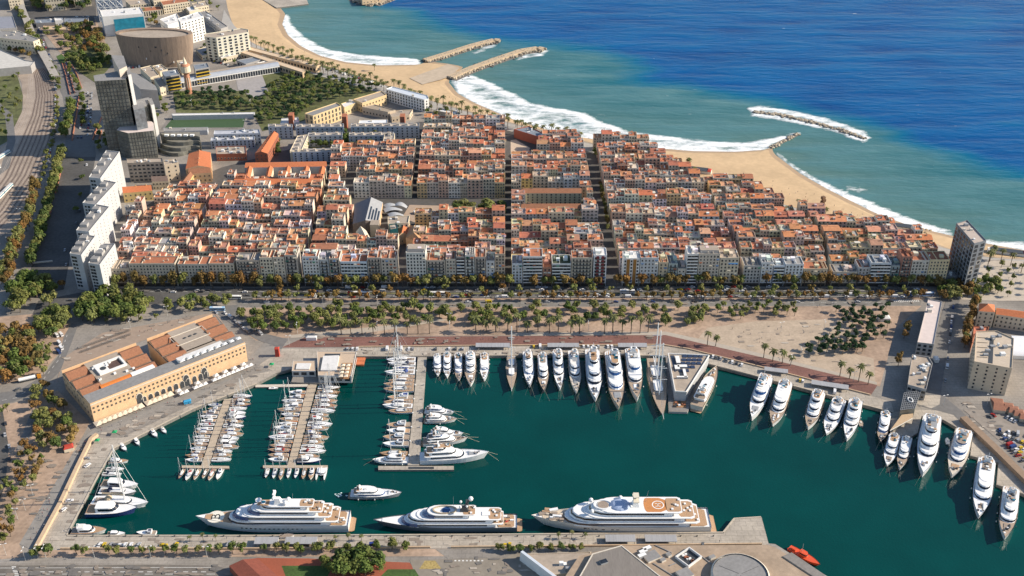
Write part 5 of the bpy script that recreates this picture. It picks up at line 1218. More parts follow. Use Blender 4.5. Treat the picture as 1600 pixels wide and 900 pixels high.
# ---------------------------------------------------------------- ground patches: roads, paths, squares, rails
z1, z2, z3, z4 = Z+.03, Z+.05, Z+.07, Z+.09
paint = mat('road_paint', (.62, .61, .58), .8, .15, 1.5)
sheet('avenue', [(60, 470), (150, 452), (180, 450), (1445, 450), (1448, 466), (1000, 467), (400, 468), (340, 470), (120, 482), (50, 492)], asph, z1)
sheet('service_road', [(360, 470), (1440, 469), (1438, 477), (380, 479)], mat('pale_asphalt', (.19, .18, .165), .9, .12, .3), z1)
sheet('verge', [(395, 466.2), (1445, 465.2), (1445, 468.6), (395, 469.5)], earth, z2)
sheet('median', [(180, 447.5), (1470, 447.5), (1470, 450.5), (180, 450.5)], pave, z2)
sheet('median', [(430, 457.5), (1430, 457), (1430, 459), (430, 459.5)], mat('verge_green', (.15, .15, .07), .95, .3, .3), z2)
sheet('park', [(360, 481), (1440, 478), (1400, 512), (1375, 604), (1200, 560), (1090, 532), (1040, 523), (470, 526), (400, 532), (372, 512)], earth, z1)
sheet('plaza', [(1105, 512), (1180, 502), (1330, 498), (1345, 520), (1300, 545), (1365, 560), (1368, 600), (1205, 560), (1090, 530)], mat('plaza_sand', (.42, .335, .25), .95, .10, .12, .10, .6), z2)
sheet('path', [(450, 524), (560, 513), (640, 505), (690, 498), (700, 500), (640, 510), (580, 519), (520, 524), (455, 528)], mat('pale_path', (.40, .35, .29), .95, .08, .4), z2)
sheet('path', [(800, 520), (1040, 518), (1095, 530), (1205, 556), (1370, 597), (1370, 601), (1200, 560.5), (1040, 523.5), (800, 524.5)], mat('pale_path'), z3)
sheet('red_promenade', [(476, 527), (800, 525), (1040, 523.5), (1080, 531), (1200, 560.5), (1371, 602), (1361, 617), (1200, 576), (1075, 545), (1035, 538.5), (800, 539.5), (440, 543)], redpave, z2)
sheet('quay', [(560, 543.5), (1036, 539.5), (1075, 546), (1200, 577), (1360, 618), (1392, 628), (1397, 644), (1330, 627.6), (1260, 608.6), (1200, 592.6), (1107, 568.6), (1088, 555.6), (1040, 555.6), (900, 554.6), (740, 555.6), (640, 556.6), (560, 556.6), (462, 574), (432, 582), (405, 570), (440, 545)], quay_c, z1)
sheet('quay', [(1386, 650), (1396, 644), (1434, 640), (1478, 642), (1505, 655), (1560, 710), (1640, 790), (1597, 770.6), (1557.5, 756), (1560.5, 722.6), (1516.5, 711.6), (1519, 688), (1500, 670.6), (1474, 655.6), (1440, 649.6), (1434, 675.6), (1416, 687.6), (1392, 679.6)], quay_c, z1)
sheet('quay', [(58, 860), (150, 684), (190, 684), (300, 632), (396, 585), (432, 578), (432, 582.6), (400, 599.6), (355, 617.6), (300, 639.6), (232, 673.6), (177.4, 701), (150.5, 747), (128.5, 791), (103.5, 838.2), (400, 838.4), (800, 836.4), (1130.6, 833.4), (1147.6, 811.4), (1190, 808.4), (1200.4, 849), (1195, 852), (930, 855), (600, 857)], quay_c, z1)
# kerbs: low stone edges along the basin
def kerb(pts, w, h, m_, name='quay_edge', z=Z):
    P = ats(pts, z); mb = MB()
    for k, (a, b) in enumerate(zip(P, P[1:])):
        d = b-a; mb.box((a.x+b.x)/2, (a.y+b.y)/2, z, d.length, w, h+.004*k, m_, rot=math.atan2(d.y, d.x))
    o = mb.build(name); o['kind'] = 'structure'; return o
pale_stone = mat('pale_stone', (.46, .40, .32), .85, .1, .5)
kerb([(105, 837), (400, 837), (800, 835), (1130, 832), (1147, 810.5), (1189, 808)], .9, .35, pale_stone)
kerb([(104, 836), (129, 789), (152, 745), (178, 700), (233, 673), (300, 639), (356, 617), (401, 599)], .9, .35, pale_stone)
kerb([(558, 556), (740, 555), (900, 554), (1040, 555)], .9, .35, pale_stone); kerb([(1108, 568), (1200, 592), (1260, 608), (1330, 627), (1395, 644)], .9, .35, pale_stone)
def wall_thing(name, label, pts, w, h, m_):
    P = ats(pts, Z); c = P[0]; mb = MB()
    for k, (a, b) in enumerate(zip(P, P[1:])):
        d = b-a; mb.box((a.x+b.x)/2-c.x, (a.y+b.y)/2-c.y, 0, d.length+.2, w, h+.01*k, m_, rot=math.atan2(d.y, d.x))
    return tag(mb.build(name, None, (c.x, c.y, Z)), label, 'wall')
sandst = mat('sandstone_wall', (.52, .38, .25), .9, .1, .6)
wall_thing('quay_wall', 'tan wall between the left promenade and the quay road', [(57, 858), (95, 788), (120, 735), (143, 688), (152, 681)], 2.4, 2.2, sandst)
wall_thing('quay_wall', 'long low wall behind the bottom quay', [(95, 858.5), (400, 858.5), (672, 856)], .8, 1.3, sandst); wall_thing('quay_wall', 'low wall behind the bottom quay near the round drum', [(705, 856), (930, 854), (1190, 851)], .8, 1.3, sandst)
wall_thing('breakwall', 'thick tan-topped harbour wall running to the right edge', [(1504, 657), (1560, 711), (1640, 790)], 5, 3.4, mat('brown_wall', (.27, .19, .13), .9, .1, .5))
wall_thing('promenade_wall', 'low wall along the edge of the red promenade', [(560, 542.5), (800, 540.2), (1035, 539.2), (1075, 545.6), (1200, 576.6), (1360, 617.6)], .8, .9, sandst)
# bottom road and lawns
sheet('road', [(-60, 884), (250, 882), (340, 884), (372, 897), (380, 930), (-60, 940)], mat('warm_asphalt', (.165, .148, .128), .9, .14, .3, .2, .05), z1)
sheet('sidewalk', [(-40, 872), (350, 871), (360, 878), (330, 880), (-40, 881)], pave, z2)
sheet('planted_strip', [(60, 859.5), (700, 857.5), (700, 869), (60, 871)], earth, z1)
for k in range(26): sheet('lane_marking', [(20+k*14, 893), (28+k*14, 893), (28+k*14, 894), (20+k*14, 894)], paint, z2) if k < 22 else None
sheet('lane_marking', [(0, 887.2), (330, 886.2), (330, 886.8), (0, 887.8)], paint, z2)
for k in range(7): sheet('zebra_crossing', [(18+k*1.2-k*.3, 885+k*2.6), (25+k*.9, 885+k*2.6), (25+k*.9, 886.4+k*2.6), (18+k*.9, 886.4+k*2.6)], paint, z3)
sheet('brick_terrace', [(400, 871.5), (480, 872.5), (640, 879), (658, 903), (600, 930), (420, 930)], brickpave, z1)
sheet('lawn', [(440, 884), (520, 884), (505, 915), (452, 915)], lawn_m, z2)
sheet('lawn', [(606, 889.5), (648, 889.5), (664, 915), (580, 915)], lawn_m, z2)
sheet('yard', [(640, 875), (760, 872), (810, 862), (870, 905), (860, 940), (665, 940)], mat('yard_paving', (.24, .21, .17), .9, .1, .3), z1)
sheet('road', [(680, 858), (930, 856), (922, 862), (815, 861), (790, 871), (700, 873)], pave, z1)
sheet('yellow_hatching', [(664, 876), (680, 876), (690, 889), (655, 889)], mat('faded_yellow', (.36, .27, .10), .9, .3, 1), z2)
for k in range(9): sheet('lane_marking', [(704+k*6, 875), (707+k*6, 875), (707+k*6, 877), (704+k*6, 877)], paint, z2)
# left bank
sheet('promenade', [(52, 860), (150, 681), (300, 625), (395, 575), (440, 548), (420, 530), (386, 560), (150, 668), (120, 690), (30, 850)], mat('dark_promenade', (.25, .235, .215), .9, .12, .25), z1)
sheet('plaza', [(97, 560), (160, 520), (325, 490), (336, 487), (360, 520), (336, 492), (95, 578), (88, 600)], mat('pink_plaza', (.32, .245, .19), .9, .08, .3), z2)
sheet('road', [(-40, 618), (30, 610), (70, 585), (92, 555), (100, 525), (112, 505), (122, 508), (112, 535), (94, 580), (60, 612), (20, 628), (-40, 640)], mat('road_grey', (.16, .155, .15), .9, .12, .3), z2)
sheet('road', [(320, 480), (372, 476), (384, 500), (410, 520), (450, 530), (440, 545), (400, 530), (360, 505), (336, 487)], mat('road_grey'), z2)
sheet('earth', [(-60, 500), (60, 490), (110, 505), (92, 552), (60, 590), (-60, 612)], earth, z1)
sheet('earth', [(-60, 640), (20, 630), (90, 610), (140, 660), (130, 680), (30, 850), (40, 870), (-60, 880)], earth, z1)
sheet('road', [(-60, 660), (4, 640), (14, 700), (8, 760), (-10, 800), (-60, 830)], asph, z2)
sheet('path', [(50, 640), (62, 640), (40, 700), (24, 705)], pave_d, z2)
sheet('road', [(100, 240), (150, 240), (135, 330), (110, 400), (100, 452), (30, 470), (40, 452), (62, 370), (85, 300)], asph, z1)
sheet('road', [(85, 95), (125, 140), (145, 200), (150, 245), (100, 245), (105, 190), (98, 150), (80, 110), (70, 85), (52, 60), (30, 10), (36, 8), (60, 55)], mat('road_grey'), z1)
sheet('road', [(30, -20), (46, -20), (55, 30), (78, 80), (70, 84), (46, 40)], asph, z2)
sheet('street', [(20, 0), (150, -10), (150, 26), (40, 34)], mat('street_asphalt'), z1)
sheet('park_ground', [(60, 40), (150, 30), (170, 80), (100, 90)], earth, z1)
sheet('wood_floor', [(270, 142), (395, 142), (410, 112), (500, 100), (600, 130), (600, 150), (470, 190), (410, 205), (396, 178), (275, 176)], grass_d, z1)
sheet('square', [(368, 122), (410, 118), (420, 145), (396, 152), (372, 140)], mat('grey_square', (.33, .31, .30), .9, .1, .3), z2)
sheet('garden_court', [(482, 213), (596, 212), (592, 234), (470, 234)], grass_d, z1)
sheet('plaza', [(640, 320), (714, 322), (712, 345), (660, 352), (628, 340)], mat('market_plaza', (.40, .30, .22), .9, .08, .4), z3)
sheet('seafront_promenade', [(350, 15), (366, 40), (395, 68), (420, 79), (500, 104), (560, 122), (620, 139), (660, 154), (720, 172), (780, 189), (850, 206), (900, 219), (940, 229), (985, 241), (1040, 256), (1100, 279), (1170, 304), (1240, 324), (1310, 347), (1370, 359), (1440, 376), (1480, 389), (1540, 402), (1600, 406), (1600, 412), (1500, 402), (1440, 386), (1310, 358), (1170, 314), (1040, 268), (930, 240), (850, 218), (720, 186), (620, 152), (560, 135), (490, 116), (380, 78), (345, 40)], mat('seafront_paving', (.38, .36, .33), .9, .08, .3), z2)
sheet('plaza', [(1480, 455), (1490, 445), (1545, 405), (1660, 412), (1660, 470), (1560, 470), (1500, 468)], mat('pale_plaza', (.46, .40, .33), .9, .08, .3), z2)
sheet('road', [(1455, 545), (1478, 470), (1500, 468), (1478, 560), (1470, 615), (1500, 640), (1640, 780), (1640, 795), (1490, 648), (1430, 632), (1436, 618), (1450, 612)], mat('road_grey'), z1)
sheet('car_park', [(1505, 640), (1560, 640), (1660, 680), (1660, 770), (1580, 705)], mat('car_park_ground', (.27, .235, .20), .9, .12, .3), z1)
sheet('forecourt', [(1432, 618), (1470, 617), (1468, 632), (1455, 638), (1430, 630)], quay_c, z2)
# railway yard
sheet('rail_yard', [(-60, 345), (-60, 260), (10, 225), (36, 170), (34, 130), (25, 112), (52, 106), (76, 120), (86, 160), (80, 210), (60, 280), (20, 360), (-60, 400)], gravel, z1)
sheet('scrub', [(-60, 120), (26, 114), (36, 150), (34, 175), (10, 222), (-60, 258)], grass_d, z1)
railm = mat('rusty_rail', (.42, .36, .31), .6, .2, .5); sleep = mat('track_bed', (.135, .095, .072), .95, .15, .6)
base = [(56, 108), (62, 125), (66, 150), (62, 180), (48, 220), (24, 275), (-14, 330), (-70, 385)]
Pb = ats(base, Z); Nb = []
for i, p in enumerate(Pb):
    d = Pb[min(i+1, len(Pb)-1)]-Pb[max(i-1, 0)]; d.normalize(); Nb.append(Vector((-d.y, d.x, 0)))
for k in range(11):
    fan = [(.34+.66*min(1, i/4)) for i in range(len(Pb))]; zz = z4+.05+.002*k
    C_ = [p+n*(k-5)*4.6*f for p, n, f in zip(Pb, Nb, fan)]
    for nm_, offs, w, m_, dz in (('track_bed', (0,), 1.25, sleep, 0), ('rails', (-.75, .75), .14, railm, .03)):
        mb = MB()
        for s_ in offs:
            for i in range(len(C_)-1):
                a, b = C_[i]+Nb[i]*s_, C_[i+1]+Nb[i+1]*s_; na, nb = Nb[i]*w, Nb[i+1]*w
                mb.add([(*(a-na).xy, zz+dz), (*(b-nb).xy, zz+dz), (*(b+nb).xy, zz+dz), (*(a+na).xy, zz+dz)], [[0, 1, 2, 3]], m_)
        struct(nm_, mb)
# brick-red retaining walls along the sunken road
redw = mat('red_retaining_wall', (.42, .17, .10), .85, .1, .5)
for k, pts in enumerate([[(97, 98), (103, 118), (110, 148)], [(101, 100), (110, 120), (117, 146)], [(112, 102), (121, 118), (128, 138)], [(124, 150), (119, 185), (113, 220)], [(160, 182), (150, 205), (145, 219)], [(97, 262), (92, 282), (87, 302)], [(80, 330), (70, 350), (60, 382)], [(159, 205), (155, 218)]]):
    wall_thing('retaining_wall', 'low brick-red retaining wall, %s along the sunken road at the left' % nth(k), pts, .8, 1.6, redw)
wall_thing('retaining_wall', 'pale wall at the end of the sunken road', [(52, 412), (62, 411), (82, 409)], .8, 1.4, trim)

# road paint along the avenue
def dashes(name, pts, step, L, w, z):
    mb = MB()
    for q, a in along(pts, step, z):
        d = Vector((math.cos(a), math.sin(a), 0)); n = Vector((-d.y, d.x, 0))*w/2
        mb.add([q-n, q+d*L-n, q+d*L+n, q+n], [[0, 1, 2, 3]], paint)
    struct(name, mb)
dashes('lane_marking', [(200, 456), (1440, 453.6)], 9, 4, .35, z4+.06); dashes('lane_marking', [(330, 462), (1440, 460)], 9, 4, .35, z4+.062); dashes('lane_marking', [(330, 464.4), (1440, 463)], 40, 38, .3, z4+.064)
dashes('lane_marking', [(380, 474), (1430, 472.6)], 9, 4, .3, z4+.066); dashes('zebra_crossing', [(1388, 470), (1436, 470)], 1.5, .8, 3.5, z4+.068); dashes('zebra_crossing', [(486, 462), (496, 462)], 1.4, .7, 8, z4+.07)
dashes('lane_marking', [(-30, 632), (22, 622), (62, 600), (92, 562), (106, 520)], 7, 3, .3, z4+.072); dashes('lane_marking', [(0, 897), (370, 897)], 12, 5, .35, z4+.074)
dashes('bay_marking', [(150, 855), (620, 855)], 3.2, .18, 4.6, z4+.076); dashes('bay_marking', [(560, 545), (740, 545)], 3.2, .18, 4.6, z4+.078); dashes('bay_marking', [(1556, 676), (1640, 700)], 2.9, .15, 4.4, z4+.08)
sheet('street', [(50, 22), (145, 18), (150, 40), (56, 42)], mat('street_asphalt'), z1)
sheet('park_ground', [(100, 80), (150, 60), (176, 100), (150, 130), (120, 110)], grass_d, z1)
sheet('round_lawn', [(88, 88), (96, 84), (104, 92), (100, 100), (93, 98)], lawn_m, z2)
# raised railway line at the top left
P = ats([(24, -30), (34, 12), (52, 58), (72, 92), (86, 118)], Z+6); c = P[0]; t = thing('viaduct', 'long raised railway viaduct running to the top left corner', 'viaduct', (c.x, c.y, Z)); m = MB(); m2 = MB()
for k, (a, b) in enumerate(zip(P, P[1:])):
    d = b-a; m.box((a.x+b.x)/2-c.x, (a.y+b.y)/2-c.y, 5, d.length+1, 9, 1.2+.01*k, mat('viaduct_concrete', (.36, .33, .29), .9, .12, .4), rot=math.atan2(d.y, d.x), bottom=True)
    for f in (.1, .35, .6, .85): q = a.lerp(b, f); m2.box(q.x-c.x, q.y-c.y, 0, 2, 6, 5, grey_w, rot=math.atan2(d.y, d.x))
m.build('deck', t); m2.build('piers', t)
mb = strip('', [(-40, 300), (8, 262), (18, 220), (14, 180), (-20, 150)], 8, mat('road_grey'), z2); struct('access_track', mb)

# repaired and stained patches of paving
pr_ = random.Random(5); mb = MB(); dk = [mat('patch_dark', (.15, .14, .13), .9, .15, .5), mat('patch_brown', (.24, .20, .165), .9, .15, .5), mat('patch_pale', (.42, .37, .31), .9, .12, .5)]
for n, poly, ms in ((40, [(110, 842), (1120, 838), (1120, 850), (110, 856)], (1, 2, 1)), (26, [(70, 850), (150, 690), (170, 700), (120, 790), (100, 840)], (1, 2)), (34, [(160, 676), (420, 570), (400, 590), (180, 690)], (0, 1, 2)), (30, [(1110, 515), (1330, 500), (1360, 560), (1360, 590), (1200, 552)], (1, 2)), (24, [(1480, 620), (1560, 640), (1600, 690), (1560, 700)], (0, 1, 2)), (30, [(660, 875), (800, 866), (850, 895), (680, 898)], (0, 1, 2)), (30, [(100, 560), (170, 515), (330, 490), (200, 535), (110, 565)], (1, 2)), (40, [(20, 850), (100, 740), (140, 690), (60, 700), (20, 800)], (0, 1)), (40, [(10, 900), (360, 900), (340, 884), (10, 886)], (0, 1)), (40, [(560, 546), (1030, 542), (1030, 553), (560, 555)], (1, 2)), (50, [(400, 475), (1430, 472), (1430, 476), (400, 478)], (0, 1)), (60, [(200, 452), (1430, 452), (1430, 464), (200, 466)], (0, 1)), (36, [(480, 528), (1030, 526), (1030, 537), (480, 541)], (1,))):
    xs = [p[0] for p in poly]; ys = [p[1] for p in poly]; c = 0; tr_ = 0
    while c < n and tr_ < n*40:
        tr_ += 1; x, y = pr_.uniform(min(xs), max(xs)), pr_.uniform(min(ys), max(ys))
        if not inpoly(x, y, poly): continue
        q = at(x, y, Z); zz = z4+.11+.0011*len(mb.f); a = pr_.uniform(1, 4.5); b = pr_.uniform(.6, 2.2); th = pr_.choice((0, 0, .4, 1.57)); k = pr_.choice((4, 4, 7))
        mb.poly([(q.x+a*math.cos(2*math.pi*(i+.5)/k+th)*pr_.uniform(.8, 1.1), q.y+b*math.sin(2*math.pi*(i+.5)/k+th)*pr_.uniform(.8, 1.1), zz-.05) for i in range(k)], dk[pr_.choice(ms)]); c += 1
struct('pavement_patches', mb)
# ---------------------------------------------------------------- trees
leafm = mat('foliage', rough=.9, n1=.25, s1=.3, n2=.14, s2=1.1, objcol=True, spec=.2)
bark = mat('bark', (.13, .10, .075), .95, .2, 2)
def crown_mesh(rx, rz, n, r, zc, lumps=5, leaf=.28):
    """leaf clumps scattered through a handful of overlapping boughs"""
    mb = MB(); C = [(r.uniform(-.62, .62)*rx, r.uniform(-.62, .62)*rx, zc+r.uniform(-.4, .5)*rz, r.uniform(.32, .62)) for _ in range(lumps)]
    for c in C:
        mb.ball(c[:3], rx*c[3]*.5, rx*c[3]*.5, rz*c[3]*.5, leafm, 5, 3)
    for _ in range(n):
        c = r.choice(C); th, ph = r.uniform(0, 2*math.pi), math.acos(r.uniform(-.75, 1)); q = r.uniform(.66, 1.08)*c[3]
        d = Vector((math.sin(ph)*math.cos(th), math.sin(ph)*math.sin(th), math.cos(ph)))
        p = Vector((c[0]+d.x*rx*q, c[1]+d.y*rx*q, c[2]+d.z*rz*q))
        nrm = (d+Vector((r.uniform(-.5, .5), r.uniform(-.5, .5), r.uniform(-.2, .6)))).normalized(); a = nrm.orthogonal().normalized(); b = nrm.cross(a); an = r.uniform(0, 6.3)
        a, b = a*math.cos(an)+b*math.sin(an), b*math.cos(an)-a*math.sin(an); s = leaf*rx*r.uniform(.5, 1.15)
        mb.add([p-a*s, p-b*s*.6+nrm*s*.15, p+a*s, p+b*s*.6-nrm*s*.1], [[0, 1, 2, 3]], leafm)
    return mb.mesh('crown')
def trunk_mesh(h, r0, r, limbs=4, spread=1.6):
    mb = MB(); mb.tube((0, 0, -.2), (r.uniform(-.2, .2), r.uniform(-.2, .2), h), r0, r0*.6, bark, 6)
    for k in range(limbs):
        a = 2*math.pi*k/limbs+r.random(); mb.tube((0, 0, h*.85), (spread*math.cos(a), spread*math.sin(a), h*1.45), r0*.5, r0*.2, bark, 4)
    return mb.mesh('trunk')
tr = random.Random(11)
TREE = {'broad': [(trunk_mesh(2.8, .3, tr), crown_mesh(3.9, 3.4, 460, tr, 5.3, 9, .22)) for _ in range(5)],
        'small': [(trunk_mesh(2.4, .2, tr, 3, .9), crown_mesh(2.2, 2.4, 300, tr, 4.2, 7, .24)) for _ in range(4)],
        'pine': [(trunk_mesh(3.0, .25, tr, 4, 1.2), crown_mesh(3.2, 2.0, 320, tr, 5.0, 5, .2)) for _ in range(4)],
        'tall': [(trunk_mesh(3.6, .35, tr, 4, 1.4), crown_mesh(3.2, 4.8, 480, tr, 7.4, 9, .22)) for _ in range(4)]}
def palm_meshes(h, r):
    t = MB(); x = r.uniform(-.5, .5); pts = [(0, 0, -.2), (x*.4, 0, h*.5), (x, 0, h)]
    for a, b in zip(pts, pts[1:]): t.tube(a, b, .26, .2, bark, 6)
    c = MB()
    for k in range(22):
        a = 2*math.pi*k/22+r.uniform(-.1, .1); up = r.uniform(-.5, .95); L = r.uniform(2.4, 3.1); prev = None
        for i in range(5):
            f = i/4; rad = L*f*(1-.12*f); z = h+up*L*.55*f-1.9*f*f*(.7+.3*(1-up)); w = .42*(1-abs(f-.4)*1.2)+.04
            cx, cy = x+rad*math.cos(a), rad*math.sin(a); s = (-math.sin(a)*w, math.cos(a)*w)
            cur = ((cx-s[0], cy-s[1], z-.12), (cx, cy, z+.1), (cx+s[0], cy+s[1], z-.12))
            if prev: c.add([prev[0], cur[0], cur[1], prev[1]], [[0, 1, 2, 3]], leafm); c.add([prev[1], cur[1], cur[2], prev[2]], [[0, 1, 2, 3]], leafm)
            prev = cur
    c.ball((x, 0, h-.3), .5, .5, .7, leafm, 6, 3); return t.mesh('trunk'), c.mesh('crown')
TREE['palm'] = [palm_meshes(h, tr) for h in (6.5, 7.5, 8.5, 9.5)]
KIND = {'broad': ('broadleaf_tree', 'broadleaf tree'), 'small': ('street_tree', 'street tree'), 'pine': ('pine_tree', 'round pine'), 'tall': ('plane_tree', 'plane tree'), 'palm': ('palm_tree', 'palm')}
GREEN = [(.088, .122, .029), (.112, .134, .034), (.071, .102, .029), (.137, .144, .041)]
OLIVE = [(.161, .171, .051), (.137, .154, .049), (.183, .183, .061)]
AUT = [(.185, .105, .036), (.165, .105, .036), (.205, .110, .034), (.140, .105, .036), (.19, .13, .042)]
PINE = [(.029, .058, .025), (.036, .067, .027), (.027, .052, .022)]
PALMC = [(.110, .120, .044), (.128, .132, .051)]
CW = {'g': ('green', GREEN), 'o': ('olive', OLIVE), 'a': ('autumn orange', AUT), 'p': ('dark green', PINE), 'f': ('grey-green', PALMC)}
tcount = {}
def tree(kind, p, ccode, size, label, group):
    nm, cat = KIND[kind]
    if kind == 'broad' and ccode != 'g': nm = {'o': 'olive_green_tree', 'a': 'autumn_tree', 'p': 'dark_evergreen_tree'}[ccode]
    tcount[nm] = tcount.get(nm, 0)+1
    t = thing(nm, label, cat, p, rnd.uniform(0, 6.28), group); s = size*rnd.uniform(.88, 1.14); t.scale = (s, s, s*rnd.uniform(.9, 1.1))
    tk, cr_ = rnd.choice(TREE[kind]); c = rnd.choice(CW[ccode][1]); f = rnd.uniform(.85, 1.2)
    obj('trunk', tk, t); obj('crown', cr_, t, color=tuple(v*f for v in c)); return t
def row(kind, code, pts, step, size, where, jit=.8, z=Z, mixc=None, skip=0):
    P = along(pts, step, z, jit); k = 0
    for i, (q, h_) in enumerate(P):
        if skip and rnd.random() < skip: continue
        c = code if not mixc or rnd.random() < .7 else mixc
        tree(kind, (q.x, q.y, z), c, size, '%s %s, %s %s' % (CW[c][0], KIND[kind][1], nth(k), where), where); k += 1
def grove(kind, codes, poly, n, size, where, mind=4.5):
    xs = [p[0] for p in poly]; ys = [p[1] for p in poly]; got = []; tries = 0
    while len(got) < n and tries < n*60:
        tries += 1; x, y = rnd.uniform(min(xs), max(xs)), rnd.uniform(min(ys), max(ys))
        if not inpoly(x, y, poly): continue
        q = at(x, y, Z)
        if any((q-g).length < mind for g in got): continue
        got.append(q)
    got.sort(key=lambda q: q.x)
    for k, q in enumerate(got):
        c = rnd.choice(codes); tree(kind, q, c, size, '%s %s, %s from left %s' % (CW[c][0], KIND[kind][1], nth(k), where), where)
# avenue and park
row('tall', 'a', [(168, 450), (480, 449)], 8.0, 1.15, 'from left before the left front blocks', 1.5, mixc='o')
row('small', 'a', [(488, 449.5), (1000, 449), (1475, 448)], 7.4, 1.95, 'from left along the foot of the front row', 1.2, mixc='o', skip=.1)
row('small', 'o', [(440, 459.5), (1430, 458.5)], 15, 1.35, 'from left on the avenue median', 1.2, mixc='a', skip=.2)
row('small', 'a', [(402, 470.5), (760, 469.5)], 6.4, 1.4, 'from left in the tight autumn row, left half', .5, mixc='o', skip=.1)
row('small', 'a', [(800, 469.5), (1440, 467.5)], 6.8, 1.35, 'from left in the tight autumn row, right half', .5, mixc='o', skip=.18)
grove('broad', 'ggoo', [(372, 490), (560, 482), (560, 511), (400, 520), (384, 508)], 40, 1.0, 'in the left park strip', 6)
grove('broad', 'ggoo', [(560, 484), (800, 483), (800, 507), (560, 510)], 34, 1.0, 'in the middle park strip', 6.5)
grove('broad', 'ggoo', [(800, 482), (1100, 481), (1120, 502), (1080, 510), (800, 508)], 36, .95, 'in the park strip above the yachts', 5.5)
grove('small', 'go', [(1100, 480), (1260, 482), (1250, 497), (1120, 500)], 20, 1.25, 'at the right end of the park strip', 5)
for x, y, wh in ((540, 521, 'left'),):
    row('palm', 'f', [(532, 522), (680, 522)], 8.6, 1.45, 'from left on the left palm walk', .9)
    row('palm', 'f', [(742, 519), (912, 520)], 8.2, 1.6, 'from left on the middle palm walk', 1.2)
    row('palm', 'f', [(944, 521), (1018, 520)], 6.8, 1.55, 'from left on the palm walk above the sailing yacht', .9)
for i, (x, y) in enumerate([(1105, 540), (1118, 541), (1193, 559), (1207, 565), (1222, 568), (1235, 571), (1312, 588), (1327, 592), (1341, 597), (1356, 601)]):
    tree('palm', at(x, y, Z), 'f', 1.35, 'feathery palm, %s along the slanting red promenade' % nth(i), 'palms along the slanting promenade')
grove('pine', 'p', [(1300, 487), (1385, 482), (1392, 505), (1382, 528), (1350, 552), (1285, 560), (1255, 552), (1300, 525), (1318, 505)], 60, 1.0, 'in the dark pine grove', 4.8)
row('small', 'a', [(1418, 515), (1412, 532)], 7, 1.4, 'in the shade left of the pinkish roof', .8)
row('small', 'a', [(1405, 566), (1402, 578)], 6, 1.35, 'beside the dock office', .6)
row('tall', 'a', [(1524, 478), (1512, 512), (1505, 548)], 5.2, 1.0, 'from top beside the big beige block', .9, mixc='o')
grove('broad', 'oag', [(1462, 448), (1555, 442), (1560, 462), (1470, 470)], 22, 1.05, 'around the tower foot', 6)
grove('small', 'go', [(1530, 420), (1610, 415), (1610, 462), (1570, 466), (1545, 452)], 15, 1.1, 'on the pale square at right', 9)
row('palm', 'f', [(1544, 418), (1552, 398), (1600, 430)], 12, 1.3, 'on the pale square by the beach', 1)
# left bank
grove('broad', 'gggo', [(14, 458), (46, 440), (86, 452), (80, 478), (40, 492), (18, 488)], 16, 1.45, 'beside the dark zigzag shadow', 6)
grove('broad', 'ggo', [(64, 500), (90, 482), (112, 496), (108, 512), (80, 530), (60, 520)], 13, 1.3, 'left of the pink square', 6)
grove('broad', 'gggo', [(124, 486), (160, 466), (215, 466), (248, 484), (236, 500), (140, 508), (120, 502)], 26, 1.45, 'above the pink square', 6)
grove('broad', 'go', [(250, 478), (360, 468), (362, 478), (260, 492)], 12, 1.0, 'between pink square and avenue', 7)
grove('broad', 'aago', [(-12, 520), (40, 520), (58, 540), (66, 556), (60, 575), (30, 600), (-12, 610)], 30, 1.25, 'at the left edge above the lorry', 6)
grove('small', 'go', [(64, 548), (84, 540), (70, 590), (58, 592)], 9, 1.4, 'along the kerb above the lorry', 5)
row('small', 'o', [(140, 505), (190, 505), (260, 498)], 13, .8, 'on the pink square', 1.5)
grove('broad', 'aog', [(56, 612), (80, 605), (94, 632), (112, 655), (118, 690), (88, 705), (60, 690), (50, 650)], 24, 1.0, 'left of the warehouse end', 5.5)
grove('small', 'ago', [(40, 700), (74, 705), (64, 740), (44, 770), (26, 765), (28, 730)], 18, 1.25, 'beside the left promenade', 5)
grove('small', 'og', [(-10, 640), (14, 640), (6, 690), (-10, 700)], 6, 1.3, 'at the far left edge', 5)
grove('small', 'oga', [(-10, 760), (24, 755), (30, 800), (24, 850), (-10, 860)], 18, 1.25, 'in the lower left corner', 5.5)
row('broad', 'g', [(60, 868), (94, 866)], 6.5, 1.0, 'at the lower left road corner', .8)
row('small', 'g', [(118, 867), (360, 865), (520, 862)], 6.6, 1.2, 'from left along the bottom quay wall', .8, mixc='o', skip=.2)
row('broad', 'g', [(470, 864), (640, 858)], 9, .75, 'from left in the bottom planted strip', 1.0)
grove('broad', 'g', [(508, 884), (545, 868), (588, 876), (598, 890), (560, 905), (515, 905)], 14, 1.15, 'in the big bottom clump', 4.6)
row('broad', 'g', [(782, 862), (915, 858)], 6.0, .62, 'from left before the third giant yacht', .7)
for k, (x, y) in enumerate([(297, 846), (318, 846), (338, 846), (524, 845), (545, 845), (565, 845), (873, 842), (893, 842), (914, 842)]):
    tree('palm', at(x, y, Z), 'f', .62, 'short potted-looking palm, %s from left on the bottom quay' % nth(k), 'short palms on the bottom quay')
grove('broad', 'gog', [(44, 2), (146, -2), (142, 14), (58, 20)], 26, 1.3, 'in the top left gardens', 8)
grove('broad', 'gao', [(112, 44), (140, 40), (172, 78), (176, 88), (150, 88)], 24, 1.3, 'in the shade left of the oval building', 7)
grove('broad', 'ggo', [(104, 96), (128, 88), (150, 100), (146, 118), (128, 116)], 14, 1.2, 'above the sunken road', 8)
grove('small', 'go', [(300, 84), (335, 70), (385, 104), (350, 100)], 14, 1.2, 'in the hotel grounds', 8)
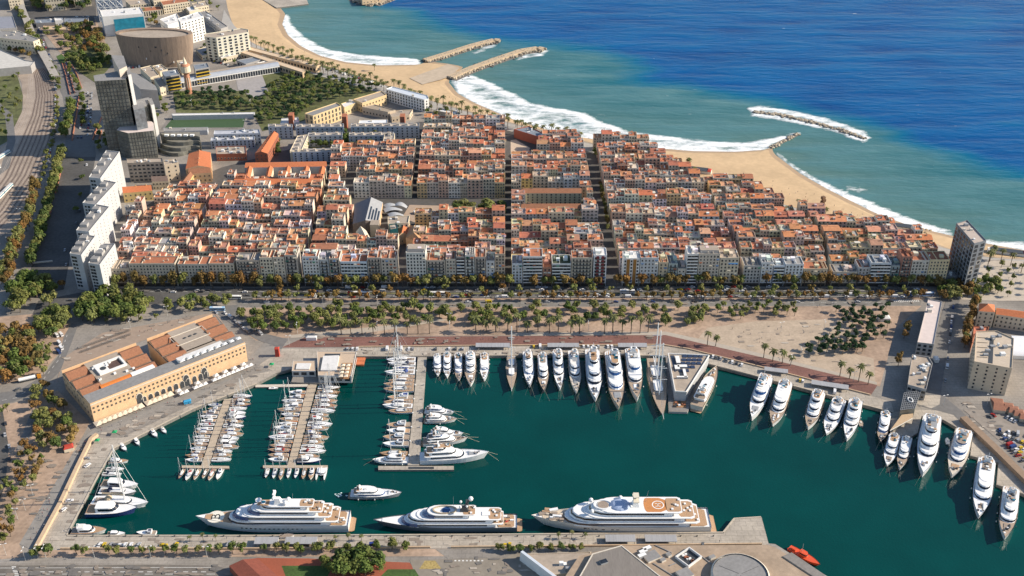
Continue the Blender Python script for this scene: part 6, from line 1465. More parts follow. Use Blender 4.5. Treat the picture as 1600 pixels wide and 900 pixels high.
grove('small', 'og', [(226, -2), (330, -6), (345, 20), (300, 14), (240, 12)], 16, 1.4, 'along the top edge', 9)
grove('broad', 'go', [(150, 205), (182, 210), (180, 236), (150, 240)], 8, .9, 'at the foot of the glass tower', 7)
grove('broad', 'gog', [(70, 90), (84, 100), (98, 130), (96, 150), (84, 140), (76, 112)], 10, .8, 'between the tracks and the sunken road', 7)
grove('small', 'go', [(150, 92), (176, 96), (172, 112), (146, 116)], 8, 1.4, 'in front of the oval building', 6)
row('broad', 'g', [(104, 100), (118, 128), (128, 150), (132, 200)], 12, .8, 'from top on the far side of the sunken road', 2)
grove('broad', 'gao', [(206, 20), (240, 24), (250, 40), (215, 40)], 8, 1.0, 'behind the oval building', 8)
# railway side and the far left
row('tall', 'a', [(58, 292), (52, 330), (36, 372), (22, 420), (10, 452)], 6.2, 1.15, 'from top along the rail yard', 2.4, mixc='o')
row('tall', 'o', [(40, 355), (20, 400), (2, 440)], 8, 1.05, 'from top in the second rail yard row', 2.5, mixc='a')
row('broad', 'g', [(98, 240), (88, 285), (76, 330), (62, 380), (48, 418)], 6.5, 1.25, 'from top along the shaded road', 1.6, mixc='o')
row('broad', 'g', [(112, 170), (108, 195), (100, 218)], 7, 1.3, 'from top beside the sunken road', 2.0)
row('small', 'o', [(92, 160), (88, 195), (80, 235), (66, 290)], 14, 1.3, 'from top beside the tracks', 2.0)
row('broad', 'g', [(128, 256), (122, 320), (118, 352)], 38, .7, 'in the zigzag shadow', 3)
row('broad', 'a', [(78, 448), (106, 452)], 12, 1.0, 'at the zigzag shadow corner', 2)
grove('broad', 'go', [(24, 14), (36, 12), (66, 70), (72, 92), (58, 86), (40, 50)], 14, 1.1, 'by the viaduct', 8)
grove('broad', 'gao', [(68, 50), (110, 42), (150, 72), (160, 82), (110, 84), (84, 70)], 26, 1.05, 'in the top left garden', 8)
grove('broad', 'gop', [(40, 0), (130, -4), (140, 12), (60, 22)], 16, 1.0, 'at the top left corner', 9)
grove('broad', 'ao', [(-6, 62), (46, 82), (50, 92), (-6, 76)], 12, .95, 'beside the train shed', 8)
grove('small', 'og', [(2, 118), (30, 118), (34, 160), (10, 215), (0, 220)], 16, 1.2, 'on the scrub by the tracks', 8)
grove('broad', 'g', [(152, 88), (172, 92), (170, 106), (140, 110)], 8, .9, 'behind the glass tower', 8)
grove('broad', 'go', [(234, 160), (254, 154), (262, 176), (246, 186)], 9, .8, 'between glass tower and pitch', 7)
# woods: trees one can tell apart, row by row
grove('pine', 'gpp', [(276, 152), (350, 142), (395, 154), (404, 162), (394, 174), (276, 170)], 62, 1.15, 'in the wood above the pitch', 5.5)
grove('pine', 'gpg', [(400, 168), (420, 140), (432, 128), (470, 118), (520, 124), (590, 138), (600, 142), (560, 152), (520, 158), (476, 176), (466, 186), (420, 194), (398, 200)], 135, 1.2, 'in the big seafront wood', 6.5)
grove('broad', 'g', [(486, 217), (594, 216), (590, 231), (474, 232)], 34, .95, 'in the garden courts', 6)
row('broad', 'g', [(538, 200), (540, 232)], 16, .9, 'between the garden courts', 1)
row('broad', 'g', [(432, 224), (434, 246)], 16, 1.0, 'beside the red school', 1)
for i, x in enumerate((395, 427, 455, 482)): tree('broad', at(x, 272, Z), 'g', .9, 'green broadleaf tree, %s inside the orange-roofed courtyards' % nth(i), 'trees in the courtyards')
grove('broad', 'oog', [(706, 326), (788, 326), (786, 342), (712, 340)], 16, 1.25, 'on the square inside the quarter', 5)
row('tall', 'a', [(938, 292), (944, 322), (950, 362)], 9, .62, 'from top in the tree-lined street', .6, mixc='o')
row('broad', 'o', [(548, 318), (556, 314)], 9, .8, 'behind the market hall', 1)
row('broad', 'o', [(654, 388), (664, 384)], 9, .8, 'beside the church', .5)
row('broad', 'g', [(1170, 300), (1180, 304)], 8, .8, 'at the seaward edge of the quarter', .5)
grove('small', 'gf', [(650, 160), (690, 172), (720, 186), (700, 190), (660, 178)], 12, 1.3, 'behind the changing hall', 7)
grove('broad', 'go', [(920, 232), (960, 236), (1000, 250), (990, 258), (930, 246)], 10, .8, 'in the dead-end by the beach', 7)
# palms in double file along the beach
row('palm', 'f', [(388, 70), (420, 82), (500, 108), (560, 126), (620, 143), (660, 158), (720, 176), (780, 193), (850, 210), (910, 224)], 9.0, 1.35, 'from top in the seaward beach palm row', .8)
row('palm', 'f', [(420, 88), (500, 114), (560, 132), (620, 149), (660, 164), (720, 182), (780, 200), (850, 217), (900, 228)], 11, 1.35, 'from top in the inland beach palm row', 1.2)
row('palm', 'f', [(985, 245), (1100, 283), (1240, 328), (1310, 350), (1440, 379)], 27, 1.05, 'from left along the curved beach edge', 4)
row('palm', 'f', [(1376, 358), (1392, 362)], 6, 1.1, 'clustered by the beach bar', 1.5)
for n_, (x, y) in enumerate([(1012, 248), (1075, 262), (585, 110), (1300, 352)]): tree('palm', at(x, y, Z), 'f', 1.3, 'lone palm out on the sand, %s from the left' % nth((1, 2, 0, 3)[n_]), 'lone palms on the sand')
print(tcount)
# ---------------------------------------------------------------- vehicles, lamps, people, kiosks
carp = mat('car_paint', rough=.3, n1=.05, s1=1, objcol=True); tyre = mat('tyre', (.03, .03, .03), .8, .1, 1)
def car_mesh(L, w, h, cab):
    b, g = MB(), MB()
    b.box(0, 0, .3, L, w, h*.42, carp, tx=.97, ty=.96, bottom=True)
    for x in (-L*.31, L*.31):
        for y in (-w*.46, w*.46): b.tube((x, y-.1, .32), (x, y+.1, .32), .32, .32, tyre, 8)
    x0, x1 = cab; cx, l = (x0+x1)/2*L, (x1-x0)*L
    g.box(cx, 0, .3+h*.42, l, w*.9, h*.36, glass, tx=.76, ty=.84)
    b.box(cx, 0, .3+h*.78, l*.74, w*.76, .07, carp)
    return b.mesh('body'), g.mesh('window')
CARM = [car_mesh(4.3, 1.8, 1.45, (-.36, .22)), car_mesh(4.0, 1.75, 1.5, (-.45, .2)), car_mesh(4.7, 1.85, 1.4, (-.32, .2))]
def van_mesh(L, w, h):
    b, g = MB(), MB(); b.box(-L*.06, 0, .35, L*.86, w, h-.35, carp, tx=.98, ty=.93, bottom=True); b.box(L*.42, 0, .35, L*.14, w*.96, h*.4, carp, bottom=True)
    for x in (-L*.3, L*.3):
        for y in (-w*.46, w*.46): b.tube((x, y-.1, .36), (x, y+.1, .36), .36, .36, tyre, 8)
    g.box(L*.385, 0, h*.5, .12, w*.86, h*.36, glass); g.box(L*.27, 0, h*.56, L*.1, w*1.0, h*.28, glass)
    return b.mesh('body'), g.mesh('window')
VANM = van_mesh(5.4, 2.0, 2.3)
def bus_mesh(L):
    b, g = MB(), MB(); b.box(0, 0, .4, L, 2.5, 2.7, carp, ty=.95, bottom=True); b.box(0, 0, 3.1, L*.6, 1.8, .2, white_p)
    for x in (-L*.33, L*.33):
        for y in (-1.15, 1.15): b.tube((x, y-.15, .5), (x, y+.15, .5), .5, .5, tyre, 8)
    g.box(0, 0, 1.5, L*1.004, 2.53, .95, glass); return b.mesh('body'), g.mesh('window')
BUSM = bus_mesh(12)
CARC = [((.72, .72, .72), 'white'), ((.75, .75, .76), 'white'), ((.40, .41, .43), 'silver'), ((.05, .05, .055), 'black'), ((.12, .125, .13), 'dark grey'), ((.30, .30, .31), 'grey'), ((.32, .025, .02), 'red'), ((.03, .06, .18), 'blue'), ((.60, .42, .02), 'yellow-black taxi')]
vk = {}
def vehicle(p, ang, where, kind=None, colour=None, group='vehicles'):
    kind = kind or ('van' if rnd.random() < .14 else 'car'); c = colour or rnd.choices(CARC, (8, 6, 6, 6, 5, 4, 2, 3, 2))[0]
    me_ = {'car': rnd.choice(CARM), 'van': VANM, 'bus': BUSM}[kind]; k = vk.get((where, kind, c[1]), 0); vk[(where, kind, c[1])] = k+1
    kindw = '' if c[1].endswith('taxi') else ' '+kind
    t = thing({'car': 'parked_car' if 'parked' in where else 'car', 'van': 'van', 'bus': 'bus'}[kind], '%s %s%s %s' % (nth(k), c[1], kindw, where), kind, p, ang, group)
    obj('body', me_[0], t, color=c[0]); obj('window', me_[1], t); return t
def lane(pts, step, where, flip=False, jit=.5, skip=.5, z=Z+.05, across=False, kind=None):
    for q, a in along(pts, step, z, 0, rnd.random()*4):
        if rnd.random() < skip: continue
        q = q+Vector((rnd.uniform(-jit, jit), rnd.uniform(-.3, .3), 0))
        vehicle(q, a+(math.pi if flip else 0)+(math.pi/2 if across else 0), where, kind)
lane([(200, 455), (1440, 452.5)], 11, 'from left in the far avenue lane', True, 3, .55)
lane([(200, 457), (1440, 455)], 12, 'from left in the second avenue lane', True, 3, .65)
lane([(330, 462.5), (1440, 461)], 13, 'from left in the third avenue lane', False, 3, .62)
lane([(380, 473), (1430, 472)], 15, 'from left on the service road', False, 4, .62)
lane([(420, 465.3), (1440, 464.3)], 5.6, 'from left parked along the tight autumn row', False, .5, .62)
lane([(420, 450.2), (1430, 448.8)], 5.8, 'from left parked at the foot of the front row', False, .5, .6)
for x, y, c, w in ((555, 461, ((.55, .03, .03), 'red'), 'left of the middle on the avenue'), (566, 461, ((.70, .70, .70), 'white'), 'behind the red bus on the avenue'), (684, 461, ((.72, .70, .66), 'cream'), 'in the middle of the avenue'), (980, 458, ((.70, .70, .72), 'white'), 'right of the middle on the avenue'), (366, 467, ((.75, .75, .7), 'pale'), 'at the left end of the avenue'), (1424, 461, ((.10, .22, .50), 'blue'), 'leftmost of the coaches by the pinkish roof'), (1435, 461.5, ((.62, .66, .72), 'silver'), 'middle of the coaches by the pinkish roof'), (1447, 462, ((.30, .42, .62), 'pale blue'), 'rightmost of the coaches by the pinkish roof'), (340, 485, ((.35, .55, .75), 'light blue'), 'beside the right end of the warehouse')):
    vehicle(at(x, y, Z+.05), 0 if x < 1400 else .1, w, 'bus', c, 'buses on the avenue')
# quay parking
for i, x in enumerate((543, 551, 558, 605, 627, 639, 645, 681, 702, 712, 723, 834, 844, 912, 919, 927, 935, 950, 956)):
    vehicle(at(x, 546 if x < 800 else 542.5, Z+.05), math.pi/2, 'from left parked on the quay above the yachts', 'van' if x in (605, 627, 844) else 'car')
for i, (x, y) in enumerate(((1114, 558), (1119, 559.5), (1126, 561), (1135, 564), (1144, 566.5), (1151, 568.5), (1159, 571), (1250, 595), (1254, 596), (1304, 613))): vehicle(at(x, y, Z+.05), R(75), 'from left parked on the right quay')
for i, x in enumerate((156, 163, 174, 181, 189, 196, 205, 217, 256, 275, 358, 365, 566, 584, 790, 796, 1098)): vehicle(at(x, 852.5, Z+.05), R(rnd.choice((0, 90, 80))) if x != 584 else 0, 'from left parked on the bottom quay', 'van' if x in (358, 584) else 'car', ((.03, .05, .22), 'navy') if x == 584 else None)
for i, (x, y) in enumerate(((135, 717), (137, 728), (109, 783), (100, 797))): vehicle(at(x, y, Z+.05), R(60 if i % 2 else 10), 'from top on the left quay')
for i, (x, y) in enumerate(((352, 490), (360, 496), (368, 503), (375, 508), (381, 514), (387, 518), (338, 489), (92, 551), (96, 545), (93, 537), (89, 525), (96, 524), (407, 522))): vehicle(at(x, y, Z+.08), R(-50), 'from left around the warehouse corner', 'van' if i > 7 or i % 2 else 'car', CARC[0] if 7 < i < 12 else None)
lane([(1489, 478), (1485, 520), (1478, 585), (1474, 610)], 6.0, 'from top parked in the shaded right street', False, .3, .3, Z+.06)
for r_ in range(5): lane([(1556+r_*4, 672+r_*5.5), (1640, 690+r_*18)], 2.9, 'parked in the right car park, %s row' % nth(r_), False, .2, .18, Z+.06, True)
lane([(1536, 655), (1556, 648)], 3.0, 'parked beside the brown huts', False, .2, .1, Z+.06, True); lane([(1573, 652), (1588, 660)], 3.0, 'parked below the brown huts', False, .2, .1, Z+.06, True)
for k, pts in enumerate(([(132, 140), (130, 180), (122, 216)], [(138, 140), (137, 180), (128, 216)], [(144, 140), (143, 180), (136, 214)], [(103, 100), (112, 128)])): lane(pts, 9, 'from top on the sunken road, lane %s' % ('ABCD'[k] if 0 else nth(k)), False, .8, .3, Z+.06)
lane([(60, 40), (72, 80), (92, 120)], 10, 'from top beside the viaduct', False, 2, .3, Z+.08); lane([(40, 30), (150, 26)], 8, 'from left on the top street', False, 1, .4, Z+.08); lane([(186, 108), (230, 104)], 4, 'parked below the oval building', False, .3, .3, Z+.06, True); lane([(88, 130), (86, 200), (74, 260)], 6, 'from top parked beside the tracks', False, 1, .3, Z+.06); lane([(320, 92), (372, 106)], 4, 'parked in the hotel grounds', False, .3, .3, Z+.06, True)
lane([(140, 240), (122, 330), (92, 440)], 26, 'from top in the zigzag shadow road', False, 3, .3, Z+.06); lane([(4, 642), (14, 700), (8, 760)], 14, 'from top on the lower left road', False, 2, .3, Z+.08)
lane([(20, 612), (62, 592), (95, 550)], 30, 'on the bend above the warehouse', False, 1, .2, Z+.08); lane([(100, 470), (340, 466)], 16, 'from left at the avenue junction', False, 3, .5, Z+.06)
lane([(520, 110), (560, 122), (600, 136)], 3.2, 'parked between wood and beach palms', False, .4, .15, Z+.08, True); lane([(648, 334), (662, 331)], 4, 'parked on the market square', False, .4, 0, Z+.1, True, 'van')
# tank lorry
p = at(46, 594, Z+.07); t = thing('tank_lorry', 'white tank lorry with an orange cab on the bend left of the warehouse', 'lorry', p, R(24))
m = MB(); m.tube((-7, 0, 2.2), (4.5, 0, 2.2), 1.35, 1.35, white_p, 12); m.build('tank', t); m = MB(); m.box(7, 0, .5, 2.6, 2.5, 2.8, mat('orange_cab', (.62, .25, .02), .5)); m.build('cab', t); m = MB(); m.box(-.5, 0, .5, 13, 2.3, .5, dark_m); m.build('chassis', t)
for x in (-5.5, -4.2, 3, 7):
    for y in (-1.05, 1.05): m = MB(); m.tube((x, y-.15, .5), (x, y+.15, .5), .5, .5, tyre, 8); m.build('wheel', t)
# trains on the yard
for k, (pts, lab) in enumerate([([(-22, 262), (20, 236)], 'white and teal train in the yard, nearer the left edge'), ([(-20, 274), (18, 252)], 'short grey train beside the teal one'), ([(-8, 318), (30, 280)], 'white train standing lower in the yard')]):
    P = ats(pts, Z+.1); d = P[1]-P[0]; t = thing('train', lab, 'train', (P[0]+P[1])/2, math.atan2(d.y, d.x), 'trains in the rail yard'); n = int(d.length/19)
    for i in range(max(1, n)): m = MB(); m.box(-d.length/2+19*(i+.5), 0, .6, 18.2, 2.9, 3.1, mat('train_white', (.60, .60, .58), .5, .1, .5), ty=.85, bottom=True); m.box(-d.length/2+19*(i+.5), 0, 2.0, 18.25, 2.96, .8, bluegl if k != 1 else glass); m.build('carriage', t)
# street lamps
lm = MB(); lm.tube((0, 0, 0), (0, 0, 9), .13, .09, mat('lamp_pole', (.52, .52, .50), .5), 6); lh = MB()
for s in (-1, 1): lh.tube((0, 0, 9), (s*1.3, 0, 9.3), .06, .06, mat('lamp_pole'), 4); lh.box(s*1.5, 0, 9.15, 1.1, .45, .2, white_p, bottom=True)
lpm, lhm = lm.mesh('pole'), lh.mesh('lamp_head')
LP = [(1220, 519), (1287, 517), (812, 514), (919, 519), (703, 519), (702, 505), (590, 520), (465, 521), (452, 540), (205, 516), (262, 494), (1235, 572), (1333, 597), (1250, 560)]+[(60+k*88, 872) for k in range(4)]+[(10, 868), (40, 876), (72, 872), (28, 812), (40, 798), (52, 775)]+[(x, 478.5) for x in range(420, 1440, 85)]+[(1120+i*70, 300+i*21) for i in range(4)]+[(25, 360), (32, 340), (40, 320), (16, 385), (60, 300), (1474, 634), (1542, 632), (300, 168), (392, 168), (384, 200)]
for k, (x, y) in enumerate(sorted(LP)):
    t = thing('street_lamp', 'two-armed pale street lamp, %s counting from the left of the picture' % nth(k), 'street lamp', at(x, y, Z), rnd.choice((0, .3, 1.57)), 'two-armed street lamps'); obj('pole', lpm, t); obj('lamp_head', lhm, t)
# people: one small figure, walking
def person_mesh(stride, r):
    m = MB(); rings = []
    for z, a, b in ((.86, .17, .12), (1.0, .16, .12), (1.2, .17, .13), (1.38, .21, .12), (1.46, .10, .09), (1.52, .06, .06), (1.58, .08, .09), (1.68, .095, .11), (1.77, .06, .07)):
        rings.append([(b*math.sin(2*math.pi*i/8), a*math.cos(2*math.pi*i/8), z) for i in range(8)])
    cl = mat('clothes', rough=.9, objcol=True); m.loft(rings[:5], cl, cap0=True); m.loft(rings[4:], mat('skin_hair', (.20, .12, .08), .8), cap1=True)
    for s in (-1, 1):
        m.tube((0, s*.09, .9), (s*stride*.45, s*.09, .46), .09, .06, mat('trousers', (.05, .06, .09), .9), 6); m.tube((s*stride*.45, s*.09, .46), (s*stride, s*.09, .03), .06, .045, mat('trousers'), 6)
        m.box(s*stride+.06, s*.09, 0, .25, .09, .07, dark_m)
        m.tube((0, s*.22, 1.36), (-s*stride*.4, s*.25, 1.08), .05, .04, cl, 5); m.tube((-s*stride*.4, s*.25, 1.08), (-s*stride*.3+.06, s*.24, .84), .04, .03, mat('skin_hair'), 5)
    return m.mesh('person')
PM = [person_mesh(s, rnd) for s in (.12, .25, .32)]
CLO = [((.55, .55, .55), 'white'), ((.04, .04, .05), 'black'), ((.06, .09, .2), 'blue'), ((.30, .04, .04), 'red'), ((.25, .22, .18), 'tan')]
pk = {}
def people(poly, n, where):
    xs = [p[0] for p in poly]; ys = [p[1] for p in poly]; c = 0
    while c < n:
        x, y = rnd.uniform(min(xs), max(xs)), rnd.uniform(min(ys), max(ys))
        if not inpoly(x, y, poly): continue
        cl = rnd.choice(CLO); lab = 'person in a %s top walking %s' % (cl[1], where)
        o = obj('person', rnd.choice(PM), None, at(x, y, Z+.1), rnd.uniform(0, 6.28), cl[0]); tag(o, lab, 'person', 'people in %s tops %s' % (cl[1], where)); c += 1
people([(60, 845), (145, 690), (130, 690), (70, 780), (40, 845)], 46, 'on the left promenade'); people([(160, 676), (400, 578), (420, 560), (385, 562), (150, 668)], 60, 'in front of the warehouse')
people([(480, 528), (1035, 526), (1035, 537), (480, 541)], 34, 'on the red promenade'); people([(1105, 515), (1300, 505), (1300, 545), (1150, 540)], 16, 'on the sandy square'); people([(1040, 262), (1330, 345), (1440, 360), (1240, 290), (1100, 262)], 40, 'on the curved beach'); people([(520, 112), (700, 152), (860, 202), (960, 226), (900, 216), (700, 160), (560, 122)], 40, 'on the middle beach'); people([(440, 470), (1400, 468), (1400, 480), (440, 481)], 30, 'beside the avenue'); people([(560, 546), (1030, 542), (1030, 553), (560, 555)], 16, 'on the yacht quay'); people([(1480, 450), (1590, 415), (1598, 455), (1500, 465)], 24, 'on the pale square'); people([(130, 540), (180, 515), (300, 495), (200, 530)], 12, 'on the pink square'); people([(300, 842), (1150, 840), (1150, 850), (300, 852)], 18, 'on the bottom quay'); people([(370, 40), (430, 60), (560, 110), (480, 98)], 14, 'on the far beach')
# bicycles in the double racks on the pink square
bm = MB()
for x in (-.5, .5):
    for i in range(8):
        a, b = 2*math.pi*i/8, 2*math.pi*(i+1)/8; bm.tube((x+.33*math.cos(a), 0, .34+.33*math.sin(a)), (x+.33*math.cos(b), 0, .34+.33*math.sin(b)), .04, .04, tyre, 3, cap=False)
for a, b in (((-.5, 0, .34), (-.1, 0, .9)), ((-.1, 0, .9), (.42, 0, .95)), ((-.05, 0, .34), (.42, 0, .95)), ((.5, 0, .34), (.42, 0, 1.05)), ((-.5, 0, .34), (-.05, 0, .34)), ((.4, -.28, 1.05), (.4, .28, 1.05)), ((-.28, 0, .98), (-.02, 0, .98))): bm.tube(a, b, .045, .045, dark_m, 3)
bme = bm.mesh('bicycle')
for k, (a, b) in enumerate((((121, 546), (202, 517)), ((126, 551), (204, 523)))):
    P = ats([a, b], Z+.06); n = 44; dd = P[1]-P[0]
    for i in range(n): tag(obj('bicycle', bme, None, P[0].lerp(P[1], i/(n-1)), math.atan2(dd.y, dd.x)+1.2, scale=(1.5, 1.5, 1.3)), 'dark bicycle in the %s of two long racks on the pink square' % ('farther' if k == 0 else 'nearer'), 'bicycle', 'bicycles in the %s rack' % ('farther' if k == 0 else 'nearer'))
# kiosks and small booths
for x, y, w, d, h, wm, rm_, lab in ((108, 703, 6, 5, 3, cream_w, 'red', 'small kiosk with a red roof beside the left promenade'), (434, 556, 3, 3, 7, 'red', 'red', 'slim red booth beside the clubhouse quay'), (293, 630, 5, 2.2, 2.2, 'blue', 'blue', 'small bright blue stall on the warehouse promenade'), (487, 531, 8, 2.4, 2.8, white_w, 'white', 'white stall at the left end of the red promenade'), (1462, 564, 3, 5, 2.8, white_w, 'white', 'white booth in the shaded right street'), (1380, 500, 9, 5, 3, white_w, 'white', 'white cabin at the edge of the dark pine grove')):
    col_ = {'red': mat('booth_red', (.42, .05, .03), .8, .1, 1), 'blue': mat('booth_blue', (.03, .28, .50), .7), 'white': roof_white}; p = at(x, y, Z+.05)
    t = thing('kiosk', lab, 'kiosk', p, R(24) if x < 400 else 0); m = MB(); m.box(0, 0, 0, w, d, h, col_[wm] if isinstance(wm, str) else wm); m.build('wall', t); m = MB(); m.box(0, 0, h, w+.6, d+.6, .7, col_[rm_], tx=.7, ty=.4, bottom=True); m.build('roof', t)
gp = parasol_mesh(mat('green_canvas', (.01, .28, .10), .8, .1, 1), 3.2)
for k, (x, y) in enumerate(((153, 692), (180, 679), (425, 573))): t = thing('parasol', 'bright green parasol, %s from left along the quay' % nth(k), 'parasol', at(x, y, Z+.05), 0, 'green parasols'); obj('canopy', gp[0], t); obj('pole', gp[1], t)
# ---------------------------------------------------------------- pontoons and boats
deckw = mat('pontoon_planks', (.44, .36, .27), .9, .1, .5, .12, 2)
orange_e = mat('pontoon_edge', (.55, .22, .08), .8, .1, 1)
def pontoon(label, quads, m_, top=1.1, planks=None):
    c = at(quads[0][0][0], quads[0][0][1], 0); t = thing('pontoon', label, 'pontoon', (c.x, c.y, 0))
    for k, q in enumerate(quads):
        mb = MB(); mb.prism([tuple(p) for p in local(q, top, c)], -.4, top-.01*k, quay_w, m_); mb.build('walkway', t)
    return t, c
def fingers(t, c, a, b, n, side, L, w=.9, top=.9, m_=deckw):
    A, B = at(*a, top), at(*b, top)
    for i in range(n):
        p = A.lerp(B, (i+.5)/n); mb = MB(); mb.box(p.x-c.x+side*L/2, p.y-c.y, .3, L, w, top-.3, m_); mb.build('finger', t)
t, c = pontoon('left finger pontoon with a T-shaped head crowded with small boats', [[(314, 728), (326, 728), (362, 622), (350, 624)], [(284, 727), (358, 728), (358, 732), (284, 731)]], deckw); fingers(t, c, (350, 632), (320, 720), 9, -1, 7); fingers(t, c, (362, 632), (330, 720), 9, 1, 7)
t, c = pontoon('middle finger pontoon with a T-shaped head crowded with sailing boats', [[(449, 728), (461, 728), (495, 601), (481, 601)], [(411, 727), (512, 727), (512, 731), (411, 731)]], deckw); fingers(t, c, (480, 612), (450, 720), 10, -1, 7, m_=orange_e); fingers(t, c, (494, 612), (463, 720), 10, 1, 7)
pontoon('narrow walkway from the quay to the middle pontoon', [[(399, 601), (481, 600), (481, 604), (399, 605)], [(486, 590), (496, 590), (494, 602), (484, 602)]], mat('pale_planks', (.56, .50, .42), .9, .1, 1))
t, c = pontoon('wide concrete pier with a long T-shaped head', [[(637, 727), (655, 727), (667, 556), (653, 556)], [(591, 728), (709, 728), (709, 734), (591, 734)]], quay_c, 1.5)
m = MB(); m.prism([tuple(p) for p in local([(638, 729.2), (678, 729.2), (678, 732.8), (638, 732.8)], 1.6, c)], 1.4, 1.56, dark_m); m.build('hatch', t)
for i in range(7):
    for s_ in (0, 1): a = at(651-i*2.0+s_*12.5, 580+i*22, 1.5); m = MB(); m.box(a.x-c.x, a.y-c.y, 1.5, .8, .8, .9, metal_g if s_ else white_p); m.build('service_post', t)

# ---- hulls
blueg = mat('blue_tint_glass', (.02, .07, .20), .15, .2, .3, spec=.7)
yw = mat('yacht_white', (.80, .80, .79), .28, .04, .3, spec=.5); hullc = mat('hull_paint', rough=.3, n1=.04, s1=.3, objcol=True); teak = mat('teak_deck', (.42, .27, .16), .8, .12, 1.2, .10, 4); tint = mat('tinted_glass', (.012, .016, .026), .12, .2, .5, spec=.7); antif = mat('boot_top', (.05, .05, .06), .6); cush = mat('deck_gear', (.30, .24, .19), .8, .2, 2)
coverc = mat('sail_cover', rough=.8, n1=.1, s1=2, objcol=True); alu = mat('mast_aluminium', (.66, .66, .65), .4, .05, 1)
def hull_outline(L, B, bow=.55, stern=.86, n=13):
    """half-breadth along the deck, stern at x=0, bow at x=L"""
    out = []
    for i in range(n):
        s = i/(n-1); f = stern+(1-stern)*min(1, s/.35) if s < .35 else (1 if s < bow else max(0, 1-((s-bow)/(1-bow))**2.1))
        out.append((s*L, B/2*f, s))
    return out
def make_hull(L, B, H, bow=.5, stern=.86, sheer=.35, flare=.16, m_=None, wl=True):
    mb = MB(); m_ = m_ or hullc; rg = []
    for x, b, s in hull_outline(L, B, bow, stern):
        z = H*(1+sheer*s*s); xr = x-(L*.07 if s > .5 else 0)*((s-.5)/.5)**2; bw = max(0, b*(1-flare*(.4+s)))
        rg.append([(xr-.02*L*s, bw*.7, -.5), (xr, bw, .35), (x, b, z), (x, -b, z), (xr, -bw, .35), (xr-.02*L*s, -bw*.7, -.5)])
    mb.loft([r[:3] for r in rg], m_, close=False); mb.loft([r[3:] for r in rg], m_, close=False); mb.poly([rg[0][i] for i in (0, 1, 2, 3, 4, 5)], m_)
    return mb
def make_deck(L, B, H, bow=.5, stern=.86, sheer=.35, m_=None, drop=.25, x0=0., x1=1., inset=.92):
    mb = MB(); pts = [p for p in hull_outline(L, B, bow, stern, 17) if x0-1e-6 <= p[2] <= x1+1e-6]
    for a, b in zip(pts, pts[1:]):
        za, zb = H*(1+sheer*a[2]**2)-drop, H*(1+sheer*b[2]**2)-drop
        mb.quad((a[0], -a[1]*inset, za), (b[0], -b[1]*inset, zb), (b[0], b[1]*inset, zb), (a[0], a[1]*inset, za), m_ or teak)
    return mb
def tier_pts(x0, x1, w, nose, n=7, tail=.15):
    """plan of a deckhouse: square-ish aft, rounded towards the bow"""
    P = [(x0, -w/2*(1-tail)), (x0+w*tail, -w/2)]
    for i in range(n+1):
        a = -math.pi/2+math.pi*i/n; P.append((x1-nose+nose*math.cos(a), w/2*math.sin(a)))
    return P+[(x0+w*tail, w/2), (x0, w/2*(1-tail))]
def tier(x0, x1, w, nose, z0, z1, rake=.5, m_=None, over=.0, top=None):
    mb = MB(); P = tier_pts(x0, x1, w, nose); h = z1-z0; cx = (x0+x1)/2
    R0 = [(x, y, z0) for x, y in P]; R1 = [(x-(rake*h*((x-cx)/(x1-cx)) if x > cx else 0), y*.95, z1) for x, y in P]
    mb.loft([R0, R1], m_ or yw); mb.poly(R1, top or m_ or yw)
    return mb, P
def band(x0, x1, w, nose, z0, z1, rake, h0, h1, m_=None, front=True):
    """strip of tinted glass round a deckhouse"""
    mb = MB(); h = z1-z0; cx = (x0+x1)/2; P = tier_pts(x0+ (x1-x0)*.06, x1, w, nose); rg = []
    for f in (h0, h1):
        k = 1.012-.05*f; rg.append([(x-(rake*h*f*((x-cx)/(x1-cx)) if x > cx else 0)+.05, y*k+math.copysign(.05, y), z0+h*f) for x, y in P])
    mb.loft(rg, m_ or tint, close=False); return mb

